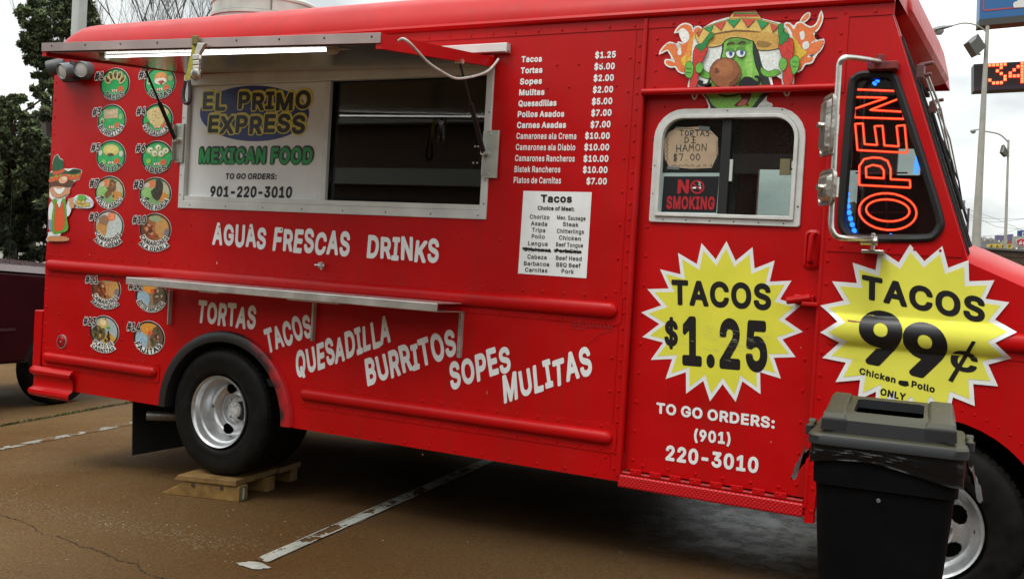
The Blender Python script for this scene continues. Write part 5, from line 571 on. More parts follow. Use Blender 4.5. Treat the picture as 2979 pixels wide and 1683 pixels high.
# pebbles and litter of the ground
mb = MB()
for i in range(260):
    if i < 170: x, y = random.uniform(-5.6, -3.3), random.gauss(3.95, .22)
    else: x, y = random.uniform(-6.5, 0), random.uniform(2.2, 5)
    r = random.uniform(.002, .006); z = gz(x, y)
    vs = [(x + r * math.cos(a) * random.uniform(.6, 1.2), y + r * math.sin(a) * random.uniform(.6, 1.2), z + .001) for a in (0, 1.3, 2.5, 3.8, 5)]
    mb.mesh(vs + [(x, y, z + r * .9)], [(k, (k + 1) % 5, 5) for k in range(5)])
put('loose_grit', mb, mat('grit', (.26, .22, .16), .8, 0, 8, .5), org=(0, 0, 0), kind='stuff', label='loose pale grit scattered over the stained concrete', cat='grit')

# ================================================================== TRUCK
X0, XD, XF = -6.005, -1.812, .42           # tail, rear jamb of the cab door, nose
ZB, ZT = .492, 2.70
truck = thing('food_truck', (-3.0, 5.75, .3), 'bright red step van food truck covered in menu stickers, parked on the concrete', 'food truck')
AX, AZ = -4.355, .5                         # rear wheel arch
FX, FZ, FR = -.43, .51, .465                # front wheel arch
def arch(cx, cz, rx, rz, zb, n=24, rev=False):
    pts = []
    for i in range(n + 1):
        a = PI * i / n; pts.append((cx + rx * math.cos(a), cz + rz * math.sin(a)))
    if not rev: pts.reverse()
    pts = [(p[0], max(p[1], zb)) for p in pts]; pts[0] = (pts[0][0], zb); pts[-1] = (pts[-1][0], zb); return pts
WX0, WX1, WZ0, WZ1 = -4.806, -2.630, 1.722, 2.535
mb = MB()
outer = [(X0 + .10, ZB)] + arch(AX, AZ, .505, .475, ZB) + [(XD, ZB), (XD, ZT), (X0, ZT), (X0, .70), (X0 + .10, .68)]
sheetXZ(mb, outer, [[(WX0 + .03, WZ0 + .03), (WX1 - .03, WZ0 + .03), (WX1 - .03, WZ1 - .03), (WX0 + .03, WZ1 - .03)]], YS, YS + .04)
side = put('side_panel', mb, RED, truck)
# panel over the cab door and the door pillar seams
ZH = 2.345
XE = -.935
mb = MB()
sheetXZ(mb, [(XD + .001, ZH), (XE, ZH), (XE, ZT), (XD + .001, ZT)], [], YS, YS + .04)
put('header_panel', mb, RED, truck)
# cab side with quarter window and front wheel arch
q = lambda x, y: tuple(S(x, y)[i] for i in (0, 2))
k5 = crop(2330, 0, 1.914)
qo = [(262, 470), (285, 425), (330, 397), (420, 392), (500, 397), (540, 425), (560, 470), (640, 700), (740, 1010), (798, 1210), (797, 1270), (760, 1325), (700, 1348), (480, 1350), (300, 1345), (235, 1310), (203, 1250), (205, 1150), (232, 800)]
qo = smooth_loop(qo, 3); qpl = [q(*k5(x, y)) for x, y in qo]
qcx = sum(p[0] for p in qpl) / len(qpl); qcz = sum(p[1] for p in qpl) / len(qpl)
def shr(pts, f): return [(qcx + (x - qcx) * f, qcz + (z - qcz) * f) for x, z in pts]
qin = fat(qpl, -.036); qmid = fat(qpl, -.012)
def hood_z(x):                               # top edge of the flank ahead of the windscreen
    pts = [(-.345, 1.622), (-.135, 1.535), (.1, 1.44), (.3, 1.33), (.42, 1.2)]
    for (xa, za), (xb, zb) in zip(pts, pts[1:]):
        if x <= xb: return za + (zb - za) * (x - xa) / (xb - xa)
    return pts[-1][1]
mb = MB()
fr = arch(FX, FZ, FR, FR, ZB)
outer = [(XE, ZB - .045), (fr[0][0] - .0, ZB - .045)] + fr + [(XF, ZB), (XF, .95), (.42, 1.2), (.3, 1.33), (.1, 1.44), (-.135, 1.535), (-.345, 1.622), (-.723, ZT), (XE, ZT)]
sheetXZ(mb, outer, [list(reversed(qmid))], YS, YS + .04)
cab = put('cab_side_panel', mb, RED, truck)
# black rubber gasket of the quarter window
mb = MB(); n = len(qpl)
loops = [(fat(qpl, .0), .0), (fat(qpl, -.004), -.014), (fat(qpl, -.014), -.020), (fat(qpl, -.030), -.014), (fat(qpl, -.036), .004), (fat(qpl, -.036), .03)]
vs = []
for lp, dy in loops: vs += [(x, YS + dy, z) for x, z in lp]
fs = []
for k in range(len(loops) - 1):
    for i in range(n): fs.append((k * n + i, k * n + (i + 1) % n, (k + 1) * n + (i + 1) % n, (k + 1) * n + i))
mb.mesh(vs, fs); put('window_gasket', mb, RUB, truck, smooth=True)

def glass(name, tint=(.75, .85, .82), rough=.01, drops=0, alpha=.55, dirt=0):
    m = bpy.data.materials.new(name); m.use_nodes = True; t = m.node_tree; t.nodes.clear(); L = t.links.new
    o = N(t, 'ShaderNodeOutputMaterial'); tr = N(t, 'ShaderNodeBsdfTransparent'); tr.inputs[0].default_value = (*tint, 1)
    gl = N(t, 'ShaderNodeBsdfGlossy'); gl.inputs['Roughness'].default_value = rough
    fr_ = N(t, 'ShaderNodeFresnel'); fr_.inputs[0].default_value = 1.5; mx_ = N(t, 'ShaderNodeMixShader')
    L(fr_.outputs[0], mx_.inputs[0]); L(tr.outputs[0], mx_.inputs[1]); L(gl.outputs[0], mx_.inputs[2])
    out = mx_.outputs[0]
    if drops:
        c = N(t, 'ShaderNodeTexCoord'); v = N(t, 'ShaderNodeTexVoronoi'); v.inputs['Scale'].default_value = drops; L(c.outputs['Object'], v.inputs['Vector'])
        r = N(t, 'ShaderNodeValToRGB'); r.color_ramp.elements[0].position = .16; r.color_ramp.elements[0].color = (1, 1, 1, 1); r.color_ramp.elements[1].position = .3; r.color_ramp.elements[1].color = (0, 0, 0, 1)
        L(v.outputs['Distance'], r.inputs[0])
        b = N(t, 'ShaderNodeBump'); b.inputs['Strength'].default_value = 1; b.inputs['Distance'].default_value = .004; L(r.outputs[0], b.inputs['Height']); L(b.outputs[0], gl.inputs['Normal'])
        df = N(t, 'ShaderNodeBsdfGlossy'); df.inputs[0].default_value = (.5, .53, .5, 1); df.inputs['Roughness'].default_value = .15; L(b.outputs[0], df.inputs['Normal'])
        m2 = N(t, 'ShaderNodeMixShader'); mmm = N(t, 'ShaderNodeMath', operation='MULTIPLY'); mk = N(t, 'ShaderNodeTexNoise'); mk.inputs['Scale'].default_value = 3.2; L(c.outputs['Object'], mk.inputs['Vector']); mr_ = N(t, 'ShaderNodeMapRange'); mr_.inputs['From Min'].default_value = .46; mr_.inputs['From Max'].default_value = .68; mr_.inputs['To Max'].default_value = .75; L(mk.outputs['Fac'], mr_.inputs[0]); L(mr_.outputs[0], mmm.inputs[1])
        L(r.outputs[0], mmm.inputs[0]); L(mmm.outputs[0], m2.inputs[0]); L(out, m2.inputs[1]); L(df.outputs[0], m2.inputs[2]); out = m2.outputs[0]
    if dirt:
        df = N(t, 'ShaderNodeBsdfDiffuse'); df.inputs[0].default_value = (.30, .32, .30, 1); m2 = N(t, 'ShaderNodeMixShader'); m2.inputs[0].default_value = dirt
        L(out, m2.inputs[1]); L(df.outputs[0], m2.inputs[2]); out = m2.outputs[0]
    L(out, o.inputs[0]); return m
GLQ = glass('quarter_glass', (.55, .60, .58), drops=0, dirt=.01)
GLD = glass('wet_door_glass', (.60, .66, .63), drops=95, dirt=.012)
GLS = glass('service_window_glass', (.55, .58, .57), dirt=.004)
mb = MB(); vs, fs = plate2d(fat(qpl, -.03), [], .005); mb.mesh([(a, YS + .02 + c, b) for a, b, c in vs], fs)
put('quarter_glass', mb, GLQ, truck)

# door, recessed 35 mm
YD = YS + .035
k4 = crop(1850, 0, 2.078)
qd = lambda x, y, Y=YD: tuple(S(*k4(x, y), 0, Y)[i] for i in (0, 2))
dl, db_ = qd(80, 1340); dr, _ = qd(990, 1358); _, dt = qd(600, 655)
dl2, dt2 = qd(120, 760); dr2, _ = qd(1037, 740)
DWX0, DWX1, DWZ0, DWZ1 = (dl + dl2) / 2, (dr + dr2) / 2, db_, dt
kd = crop(1750, 650, 1.712)
door = MB()
win = rrect(DWX0 + .02, DWZ0 + .02, DWX1 - .02, DWZ1 - .02, [.11, .11, .02, .02])
sheetXZ(door, [(XD + .004, .548), (XE - .004, .548), (XE - .004, ZH - .002), (XD + .004, ZH - .002)], [win], YD, YD + .03)
door = put('door', door, RED, truck)
mb = MB()   # white window frame, two steps
def ringXZ(mb, lo, li, y0, y1, mi=0):
    n = len(lo); vs = [(x, y0, z) for x, z in lo] + [(x, y1, z) for x, z in lo] + [(x, y0, z) for x, z in li] + [(x, y1, z) for x, z in li]; fs = []
    for i in range(n):
        j = (i + 1) % n; fs += [(i, j, 2 * n + j, 2 * n + i), (i, n + i, n + j, j), (2 * n + i, 2 * n + j, 3 * n + j, 3 * n + i)]
    mb.mesh(vs, fs, mi)
R1 = lambda d, r: rrect(DWX0 + d, DWZ0 + d, DWX1 - d, DWZ1 - d, [max(.004, r - d), max(.004, r - d), max(.003, .012 - d), max(.003, .012 - d)])
ringXZ(mb, R1(0, .14), R1(.028, .14), YD - .012, YD)
ringXZ(mb, R1(.0285, .14), R1(.046, .14), YD - .024, YD + .02)
WFR = mat('white_painted_frame', (.60, .60, .57), .4, 0, 16, .1, .1, 50, dist=.002)
put('window_frame', mb, WFR, door, bevel=.003)
mb = MB()
for t in (.1, .26, .42, .58, .74, .9):
    mb.rivet((DWX0 + (DWX1 - DWX0) * t, YD - .012, DWZ0 + .013), .004, .002)
for z in (.25, .5): mb.rivet((DWX0 + .013, YD - .012, DWZ0 + z * (DWZ1 - DWZ0)), .004, .002)
mb.rivet((DWX1 - .013, YD - .012, DWZ0 + .09), .005, .002)
mb.rivet((DWX0 + .35, YD - .012, DWZ1 - .012), .004, .002); mb.rivet((DWX0 + .6, YD - .012, DWZ1 - .012), .004, .002)
put('frame_screws', mb, mat('rusty_screw', (.10, .04, .02), .8), door, kind='stuff')
mb = MB(); mid = (DWX0 + DWX1) / 2 - .015
mb.box((DWX0 + .03, YD + .008, DWZ0 + .03), (mid, YD + .012, DWZ1 - .03)); put('sliding_pane', mb, GLD, door)
mb = MB(); mb.box((mid + .02, YD + .018, DWZ0 + .03), (DWX1 - .03, YD + .022, DWZ1 - .03)); put('sliding_pane', mb, GLD, door)
mb = MB(); mb.box((mid - .012, YD - .002, DWZ0 + .04), (mid + .03, YD + .03, DWZ1 - .045)); mb.box((mid + .032, YD + .002, DWZ0 + .2), (mid + .045, YD + .014, DWZ0 + .3), 1)
put('window_mullion', mb, [RUB, ALUW], door)
a = S(*k4(877, 962), 0, YD + .01); b = S(*k4(965, 1060), 0, YD + .01)
mb = MB(); mb.box((a.x, YD - .003, b.z), (a.x + .045, YD + .006, a.z)); mb.box((a.x + .05, YD - .008, b.z), (b.x - .02, YD + .006, a.z), 1); mb.box((b.x - .018, YD - .004, b.z + .03), (b.x, YD + .004, a.z - .01), 2)
put('window_latch', mb, [mat('brass_latch', (.20, .17, .09), .5, .6), mat('rusty_latch', (.14, .05, .02), .7), ALUW], door, bevel=.002)
# door hardware
a = S(*kd(1005, 28)); b = S(*kd(1078, 228))
mb = MB(); rr1 = rrect(a.x, b.z, b.x, a.z, .028); rr2 = fat(rr1, -.012); rr3 = fat(rr1, -.020)
n = len(rr1); vs = [(x, YD - .006, z) for x, z in rr1] + [(x, YD - .012, z) for x, z in rr2] + [(x, YD - .002, z) for x, z in rr3]
fs = [(k * n + i, k * n + (i + 1) % n, (k + 1) * n + (i + 1) % n, (k + 1) * n + i) for k in range(2) for i in range(n)] + [tuple(range(2 * n, 3 * n))]
mb.mesh(vs, fs); put('handle_recess', mb, RED, door, smooth=True)
xm = (a.x + b.x) / 2
mb = MB(); mb.tube([(xm, YD, a.z - .02), (xm, YD - .04, a.z - .03), (xm, YD - .045, (a.z + b.z) / 2), (xm - .004, YD - .04, b.z + .04), (xm - .004, YD, b.z + .03)], .011, 8)
put('door_handle', mb, RED, door, smooth=True)
a = S(*kd(932, 350)); b = S(*kd(1052, 405))
mb = MB(); mb.box((a.x + .02, YD - .03, b.z + .005), (b.x, YD - .004, a.z), M=None)
mb.tube([(a.x - .005, YD - .045, (a.z + b.z) / 2 - .01), (b.x - .01, YD - .04, (a.z + b.z) / 2 + .012)], .017, 10)
mb.box((xm - .02, YD - .055, b.z - .006), (xm + .05, YD - .03, b.z + .012))
put('door_latch', mb, RED, door, bevel=.004)

# raised pillar strip each side of the door
mb = MB(); mb.tube([(XD - .004, YS - .004, ZB + .03), (XD - .004, YS - .004, ZT)], .012, 8); put('door_jamb', mb, RED, truck, smooth=True)
mb = MB(); mb.tube([(XE + .002, YS + .004, ZB + .02), (XE + .002, YS + .004, ZH)], .010, 8); put('door_jamb', mb, RED, truck, smooth=True)
mb = MB(); mb.tube([(XD, YS - .012, ZH + .008), (XE + .03, YS - .012, ZH + .008)], .017, 10); put('drip_lip', mb, RED, truck, smooth=True)
for x in (XD - .12, XD - .028): pass
mb = MB(); mb.box((XD - .055, YS - .003, ZH - 1.80), (XD - .052, YS, ZT - .03)); put('seam_strip', mb, RED, truck)
mb = MB(); mb.box((XE + .0, YS - .005, ZH - .015), (XE + .05, YS - .001, ZT - .02)); put('seam_strip', mb, RED, truck)
s0 = S(2400, 722); mb = MB(); mb.box((XE + .02, YS - .004, s0.z - .012), (-.37, YS - .001, s0.z + .03)); put('seam_strip', mb, RED, truck)
# hinge and diamond plate step under the door
TREAD = bpy.data.materials.new('red_tread_plate'); TREAD.use_nodes = True; t = TREAD.node_tree; b = t.nodes['Principled BSDF']
b.inputs['Base Color'].default_value = (.50, .006, .010, 1); b.inputs['Roughness'].default_value = .33
c = N(t, 'ShaderNodeTexCoord'); mpn = N(t, 'ShaderNodeMapping'); mpn.inputs['Rotation'].default_value = (0, math.radians(45), 0)
ck = N(t, 'ShaderNodeTexWave'); ck.inputs['Scale'].default_value = 22; ck2 = N(t, 'ShaderNodeTexWave', bands_direction='Z'); ck2.inputs['Scale'].default_value = 22
mu = N(t, 'ShaderNodeMath', operation='MULTIPLY'); bp = N(t, 'ShaderNodeBump'); bp.inputs['Distance'].default_value = .0015
t.links.new(c.outputs['Object'], mpn.inputs[0]); t.links.new(mpn.outputs[0], ck.inputs[0]); t.links.new(mpn.outputs[0], ck2.inputs[0])
t.links.new(ck.outputs[1], mu.inputs[0]); t.links.new(ck2.outputs[1], mu.inputs[1]); t.links.new(mu.outputs[0], bp.inputs['Height']); t.links.new(bp.outputs[0], b.inputs['Normal'])
mb = MB(); mb.box((XD - .005, YS - .012, .468), (XE - .005, YS + .3, .530)); put('step', mb, TREAD, truck, bevel=.008)
mb = MB(); mb.tube([(XD + .01, YS + .006, .539), (XE - .01, YS + .006, .539)], .008, 8); put('hinge_rod', mb, mat('worn_red_steel', (.35, .03, .03), .22, .6, 40, .4), truck, smooth=True)
mb0 = None
for i in range(8):
    x = XD + .08 + i * (XE - XD - .14) / 7.5
    if mb0 is None:
        mb = MB(); mb.box((x - .028, YS - .004, .536), (x + .028, YS + .012, .562)); mb.rivet((x, YS - .004, .549), .005, .003)
        mb0 = put('hinge_leaf', mb, RED, truck, bevel=.002); xh = x
    else:
        o = mb0.copy(); sc.collection.objects.link(o); o.location.x = x - xh

# roof: rain gutter, rounded shoulder, crowned top
YR = 6.92
prof = [(0, 2.728), (.0, 2.745), (.012, 2.79), (.05, 2.855), (.11, 2.905), (.2, 2.938), (.4, 2.962), (.8, 2.985), (1.16, 2.992)]
prof = prof + [(YR - YS - a, b) for a, b in reversed(prof[:-1])]
def roof_section(x, f, dz):
    out = []
    for a, z in prof:
        m = (YR - YS) / 2; aa = m + (a - m) * (1 - dz * .04); out.append((x, YS - .008 + aa, 2.728 + (z - 2.728) * f))
    return out
secs = []
for dx_, f in ((0, .0), (.004, .22), (.02, .50), (.05, .74), (.10, .92), (.17, 1.0), (1.2, 1.0), (2.4, 1), (3.6, 1), (4.8, 1), (5.15, 1), (5.22, .93), (5.27, .75), (5.295, .45), (5.30, .0)):
    secs.append(roof_section(X0 + .012 + dx_, f, 0))
mb = MB(); n = len(prof); vs = [p for s_ in secs for p in s_]
fs = [(i * n + j, i * n + j + 1, (i + 1) * n + j + 1, (i + 1) * n + j) for i in range(len(secs) - 1) for j in range(n - 1)]
mb.mesh(vs, fs); put('roof', mb, RED, truck, smooth=True)
mb = MB(); mb.tube([(X0 - .0, YS - .012, 2.722), (-.70, YS - .012, 2.722)], .017, 8); put('rain_gutter', mb, RED, truck, smooth=True)
mb = MB(); mb.box((X0 + .005, YS - .004, 2.655), (-.70, YS - .0005, 2.712)); put('cant_rail', mb, RED, truck)
# back, far side, floor, partition, front
mb = MB(); mb.box((X0, YS + .041, ZB + .1), (X0 + .04, YR - .041, ZT + .03)); put('back_wall', mb, RED, truck)
mb = MB()
sheetXZ(mb, [(X0, ZB), (XF, ZB), (XF, .95), (.42, 1.2), (.1, 1.44), (-.345, 1.60), (-.47, 1.622), (-.85, ZT), (X0, ZT)],
        [[(-1.85, 1.76), (-1.2, 1.76), (-1.2, 2.23), (-1.85, 2.23)], [(-.97, 2.20), (-.83, 2.20), (-.83, 2.37), (-.97, 2.37)]], YR - .04, YR)
put('far_side_panel', mb, RED, truck)
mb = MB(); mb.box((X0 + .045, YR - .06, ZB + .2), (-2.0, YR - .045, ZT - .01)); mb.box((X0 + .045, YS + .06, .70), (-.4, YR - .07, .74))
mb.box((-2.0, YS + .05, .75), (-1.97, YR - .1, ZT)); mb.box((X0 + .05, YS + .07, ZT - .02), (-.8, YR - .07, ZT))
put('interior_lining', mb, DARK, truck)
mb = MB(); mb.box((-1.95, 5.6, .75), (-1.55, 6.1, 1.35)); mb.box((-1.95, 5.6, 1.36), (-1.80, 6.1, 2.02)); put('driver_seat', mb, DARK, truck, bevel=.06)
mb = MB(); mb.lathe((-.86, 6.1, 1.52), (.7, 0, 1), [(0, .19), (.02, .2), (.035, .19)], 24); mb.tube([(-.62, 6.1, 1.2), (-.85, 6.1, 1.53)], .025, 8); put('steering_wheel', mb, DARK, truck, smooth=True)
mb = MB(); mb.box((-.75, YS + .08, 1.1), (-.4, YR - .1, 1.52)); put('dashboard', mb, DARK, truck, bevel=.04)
# windscreen frame and glass, slanting plane from the pillar across
def wsp(y, t, d=0):                           # t 0 bottom .. 1 top ; d outward
    x = -.340 + (-.718 + .340) * t; z = 1.627 + (2.70 - 1.627) * t; nx_, nz_ = .943, .332; x -= .052 * (y - YS)
    return Vector((x + nx_ * d, y, z + nz_ * d))
def slab(mb, y0, y1, t0, t1, d0, d1, mi=0):
    mb.hexa([wsp(y0, t0, d0), wsp(y0, t0, d1), wsp(y1, t0, d1), wsp(y1, t0, d0), wsp(y0, t1, d0), wsp(y0, t1, d1), wsp(y1, t1, d1), wsp(y1, t1, d0)], mi)
mb = MB(); slab(mb, YS + .041, YS + .10, 0, 1, -.05, .0); slab(mb, YR - .10, YR, 0, 1, -.05, .0); slab(mb, YS + .1, YR - .1, .90, 1, -.05, 0); slab(mb, YS + .1, YR - .1, 0, .03, -.05, 0)
put('windscreen_pillar', mb, RED, truck)
mb = MB()
for (ya, yb) in ((YS + .05, YS + 1.13), (YS + 1.18, YR - .05)):
    for (a, b, c_, d_) in ((ya, yb, .03, .05), (ya, yb, .86, .88), (ya, ya + .018, .05, .86), (yb - .018, yb, .05, .86)): slab(mb, a, b, c_, d_, .001, .009)
put('windscreen_gasket', mb, RUB, truck)
for (ya, yb) in ((YS + .08, YS + 1.10), (YS + 1.21, YR - .08)):
    mb = MB(); slab(mb, ya, yb, .05, .86, -.004, .001); put('windscreen', mb, glass('windscreen_glass', (.6, .66, .64), dirt=.12) if 'wsg' not in MATS else MATS['wsg'], truck)
# visor over the windscreen
mb = MB(); pr = [(-.80, 2.70), (-.73, 2.712), (-.69, 2.725), (-.675, 2.75), (-.685, 2.80), (-.71, 2.90), (-.74, 2.97), (-.80, 2.975)]
stn = [(YS + .30, .55), (YS + .33, .9), (YS + .38, 1), (YR - .30, 1), (YR - .24, .9), (YR - .2, .5)]
vs = []
for y, f in stn:
    cx_, cz_ = -.76, 2.83
    vs += [(cx_ + (x - cx_) * f, y, cz_ + (z - cz_) * f) for x, z in pr]
n = len(pr); fs = [(i * n + j, i * n + (j + 1) % n, (i + 1) * n + (j + 1) % n, (i + 1) * n + j) for i in range(len(stn) - 1) for j in range(n)]
fs += [tuple(range(n)), tuple(range((len(stn) - 1) * n, len(stn) * n))]
mb.mesh(vs, fs); put('visor', mb, RED, truck, smooth=True)
# hood and nose
mb = MB(); secs = []
for y, dz in ((YS, -.012), (YS + .012, .0), (YS + .05, .03), (YS + .12, .055), (YS + .4, .08), (5.76, .09), (YR - .4, .08), (YR - .12, .055), (YR - .04, .03), (YR, -.01)):
    secs.append([(x, y, hood_z(x) + dz) for x in (-.36, -.25, -.135, 0, .1, .2, .3)] + [(.40, y, 1.18 + dz * .5), (.425, y, .95), (.425, y, .55)])
n = len(secs[0]); mb.mesh([p for s_ in secs for p in s_], [(i * n + j, i * n + j + 1, (i + 1) * n + j + 1, (i + 1) * n + j) for i in range(len(secs) - 1) for j in range(n - 1)])
put('hood', mb, RED, truck, smooth=True)
# front bumper (out of frame, still there)
mb = MB(); mb.box((.43, YS - .02, .50), (.55, YR + .02, .70)); put('front_bumper', mb, CHROME, truck, bevel=.02)

# rub rails
def rail(name, xa, xb, z0, z1, f0, f1, prot=.03, left_round=True, dx0=None):
    mb = MB(); fl = rrect(xa - .02, f0, xb + .02, f1, .03)
    if dx0: fl = [(max(x, dx0), z) for x, z in fl]
    sheetXZ(mb, fl, [], YS - .004, YS - .0005)
    o = put('rail_flange', mb, RED, truck)
    mb = MB(); zc = (z0 + z1) / 2; rz = (z1 - z0) / 2; ns = 10; m = 8
    st = [(xa, .02)] + [(xa + rz * (1 - math.cos(PI / 2 * i / m)) * 1.1, math.sin(PI / 2 * i / m)) for i in range(1, m + 1)]
    st += [(xb - rz * (1 - math.cos(PI / 2 * i / m)) * 1.1, math.sin(PI / 2 * i / m)) for i in range(m, 0, -1)] + [(xb, .02)]
    vs = []
    for x, f in st:
        for j in range(ns + 1):
            a = PI * j / ns; vs.append((x, YS - .004 - prot * f * math.sin(a) ** .75, zc - rz * f * math.cos(a)))
    w = ns + 1; mb.mesh(vs, [(i * w + j, i * w + j + 1, (i + 1) * w + j + 1, (i + 1) * w + j) for i in range(len(st) - 1) for j in range(ns)])
    put(name, mb, RED, truck, smooth=True)
RZ0, RZ1 = 1.270, 1.347
rail('rub_rail', -5.985, -1.872, RZ0, RZ1, 1.238, 1.388)
rail('rub_rail', -5.975, -4.92, .662, .728, .628, .758)
rail('rub_rail', -3.775, -1.860, .662, .728, .622, .760)
rail('rub_rail', -.875, -.06, RZ0, RZ1, 1.238, 1.388)
# rivets, all too small to pick apart
mb = MB()
def row(xa, xb, z, step, y=YS, jitter=.004):
    x = xa
    while x < xb:
        mb.rivet((x + random.uniform(-jitter, jitter), y, z), .0080, .006); x += step
def col(x, za, zb, step, y=YS):
    z = za
    while z < zb: mb.rivet((x, y, z), .0080, .006); z += step
for (a, b) in ((-5.96, -1.88),): row(a, b, 1.252, .115, YS - .004); row(a, b, 1.375, .115, YS - .004)
row(-3.76, -1.86, .640, .115, YS - .004); row(-3.76, -1.86, .748, .115, YS - .004)
row(-5.96, -4.92, .640, .115, YS - .004); row(-5.96, -4.92, .747, .115, YS - .004)
row(-5.9, XD, 2.672, .13, YS - .004); row(XD, -.72, 2.672, .13, YS - .004)
row(-3.7, XD - .1, .515, .16); row(-5.85, -4.95, .99, .15); row(-5.85, -4.95, .87, .3)
row(-2.4, -1.95, 2.50, .12); row(-2.45, -1.90, 2.39, .125)
col(XD - .032, .55, 2.64, .075); col(XD - .078, .6, 2.6, .16); col(X0 + .022, .8, 2.6, .115)
col(XD + .055, 2.38, 2.64, .075, YS - .0); col(XE + .022, 2.36, 2.64, .075, YS - .005); col(XE + .028, .5, 2.3, .1)
row(XE + .08, -.42, s0.z + .012, .1, YS - .004); row(XD + .3, XE - .05, 2.60, .16)
col(XD + .05, .6, 2.25, .14, YD); col(XE - .05, .6, 1.75, .14, YD); row(XD + .1, XE - .06, .578, .13, YD)
row(XD + .1, XE - .1, 2.29, .2, YD)
for z in (.86, 1.0, 1.12): row(XE + .1, -.9 + .03, z, .1)
for a in range(3, 30): mb.rivet((FX + (FR + .05) * math.cos(PI * a / 32), YS, FZ + (FR + .05) * math.sin(PI * a / 32)), .006, .004)
row(-4.7, -2.3, 1.62, .24); row(-5.8, -4.95, 1.5, .2)
put('rivets', mb, RED, truck, smooth=False, kind='stuff')

# rear wheel arch flare, black with overspray edge
mf = bpy.data.materials.new('flare_black_with_red_overspray'); mf.use_nodes = True; t = mf.node_tree; b = t.nodes['Principled BSDF']
c = N(t, 'ShaderNodeTexCoord'); sx = N(t, 'ShaderNodeSeparateXYZ'); t.links.new(c.outputs['Object'], sx.inputs[0])
nz_ = N(t, 'ShaderNodeTexNoise'); nz_.inputs['Scale'].default_value = 9; t.links.new(c.outputs['Object'], nz_.inputs[0])
ad = N(t, 'ShaderNodeMath', operation='MULTIPLY_ADD'); ad.inputs[1].default_value = .22; t.links.new(nz_.outputs['Fac'], ad.inputs[0])
# radius from the arch centre
vsb = N(t, 'ShaderNodeVectorMath', operation='SUBTRACT'); vsb.inputs[1].default_value = (AX + 3.0, 0, AZ - .3); t.links.new(c.outputs['Object'], vsb.inputs[0])
vm = N(t, 'ShaderNodeVectorMath', operation='MULTIPLY'); vm.inputs[1].default_value = (1, 0, 1.06); t.links.new(vsb.outputs[0], vm.inputs[0])
ln = N(t, 'ShaderNodeVectorMath', operation='LENGTH'); t.links.new(vm.outputs[0], ln.inputs[0]); t.links.new(ln.outputs['Value'], ad.inputs[2])
ax_ = N(t, 'ShaderNodeSeparateXYZ'); t.links.new(vsb.outputs[0], ax_.inputs[0])
sidef = N(t, 'ShaderNodeMapRange'); sidef.inputs['From Min'].default_value = .05; sidef.inputs['From Max'].default_value = .35; sidef.inputs['To Min'].default_value = 0; sidef.inputs['To Max'].default_value = .10
t.links.new(ax_.outputs[0], sidef.inputs[0]); a2 = N(t, 'ShaderNodeMath', operation='ADD'); t.links.new(ad.outputs[0], a2.inputs[0]); t.links.new(sidef.outputs[0], a2.inputs[1])
rp = N(t, 'ShaderNodeValToRGB'); rp.color_ramp.elements[0].position = .655; rp.color_ramp.elements[0].color = (.012, .011, .012, 1); rp.color_ramp.elements[1].position = .72; rp.color_ramp.elements[1].color = (.45, .006, .01, 1)
t.links.new(a2.outputs[0], rp.inputs[0]); t.links.new(rp.outputs[0], b.inputs['Base Color']); b.inputs['Roughness'].default_value = .42
mb = MB(); vs = []; m = 40
rings = [(.530, .503, -.001), (.522, .495, -.022), (.495, .470, -.034), (.462, .440, -.030), (.455, .432, .0), (.455, .432, .14)]
for i in range(m + 1):
    a = PI * i / m
    for rx, rz, dy in rings:
        z = AZ + rz * math.sin(a)
        vs.append((AX + rx * math.cos(a), YS + dy, z if 0 < i < m else ZB + .004))
w = len(rings); mb.mesh(vs, [(i * w + j, i * w + j + 1, (i + 1) * w + j + 1, (i + 1) * w + j) for i in range(m) for j in range(w - 1)])
put('wheel_flare', mb, mf, truck, smooth=True)
mb = MB()   # wheel wells and underbody
vs = []
for i in range(17):
    a = PI * i / 16
    for y in (YS + .14, YS + .75): vs.append((AX + .455 * math.cos(a), y, AZ + .432 * math.sin(a)))
mb.mesh(vs, [(2 * i, 2 * i + 1, 2 * i + 3, 2 * i + 2) for i in range(16)]); mb.box((AX - .46, YS + .75, .45), (AX + .46, YS + .77, .95)); put('wheel_well', mb, UNDER, truck); mb = MB()
vs = []
for i in range(17):
    a = PI * i / 16
    for y in (YS + .042, YS + .6): vs.append((FX + (FR + .002) * math.cos(a), y, FZ + (FR + .002) * math.sin(a)))
mb.mesh(vs, [(2 * i, 2 * i + 1, 2 * i + 3, 2 * i + 2) for i in range(16)]); mb.box((FX - .47, YS + .6, .4), (FX + .47, YS + .62, 1.0))
put('wheel_well', mb, UNDER, truck)
mb = MB()
mb.box((X0 + .1, YS + .06, .62), (AX - .47, YR - .06, .66)); mb.box((AX + .47, YS + .06, .62), (XF - 1.4, YR - .06, .66)); mb.box((AX - .47, YS + .78, .70), (AX + .47, YR - .78, .74))
for y in (5.35, 6.1): mb.box((X0 + .2, y, .50), (.35, y + .07, .66))
mb.tube([(AX, 4.75, .51), (AX, 6.8, .51)], .06, 12); mb.lathe((AX, 5.6, .51), 'Y', [(0, .06), (.03, .16), (.3, .16), (.33, .06)], 16)
mb.tube([(AX, 5.76, .51), (-.9, 5.76, .60)], .04, 10); mb.box((-1.2, 5.4, .42), (-.2, 6.1, .62)); mb.box((-3.3, 5.2, .52), (-2.5, 5.6, .64))
mb.tube([(FX, 4.75, .45), (FX, 6.8, .45)], .05, 10)
put('chassis', mb, UNDER, truck)
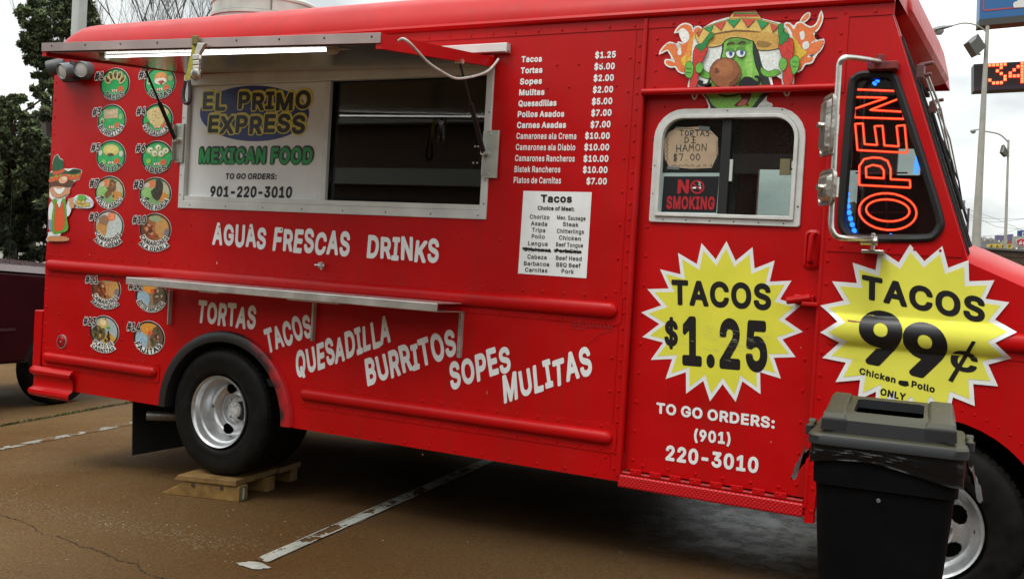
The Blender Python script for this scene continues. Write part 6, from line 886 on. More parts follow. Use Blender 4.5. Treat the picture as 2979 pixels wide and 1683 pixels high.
# mud flap, exhaust
mb = MB(); mb.hexa([(-5.245, 4.72, .115), (-5.235, 4.72, .115), (-5.235, 5.32, .115), (-5.245, 5.32, .115), (-5.245, 4.70, .60), (-5.235, 4.70, .60), (-5.235, 5.32, .60), (-5.245, 5.32, .60)])
put('mud_flap', mb, RUB, truck, bevel=.002)
e = S(428, 1207, 0, 4.72)
mb = MB(); pth = [(-4.5, 5.35, .44), (-4.8, 5.15, .42), (e.x + .16, e.y + .14, e.z + .004), (e.x, e.y, e.z)]
pth = smooth_loop(pth, 5, False); mb.tube(pth, .034, 16, cap=False); mb.tube([Vector(pth[-1]), Vector(pth[-2]).lerp(Vector(pth[-3]), 1)], .028, 16, 1, cap=True)
put('exhaust_pipe', mb, [mat('worn_exhaust', (.22, .22, .21), .4, .8, 30, .3), DARK], truck, smooth=True)
# wheels
def wheel(cx, cz, yf, dual, truck=truck):
    # tyre: outer face at yf
    r = .375
    prof = [(.012, .222), (-.004, .235), (-.012, .262), (-.010, .275), (-.014, .290), (-.013, .330), (-.006, .358), (.008, .373), (.03, .380), (.09, .382), (.15, .380), (.185, .362), (.195, .3), (.18, .225)]
    mb = MB(); mb.lathe((cx, yf, cz), 'Y', prof, 56)
    for k in range(64):    # tread blocks on the shoulder
        a = 2 * PI * k / 64
        for (y0, y1) in ((.022, .055), (.062, .095), (.10, .135), (.142, .17)):
            c_, s_ = math.cos(a), math.sin(a); c2, s2 = math.cos(a + .068), math.sin(a + .068); R0, R1 = .374, .3845
            mb.hexa([(cx + R0 * c_, yf + y0, cz + R0 * s_), (cx + R0 * c2, yf + y0, cz + R0 * s2), (cx + R0 * c2, yf + y1, cz + R0 * s2), (cx + R0 * c_, yf + y1, cz + R0 * s_),
                     (cx + R1 * c_, yf + y0, cz + R1 * s_), (cx + R1 * c2, yf + y0, cz + R1 * s2), (cx + R1 * c2, yf + y1, cz + R1 * s2), (cx + R1 * c_, yf + y1, cz + R1 * s_)])
    wb = MB()
    wo_ = put('wheel', wb_rim(cx, cz, yf, dual), [SILVER, DARK], truck, smooth=True)
    put('tyre', mb, TYRE, wo_, smooth=True)
    if dual:
        m2 = MB(); m2.lathe((cx, yf + .225, cz), 'Y', prof, 48); put('inner_tyre', m2, TYRE, wo_, smooth=True)
    hb = MB(); yh = yf + (.120 if dual else .02)
    hb.lathe((cx, yh, cz), 'Y', [(.0, 0), (.0, .035), (.006, .048), (.03, .052), (.04, .066), (.048, .085), (.09, .092)] if dual else [(-.03, 0), (-.03, .025), (-.02, .036), (.01, .04), (.02, .07), (.03, .075)], 28)
    for k in range(8):
        a = 2 * PI * k / 8 + .2; rr = .036 if dual else .058; hb.lathe((cx + rr * math.cos(a), yh - .004, cz + rr * math.sin(a)), 'Y', [(0, 0), (0, .006), (.012, .0065)], 8)
    put('hub', hb, mat('dirty_hub', (.62, .62, .60), .4, .1, 40, .3), wo_, smooth=True)
    nb = MB()
    for k in range(8):
        a = 2 * PI * k / 8; rr = .083; nb.lathe((cx + rr * math.cos(a), yh + (.035 if dual else .0), cz + rr * math.sin(a)), 'Y', [(0, 0), (0, .010), (.03, .011)], 6)
    put('wheel_nuts', nb, mat('steel_nut', (.35, .35, .34), .35, .8), wo_, kind='stuff')
    return wo_
def wb_rim(cx, cz, yf, dual):
    mb = MB()
    if dual: prof = [(.005, .213), (-.006, .2175), (-.012, .2155), (-.008, .208), (.004, .200), (.018, .197), (.035, .192), (.042, .180), (.080, .176), (.092, .168), (.105, .166), (.118, .160)]
    else: prof = [(.005, .213), (-.006, .2175), (-.012, .2155), (-.008, .208), (.004, .200), (.018, .197), (.035, .190), (.045, .182), (.052, .172)]
    mb.lathe((cx, yf, cz), 'Y', prof, 56)

    r0 = prof[-1][1]; y0 = prof[-1][0]
    dish = ([(y0, r0), (y0 + .012, .150), (y0 + .016, .140), (y0 + .018, .128), (y0 + .018, .118), (y0 + .014, .108), (y0 + .01, .098), (y0 + .012, .092), (y0 + .03, .088), (y0 + .05, .07)]
            if dual else [(y0, r0), (y0 + .004, .160), (y0 - .006, .150), (y0 - .018, .138), (y0 - .028, .124), (y0 - .034, .110), (y0 - .036, .100), (y0 - .03, .092), (y0 - .02, .088), (y0 - .018, .04)])
    dish = smooth_loop(dish, 4, False); n = 180; vs = []
    for d_, r in dish:
        for j in range(n): a = 2 * PI * j / n; vs.append((cx + r * math.cos(a), yf + d_, cz + r * math.sin(a)))
    fs = []; rc = .129
    hole_a = [math.radians(x) for x in ((104, 250, 30, 325) if dual else (30, 102, 174, 246, 318))]; hr, ha = .030, .041
    for i in range(len(dish) - 1):
        for j in range(n):
            rm = (dish[i][1] + dish[i + 1][1]) / 2; am = 2 * PI * (j + .5) / n; hole = False
            for h in hole_a:
                da = (am - h + PI) % (2 * PI) - PI
                if ((rm - rc) / hr) ** 2 + (da * rc / ha) ** 2 < 1: hole = True
            if not hole: fs.append((i * n + j, i * n + (j + 1) % n, (i + 1) * n + (j + 1) % n, (i + 1) * n + j))
    mb.mesh(vs, fs)
    mb.lathe((cx, yf + .2, cz), 'Y', [(0, .2), (.01, .0)], 24, 1)
    return mb
wheel(AX - .050, .512, YS + .012, True)
wheel(FX, .51, YS + .03, False)
for (cx, d_) in ((AX - .050, 1), (FX, 0)):
    m2 = MB(); m2.lathe((cx, YR - .24, .51), 'Y', [(0, .1), (0, .22), (.0, .35), (.03, .375), (.17, .375), (.2, .34), (.2, .1)], 36); put('far_tyre', m2, TYRE, truck, smooth=True)

# rear bumper wrapping the corner
pr = [(.0, .600), (-.018, .590), (-.030, .572), (-.026, .552), (-.006, .538), (.0, .525), (.0, .470), (-.008, .458), (-.030, .445), (-.034, .425), (-.022, .405), (0, .398), (.03, .398)]
pathb = [(-5.66, YS - .02, 0, -1), (-6.02, YS - .02, 0, -1), (-6.06, YS - .012, -.5, -.85), (-6.085, YS + .02, -1, -.2), (-6.09, YS + .4, -1, 0), (-6.09, YR - .4, -1, 0), (-6.085, YR - .02, -1, .3), (-6.04, YR + .02, -.3, 1), (-5.66, YR + .02, 0, 1)]
mb = MB(); vs = []
for (x, y, nx_, ny_) in pathb:
    L_ = math.hypot(nx_, ny_)
    for o_, z in pr: vs.append((x - nx_ / L_ * o_, y - ny_ / L_ * o_, z))
w = len(pr)
# outward is -o_: offsets above are negative outward
vs = []
for (x, y, nx_, ny_) in pathb:
    L_ = math.hypot(nx_, ny_)
    for o_, z in pr: vs.append((x + nx_ / L_ * (-o_), y + ny_ / L_ * (-o_), z + .03))
mb.mesh(vs, [(i * w + j, i * w + j + 1, (i + 1) * w + j + 1, (i + 1) * w + j) for i in range(len(pathb) - 1) for j in range(w - 1)])
put('rear_bumper', mb, RED, truck, smooth=True)
mb = MB(); mb.box((-6.085, YS - .010, .62), (X0 - .003, YS + .25, 1.0)); put('rear_step_post', mb, RED, truck, bevel=.006)
# tail marker reflector
c0 = S(181, 993)
mb = MB(); mb.lathe((c0.x, YS, c0.z), 'Y', [(0, .047), (-.008, .045), (-.008, .040)], 24); put('reflector', mb, ALU, truck, smooth=True)
ro = bpy.data.objects[mb and 'reflector']
m2 = MB(); m2.lathe((c0.x, YS - .004, c0.z), 'Y', [(0, .040), (-.005, .034), (-.008, 0)], 24); put('lens', m2, mat('red_lens', (.30, .006, .008), .15), ro, smooth=True)
m2 = MB(); m2.lathe((c0.x, YS - .012, c0.z), 'Y', [(0, .006), (-.004, .005), (-.005, 0)], 12); put('screw', m2, ALU, ro)
mb = MB()
for (x, y, w_, h_) in ((631, 764, 4, 7), (1417, 1140, 2, 9), (1421, 1198, 3, 14), (1414, 1190, 7, 2), (905, 1010, 2, 3), (2243, 1284, 3, 4), (1230, 1320, 2, 3), (1690, 700, 2, 3), (260, 740, 2, 3), (1950, 640, 3, 2), (2330, 1010, 2, 4)):
    mb.face([S(x - w_ / 2, y + h_ / 2, .0015), S(x + w_ / 2, y + h_ / 2 + 1, .0015), S(x + w_ / 2 - 1, y - h_ / 2, .0015), S(x - w_ / 2 + .5, y - h_ / 2, .0015)])
put('paint_chips', mb, mat('chip_primer', (.55, .30, .26), .6), truck, kind='stuff', fixn=False)
# little lock under the lettering
c0 = S(937, 772); mb = MB(); mb.box((c0.x - .022, YS - .012, c0.z - .012), (c0.x + .022, YS - .0005, c0.z + .016)); mb.tube([(c0.x - .04, YS - .016, c0.z + .002), (c0.x + .03, YS - .016, c0.z + .002)], .006, 8); mb.tube([(c0.x + .012, YS - .02, c0.z + .02), (c0.x + .012, YS - .02, c0.z - .024)], .008, 8)
put('latch', mb, CHROME, truck, bevel=.002)
# ================================================================== SERVICE WINDOW
mb = MB()
ringXZ(mb, [(WX0, WZ0), (WX1, WZ0), (WX1, WZ1), (WX0, WZ1)], [(WX0 + .042, WZ0 + .046), (WX1 - .040, WZ0 + .046), (WX1 - .040, WZ1 - .068), (WX0 + .042, WZ1 - .068)], YS - .010, YS + .035)
sf = put('service_window_frame', mb, ALUW, truck, bevel=.003)
mb = MB(); mb.box((WX0 + .043, YS - .004, WZ0 + .047), (WX1 - .041, YS + .03, WZ0 + .075)); put('window_track', mb, ALUW, sf, bevel=.002)
mb = MB()
for i in range(8): mb.rivet((WX0 + .1 + i * .29, YS - .010, WZ0 + .02), .005, .003)
for z in (.08, .2, .55): mb.rivet((WX1 - .015, YS - .010, WZ0 + z), .005, .003); mb.rivet((WX0 + .015, YS - .010, WZ0 + z), .005, .003)
put('frame_screws', mb, mat('dark_screw', (.06, .06, .06), .5), sf, kind='stuff')
YW = YS + .022
xm0, xm1 = S(945, 400, 0, YW).x, S(958, 400, 0, YW).x
mb = MB(); mb.box((WX0 + .043, YW, WZ0 + .05), (xm0, YW + .006, WZ1 - .07)); sgn = put('sign_panel', mb, SIGNW, truck)
mb = MB(); mb.box((xm0, YS + .004, WZ0 + .05), (xm1 + .004, YS + .03, WZ1 - .07)); put('window_mullion', mb, ALUW, truck, bevel=.002)
mb = MB(); zA_, zB_ = WZ0 + .05, WZ1 - .07; mb.hexa([(xm1, YW + .02, zA_), (WX1 - .04, YW + .02, zA_), (WX1 - .04, YW + .025, zA_), (xm1, YW + .025, zA_), (xm1, YW + .0285, zB_), (WX1 - .04, YW + .0285, zB_), (WX1 - .04, YW + .0335, zB_), (xm1, YW + .0335, zB_)]); put('service_pane', mb, GLS, truck)
# serving hatch innards that the glass half shows
mb = MB(); mb.box((-4.6, 5.9, .76), (-2.1, 6.6, 1.62)); mb.box((-3.6, 6.3, 2.02), (-2.2, 6.75, 2.30)); mb.box((-3.5, 5.0, .76), (-2.2, 5.3, 1.45))
put('kitchen_counter', mb, mat('dull_steel', (.09, .09, .09), .4, .7), truck, bevel=.01)
mb = MB(); mb.box((-3.45, 6.28, 1.62), (-3.15, 6.5, 2.0)); put('red_crate', mb, mat('dim_red', (.10, .012, .012), .6), truck, bevel=.02); mb = MB(); mb.box((-2.75, 6.1, 1.62), (-2.35, 6.4, 1.86)); put('red_crate', mb, MATS['dim_red'], truck, bevel=.02)
mb = MB(); a = S(1392, 425, 0, YW)
for dx_, dz in ((-.03, 0), (-.01, 0), (-.035, -.085), (-.012, -.085)): mb.rivet((a.x + dx_, YW + .018, a.z + dz), .008, .006)
put('pane_lock', mb, CHROME, truck, kind='stuff')

pw = lambda x, y, l=0: S(x, y, l, YW)
A = Art(lambda x, y, l: S(x, y, l, YW), start=.001)
A.ell(740.6, 330, 159, 81, (38, 52, 120), n=48)
put('sign_ellipse', A.mb, PRINT, sgn, fixn=False)
def style_word(txt, L, R, T, sh, c0, c1, b0, b1, warp=None, name='lettering', label=None):
    A = Art(lambda x, y, l: S(x, y, l, YW), start=.0016)
    if sh:
        for k in range(1, 5): A.text(txt, (L[0] + sh[0] * k / 4, L[1] + sh[1] * k / 4), (R[0] + sh[0] * k / 4, R[1] + sh[1] * k / 4), (T[0] + sh[0] * k / 4, T[1] + sh[1] * k / 4), c1, b1, warp)
    A.text(txt, L, R, T, c1, b1, warp); A.text(txt, L, R, T, c0, b0, warp)
    return put(name, A.mb, PRINT, sgn, fixn=False, label=label)
it = lambda u, v, i: (u, v + (.05, -.03, .02, -.05, .04)[i % 5])
for w_, l_, r_, t_ in (('EL', (589, 322), (655, 321), (592, 270)), ('PRIMO', (692, 321), (903, 319), (695, 269))): style_word(w_, l_, r_, t_, (3, -4), (36, 34, 30), (215, 204, 84), .036, .072, it)
style_word('EXPRESS', (604, 389), (886, 388), (608, 337), (3, -4), (36, 34, 30), (215, 204, 84), .036, .072, it)
style_word('MEXICAN FOOD', (578, 476), (907, 477), (581, 431), (3, -3), (24, 150, 70), (20, 24, 22), .036, .072)
style_word('TO GO ORDERS:', (655, 521), (804, 522), (657, 504), None, (30, 32, 34), (30, 32, 34), .03, .03)
style_word('901-220-3010', (610, 573), (848, 576), (613, 541), None, (26, 28, 30), (26, 28, 30), .04, .04)

# ================================================================== AWNING HATCH AND COUNTER
PL0, PL1 = Vector((-4.79, YS - .005, 2.585)), Vector((-2.625, YS - .005, 2.548))        # hinge line
PF0, PF1 = Vector((-4.80, 3.602, 2.512)), Vector((-2.623, 3.598, 2.452))                # outer edge
up = Vector((0, 0, 1)); th = .034
POL = bpy.data.materials.new('polished_aluminium_underside'); POL.use_nodes = True; t = POL.node_tree; b = t.nodes['Principled BSDF']
b.inputs['Base Color'].default_value = (.42, .41, .38, 1); b.inputs['Metallic'].default_value = 1; b.inputs['Roughness'].default_value = .22
c = N(t, 'ShaderNodeTexCoord'); wv = N(t, 'ShaderNodeTexWave'); wv.inputs['Scale'].default_value = 14; wv.inputs['Distortion'].default_value = .3; t.links.new(c.outputs['Object'], wv.inputs[0])
bp = N(t, 'ShaderNodeBump'); bp.inputs['Strength'].default_value = .12; bp.inputs['Distance'].default_value = .004; t.links.new(wv.outputs[1], bp.inputs['Height']); t.links.new(bp.outputs[0], b.inputs['Normal'])
mb = MB(); mb.hexa([PF0 - up * th, PF1 - up * th, PL1 - up * th, PL0 - up * th, PF0, PF1, PL1, PL0])
haw = put('awning_hatch', mb, RED, truck, bevel=.003)
def lerp2(u, v, dz=0):                         # u along the hinge, v outward
    a = PL0.lerp(PL1, u); b_ = PF0.lerp(PF1, u); p = a.lerp(b_, v); p.z += dz; return p
mb = MB(); d0, d1 = -th - .012, -th - .0005
mb.hexa([lerp2(.012, .985, d0), lerp2(.988, .985, d0), lerp2(.988, .03, d0), lerp2(.012, .03, d0), lerp2(.012, .985, d1), lerp2(.988, .985, d1), lerp2(.988, .03, d1), lerp2(.012, .03, d1)])
put('underside', mb, POL, haw)
for (u0, u1) in ((-.002, .012), (.988, 1.002)):
    mb = MB(); mb.hexa([lerp2(u0, 1.0, -th - .03), lerp2(u1, 1.0, -th - .03), lerp2(u1, 0, -th - .012), lerp2(u0, 0, -th - .012), lerp2(u0, 1.0, .001), lerp2(u1, 1.0, .001), lerp2(u1, 0, .001), lerp2(u0, 0, .001)]); put('side_lip', mb, RED, haw)
mb = MB(); e = Vector((0, -.004, 0)); a, b_ = PF0 + e, PF1 + e
mb.hexa([a + Vector((-.004, -.003, -.040)), b_ + Vector((.0, -.003, -.040)), b_ + Vector((0, .003, -.040)), a + Vector((-.004, .003, -.040)), a + Vector((-.004, -.003, .004)), b_ + Vector((0, -.003, .004)), b_ + Vector((0, .003, .004)), a + Vector((-.004, .003, .004))])
TRIM = mat('tarnished_trim', (.36, .28, .265), .42, .6, 3, .3, .2, 40, dist=.002)
tr = put('edge_trim', mb, TRIM, haw, bevel=.001)
mb = MB()
for i in range(9): p = a.lerp(b_, .035 + i * .118); mb.rivet((p.x, p.y - .003, p.z - .012), .006, .004)
put('trim_screws', mb, mat('dark_screw', (.06, .06, .06), .5), haw, kind='stuff')
# hinge strip
mb = MB(); mb.hexa([PL0 + Vector((0, -.02, -.012)), PL1 + Vector((0, -.02, -.012)), PL1 + Vector((0, .006, -.012)), PL0 + Vector((0, .006, -.012)), PL0 + Vector((0, -.02, .012)), PL1 + Vector((0, -.02, .012)), PL1 + Vector((0, .006, .012)), PL0 + Vector((0, .006, .012))])
put('hinge_strip', mb, RED, truck)
# drip rail above
a, b_ = S(1487, 129), S(1487, 157)
mb = MB(); mb.box((-4.95, YS - .045, b_.z + .004), (a.x, YS - .001, a.z)); put('drip_rail', mb, ALUW, truck, bevel=.003)
mb = MB(); mb.box((a.x - .004, YS - .046, b_.z), (a.x + .002, YS + 0, b_.z + .012)); put('rail_end', mb, ALU, truck)
# gas struts with their brackets
for xs_, up_, lo, bx, name in ((-4.80, Vector((-4.775, 4.26, 2.555 - .05)), S(528, 410), (S(521, 361), S(536, 474)), 'l'), (-2.60, Vector((-2.635, 4.26, 2.515 - .05)), S(1421, 448), (S(1420, 381), S(1440, 519)), 'r')):
    b0_, b1_ = bx; mb = MB(); mb.box((b0_.x, YS - .022, b1_.z), (b1_.x + (.004 if name == 'l' else .02), YS - .0105, b0_.z)); mb.box((b0_.x, YS - .05, b1_.z + .01), (b0_.x + .005, YS - .011, b0_.z - .01))
    for z in (.02, .9): mb.rivet((b0_.x + .03, YS - .022, b1_.z + (b0_.z - b1_.z) * (.08 if z < .5 else .92)), .007, .006)
    put('strut_bracket', mb, STEEL, truck, bevel=.002)
    lo = Vector((lo.x, YS - .05, lo.z)); m_ = lo.lerp(up_, .55)
    mb = MB(); mb.tube([lo, m_], .0125, 10); mb.tube([m_, up_], .0065, 8); st_ = put('gas_strut', mb, BLK, truck, smooth=True)
    mb = MB(); mb.tube([lo + Vector((0, -.012, -.0)), lo + Vector((0, .028, 0))], .014, 10); put('ball_joint', mb, CHROME, st_, smooth=True); mb = MB(); mb.tube([up_ + Vector((-.02, 0, .0)), up_ + Vector((.02, 0, 0))], .012, 10); put('ball_joint', mb, CHROME, st_, smooth=True)
# LED tube under the awning (lit in the photograph)
LED = mat('led_tube_light', (.9, .93, 1), .3, emit=(1, .98, .95), estr=3.5)
fl0, fl1 = S(300, 166, 0, 3.72), S(972, 146, 0, 3.72)
mb = MB(); mb.tube([fl0 + Vector((0, .010, .016)), fl1 + Vector((0, .010, .016))], .012, 8); tube_ = put('light_fixture', mb, mat('clear_tube_housing', (.22, .22, .21), .3), truck, smooth=True)
mb = MB(); mb.tube([fl0.lerp(fl1, .012), fl0.lerp(fl1, .985)], .0052, 12); put('light_tube', mb, LED, tube_, smooth=True)
for q_ in (0, 1): mb = MB(); p = fl0.lerp(fl1, q_); s_ = -1 if q_ == 0 else 1; mb.tube([p - Vector((s_ * .03, 0, 0)), p + Vector((s_ * .012, 0, 0))], .019, 10); put('end_cap', mb, mat('clear_end_cap', (.45, .45, .44), .3), tube_, smooth=True)
mb = MB(); pth = [fl1 + Vector((.01, 0, .0)), S(1010, 142, 0, 3.73), S(1085, 139, 0, 3.8), S(1120, 135, 0, 3.85), S(1150, 124, 0, 3.7)]; mb.tube(smooth_loop([tuple(p) for p in pth], 5, False), .0045, 6)
put('light_lead', mb, mat('white_flex', (.5, .48, .42), .5), tube_, smooth=True)
# counter shelf
xl, xr = -4.925, -2.725
mb = MB(); y0_, y1_ = 4.325, YS - .005
mb.box((xl, y0_, 1.244), (xr - .0, y0_ + .006, 1.286)); mb.box((xl, y0_, 1.281), (xr, y1_ - .035, 1.287))
fr_l = put('counter_shelf', mb, ALU, truck, bevel=.003)
mb = MB(); mb.hexa([(xr - .40, y0_ + .008, 1.243), (xr + .002, y0_ + .008, 1.243), (xr + .002, y1_, 1.238), (xr - .40, y1_, 1.238), (xr - .4, y0_ + .008, 1.247), (xr + .002, y0_ + .008, 1.247), (xr + .002, y1_, 1.242), (xr - .4, y1_, 1.242)]); put('shelf_end', mb, ALU, fr_l)
for (x, ya, yb) in ((499, 843, 943), (917, 881, 991), (1345, 907, 1040)):
    a, b_ = S(x, ya), S(x - 2, yb)
    mb = MB(); mb.box((a.x - .014, YS - .010, b_.z), (a.x + .014, YS - .001, min(a.z, 1.243))); mb.box((a.x + .010, YS - .03, b_.z), (a.x + .014, YS - .010, min(a.z, 1.243)))
    for k in range(5): mb.disc((a.x - .002, YS - .0105, b_.z + (a.z - b_.z) * (.12 + k * .19)), (0, -1, 0), .0045, 8, 1)
    put('shelf_bracket', mb, [STEEL, DARK], truck, bevel=.001, fixn=False)
for xa_, xb_ in ((-3.7, -3.35), (-4.35, -4.2)): mb = MB(); mb.box((xa_, 4.345, 1.236), (xb_, 4.4, 1.2435)); put('shelf_slide', mb, ALU, fr_l)

# ================================================================== LETTERING ON THE SIDE
def letters(parts, m=WHITE, parent=truck, lift=.0022, Y=YS, name='lettering', bold=.02, label=None, warp=None):
    for p in parts:
        for w in range(p[0].count(' ') + 1):
            mb = MB(); tline(mb, p[0], p[1], p[2], p[3], p[4] if len(p) > 4 else bold, lift, Y, warp=warp, word=w)
            o = put(name, mb, m, parent, fixn=False, label=label)
    return o
K = crop(1400, 0, 1.775)
menu = [('Tacos', 207, 323, 313, 320, '$1.25', 587, 303, 694, 298), ('Tortas', 203, 381, 315, 377, '$5.00', 583, 362, 689, 358), ('Sopes', 199, 438, 313, 434, '$2.00', 579, 421, 684, 418),
        ('Mulitas', 195, 494, 326, 491, '$2.00', 575, 481, 680, 478), ('Quesadillas', 191, 551, 388, 547, '$5.00', 570, 542, 676, 538), ('Pollos Asados', 188, 606, 428, 604, '$7.00', 567, 601, 672, 598),
        ('Carnes Asadas', 184, 662, 437, 661, '$7.00', 563, 661, 667, 658), ('Camarones ala Crema', 181, 718, 490, 719, '$10.00', 535, 718, 663, 718), ('Camarones ala Diablo', 178, 775, 485, 777, '$10.00', 531, 777, 660, 777),
        ('Camarones Rancheros', 174, 832, 482, 835, '$10.00', 527, 836, 656, 836), ('Bistek Rancheros', 171, 889, 408, 891, '$10.00', 524, 893, 651, 894), ('Platos de Carnitas', 167, 945, 411, 948, '$7.00', 542, 952, 648, 953)]
for (a, x0, y0, x1, y1, p, px0, py0, px1, py1) in menu:
    letters([(a, K(x0, y0), K(x1, y1), K(x0 + 1.8, y0 - 32), .033 if len(a) < 14 else .02), (p, K(px0, py0), K(px1, py1), K(px0 + 1.8, py0 - 34), .033)])
# white choice of meat sheet
mb = MB(); mb.face([S(*K(*p), .0018) for p in ((218, 985), (571, 992), (543, 1436), (190, 1411))]); sh = put('meat_list_sheet', mb, WHITE, truck)
rows = [('Tacos', 307, 1045, 468, 1047, 41, .05), ('Choice of Meat:', 291, 1084, 480, 1090, 22, .03),
        ('Chorizo', 250, 1129, 352, 1132), ('Asada', 257, 1163, 340, 1167), ('Tripa', 262, 1197, 330, 1200), ('Pollo', 260, 1230, 328, 1233), ('Lengua', 242, 1266, 342, 1270), ('Chicharron', 222, 1297, 356, 1302), ('Cabeza', 238, 1335, 337, 1339), ('Barbacoa', 220, 1369, 350, 1375), ('Carnitas', 226, 1402, 341, 1407),
        ('Mex. Sausage', 391, 1133, 538, 1139), ('Steak', 421, 1167, 502, 1172), ('Chitterlings', 390, 1202, 530, 1208), ('Chicken', 401, 1237, 514, 1243), ('Beef Tongue', 386, 1272, 525, 1278), ('Pork Skin', 384, 1304, 515, 1310), ('Beef Head', 385, 1341, 518, 1347), ('BBQ Beef', 387, 1376, 512, 1382), ('Pork', 414, 1409, 478, 1414)]
letters([(r[0], K(r[1], r[2]), K(r[3], r[4]), K(r[1] + 1, r[2] - (r[5] if len(r) > 5 else 22)), (r[6] if len(r) > 6 else .02)) for r in rows], BLACKV, sh, lift=.0028)
mb = MB()
for (x0, y0, x1, y1) in ((213, 1282, 360, 1296), (376, 1292, 518, 1302)):
    pts = [(x0 + (x1 - x0) * i / 16, y0 + (y1 - y0) * i / 16 - random.uniform(3, 8)) for i in range(17)] + [(x1 - (x1 - x0) * i / 16, y1 - (y1 - y0) * i / 16 + random.uniform(3, 8)) for i in range(17)]
    mb.face([S(*K(x, y), .0034) for x, y in pts])
put('marker_scribble', mb, BLACKV, sh)

# jaunty hand-cut capitals
def jaunty(u, v, i):
    sl = (.012, -.006, .010, -.010, .014, .0, -.008)[i % 7]; dv = (.0, .03, -.02, .03, -.03, .02)[i % 6]
    return (u + sl * (v - .5) + .004 * math.sin(v * 3.2), 1.2 * v * (1 + (.05, -.03, .04)[i % 3]) + dv - .05)
def jl(txt, L, R, T, label=None, b=.045): letters([(txt, L, R, T, b)], warp=jaunty, name='lettering', label=label)
K0, K2, K4h, K11 = crop(0, 0, 1.819), crop(700, 0, 1.819), crop(400, 700, 1.819), crop(1100, 700, 1.819)
jl('AGUAS', K0(1124, 1290), K0(1405, 1312), K0(1128, 1195)); jl('FRESCAS', K2(170, 1322), K2(572, 1352), K2(178, 1222)); jl('DRINKS', K2(668, 1360), K2(1045, 1388), K2(673, 1262))
jl('TORTAS', K4h(315, 428), K4h(622, 466), K4h(322, 332)); jl('TACOS', K4h(688, 592), K4h(928, 497), K4h(668, 492)); jl('QUESADILLA', K4h(842, 722), K4h(1342, 532), K4h(832, 612))
jl('BURRITOS', (1070, 1120), (1330, 1029), (1060, 1058)); jl('SOPES', K11(386, 785), K11(705, 680), K11(372, 672)); jl('MULITAS', K11(668, 855), K11(1133, 700), K11(656, 738))
# numbers and door text
letters([('TO GO ORDERS:', kd(272, 943), kd(862, 1021), kd(274, 889), .045)], Y=YD, parent=door)
letters([('(901)', kd(460, 1080), kd(642, 1100), kd(461, 1021), .045)], Y=YD, parent=door)
letters([('220-3010', kd(318, 1177), kd(779, 1243), kd(322, 1101), .045)], Y=YD, parent=door)
# maker's name pressed in the skin
mb = MB(); tline(mb, 'GRUMMAN', K11(1024, 452), K11(1240, 468), K11(1025, 428), .02, .0035)
def barpx(mb, p, q_, w, l=.002):
    a = S(*K11(*p), l); b_ = S(*K11(*q_), l); n_ = Vector((0, 0, w)); mb.hexa([a - n_, b_ - n_, b_ - n_ + Vector((0, .003, 0)), a - n_ + Vector((0, .003, 0)), a + n_, b_ + n_, b_ + n_ + Vector((0, .003, 0)), a + n_ + Vector((0, .003, 0))])
for p, q_ in (((1022, 462), (1110, 468)), ((1110, 540), (1180, 490)), ((1180, 488), (1240, 475)), ((1022, 424), (1240, 440)), ((1020, 425), (1022, 462))): barpx(mb, p, q_, .0022)
put('pressed_nameplate', mb, mat('red_pressed', (.36, .004, .007), .45), truck, fixn=False)

# ================================================================== STARBURSTS
def burst(tips, c, fr, w, pf, name, parent, label, drape=None):
    n = len(tips); pts = []
    for i in range(n):
        a, b_ = tips[i], tips[(i + 1) % n]; pts.append(a)
        aa = math.atan2(a[1] - c[1], a[0] - c[0]); ab = math.atan2(b_[1] - c[1], b_[0] - c[0])
        while ab < aa: ab += 2 * PI
        m_ = (aa + ab) / 2; r = (math.dist(a, c) + math.dist(b_, c)) / 2 * fr; pts.append((c[0] + r * math.cos(m_), c[1] + r * math.sin(m_)))
    inner = fat(pts, -w)
    return pts, inner
tips1 = [(622, 87), (752, 117), (862, 184), (946, 284), (992, 408), (1003, 538), (967, 664), (893, 771), (792, 848), (668, 887), (540, 884), (421, 846), (319, 773), (245, 678), (203, 564), (197, 442), (228, 326), (291, 227), (381, 146), (498, 97)]
o1, i1 = burst(tips1, (600, 487), .772, 19, None, '', None, '')
f1 = lambda x, y, l: S(*kd(x, y), l, YD)
mb = MB(); mb.face([f1(x, y, .0016) for x, y in o1]); b1_ = put('price_burst', mb, WHITE, door, label='yellow starburst reading TACOS $1.25')
mb = MB(); mb.face([f1(x, y, .0022) for x, y in i1]); put('burst_face', mb, mat('scuffed_yellow_vinyl', (.74, .70, .055), .45, 0, 6, .05, .25, 9, dist=.004), door)
letters([('TACOS', kd(350, 404), kd(845, 432), kd(348, 278), .05), ('$', kd(313, 606), kd(380, 612), kd(314, 478), .05), ('1.25', kd(402, 705), kd(826, 742), kd(402, 458), .05)], BLACKV, door, lift=.003, Y=YD)
mb = MB(); random.seed(4)
for i in range(70):
    x, y = random.gauss(600, 100), random.gauss(580, 45) ; l_ = random.uniform(8, 50); y += (x - 600) * .22
    if 350 < x < 850: mb.face([f1(x, y, .0036), f1(x + l_, y + l_ * .22, .0036), f1(x + l_, y + l_ * .22 + random.uniform(.6, 2), .0036)])
put('scuff_marks', mb, mat('scuff_grey', (.42, .41, .32), .5), door, kind='stuff', fixn=False)
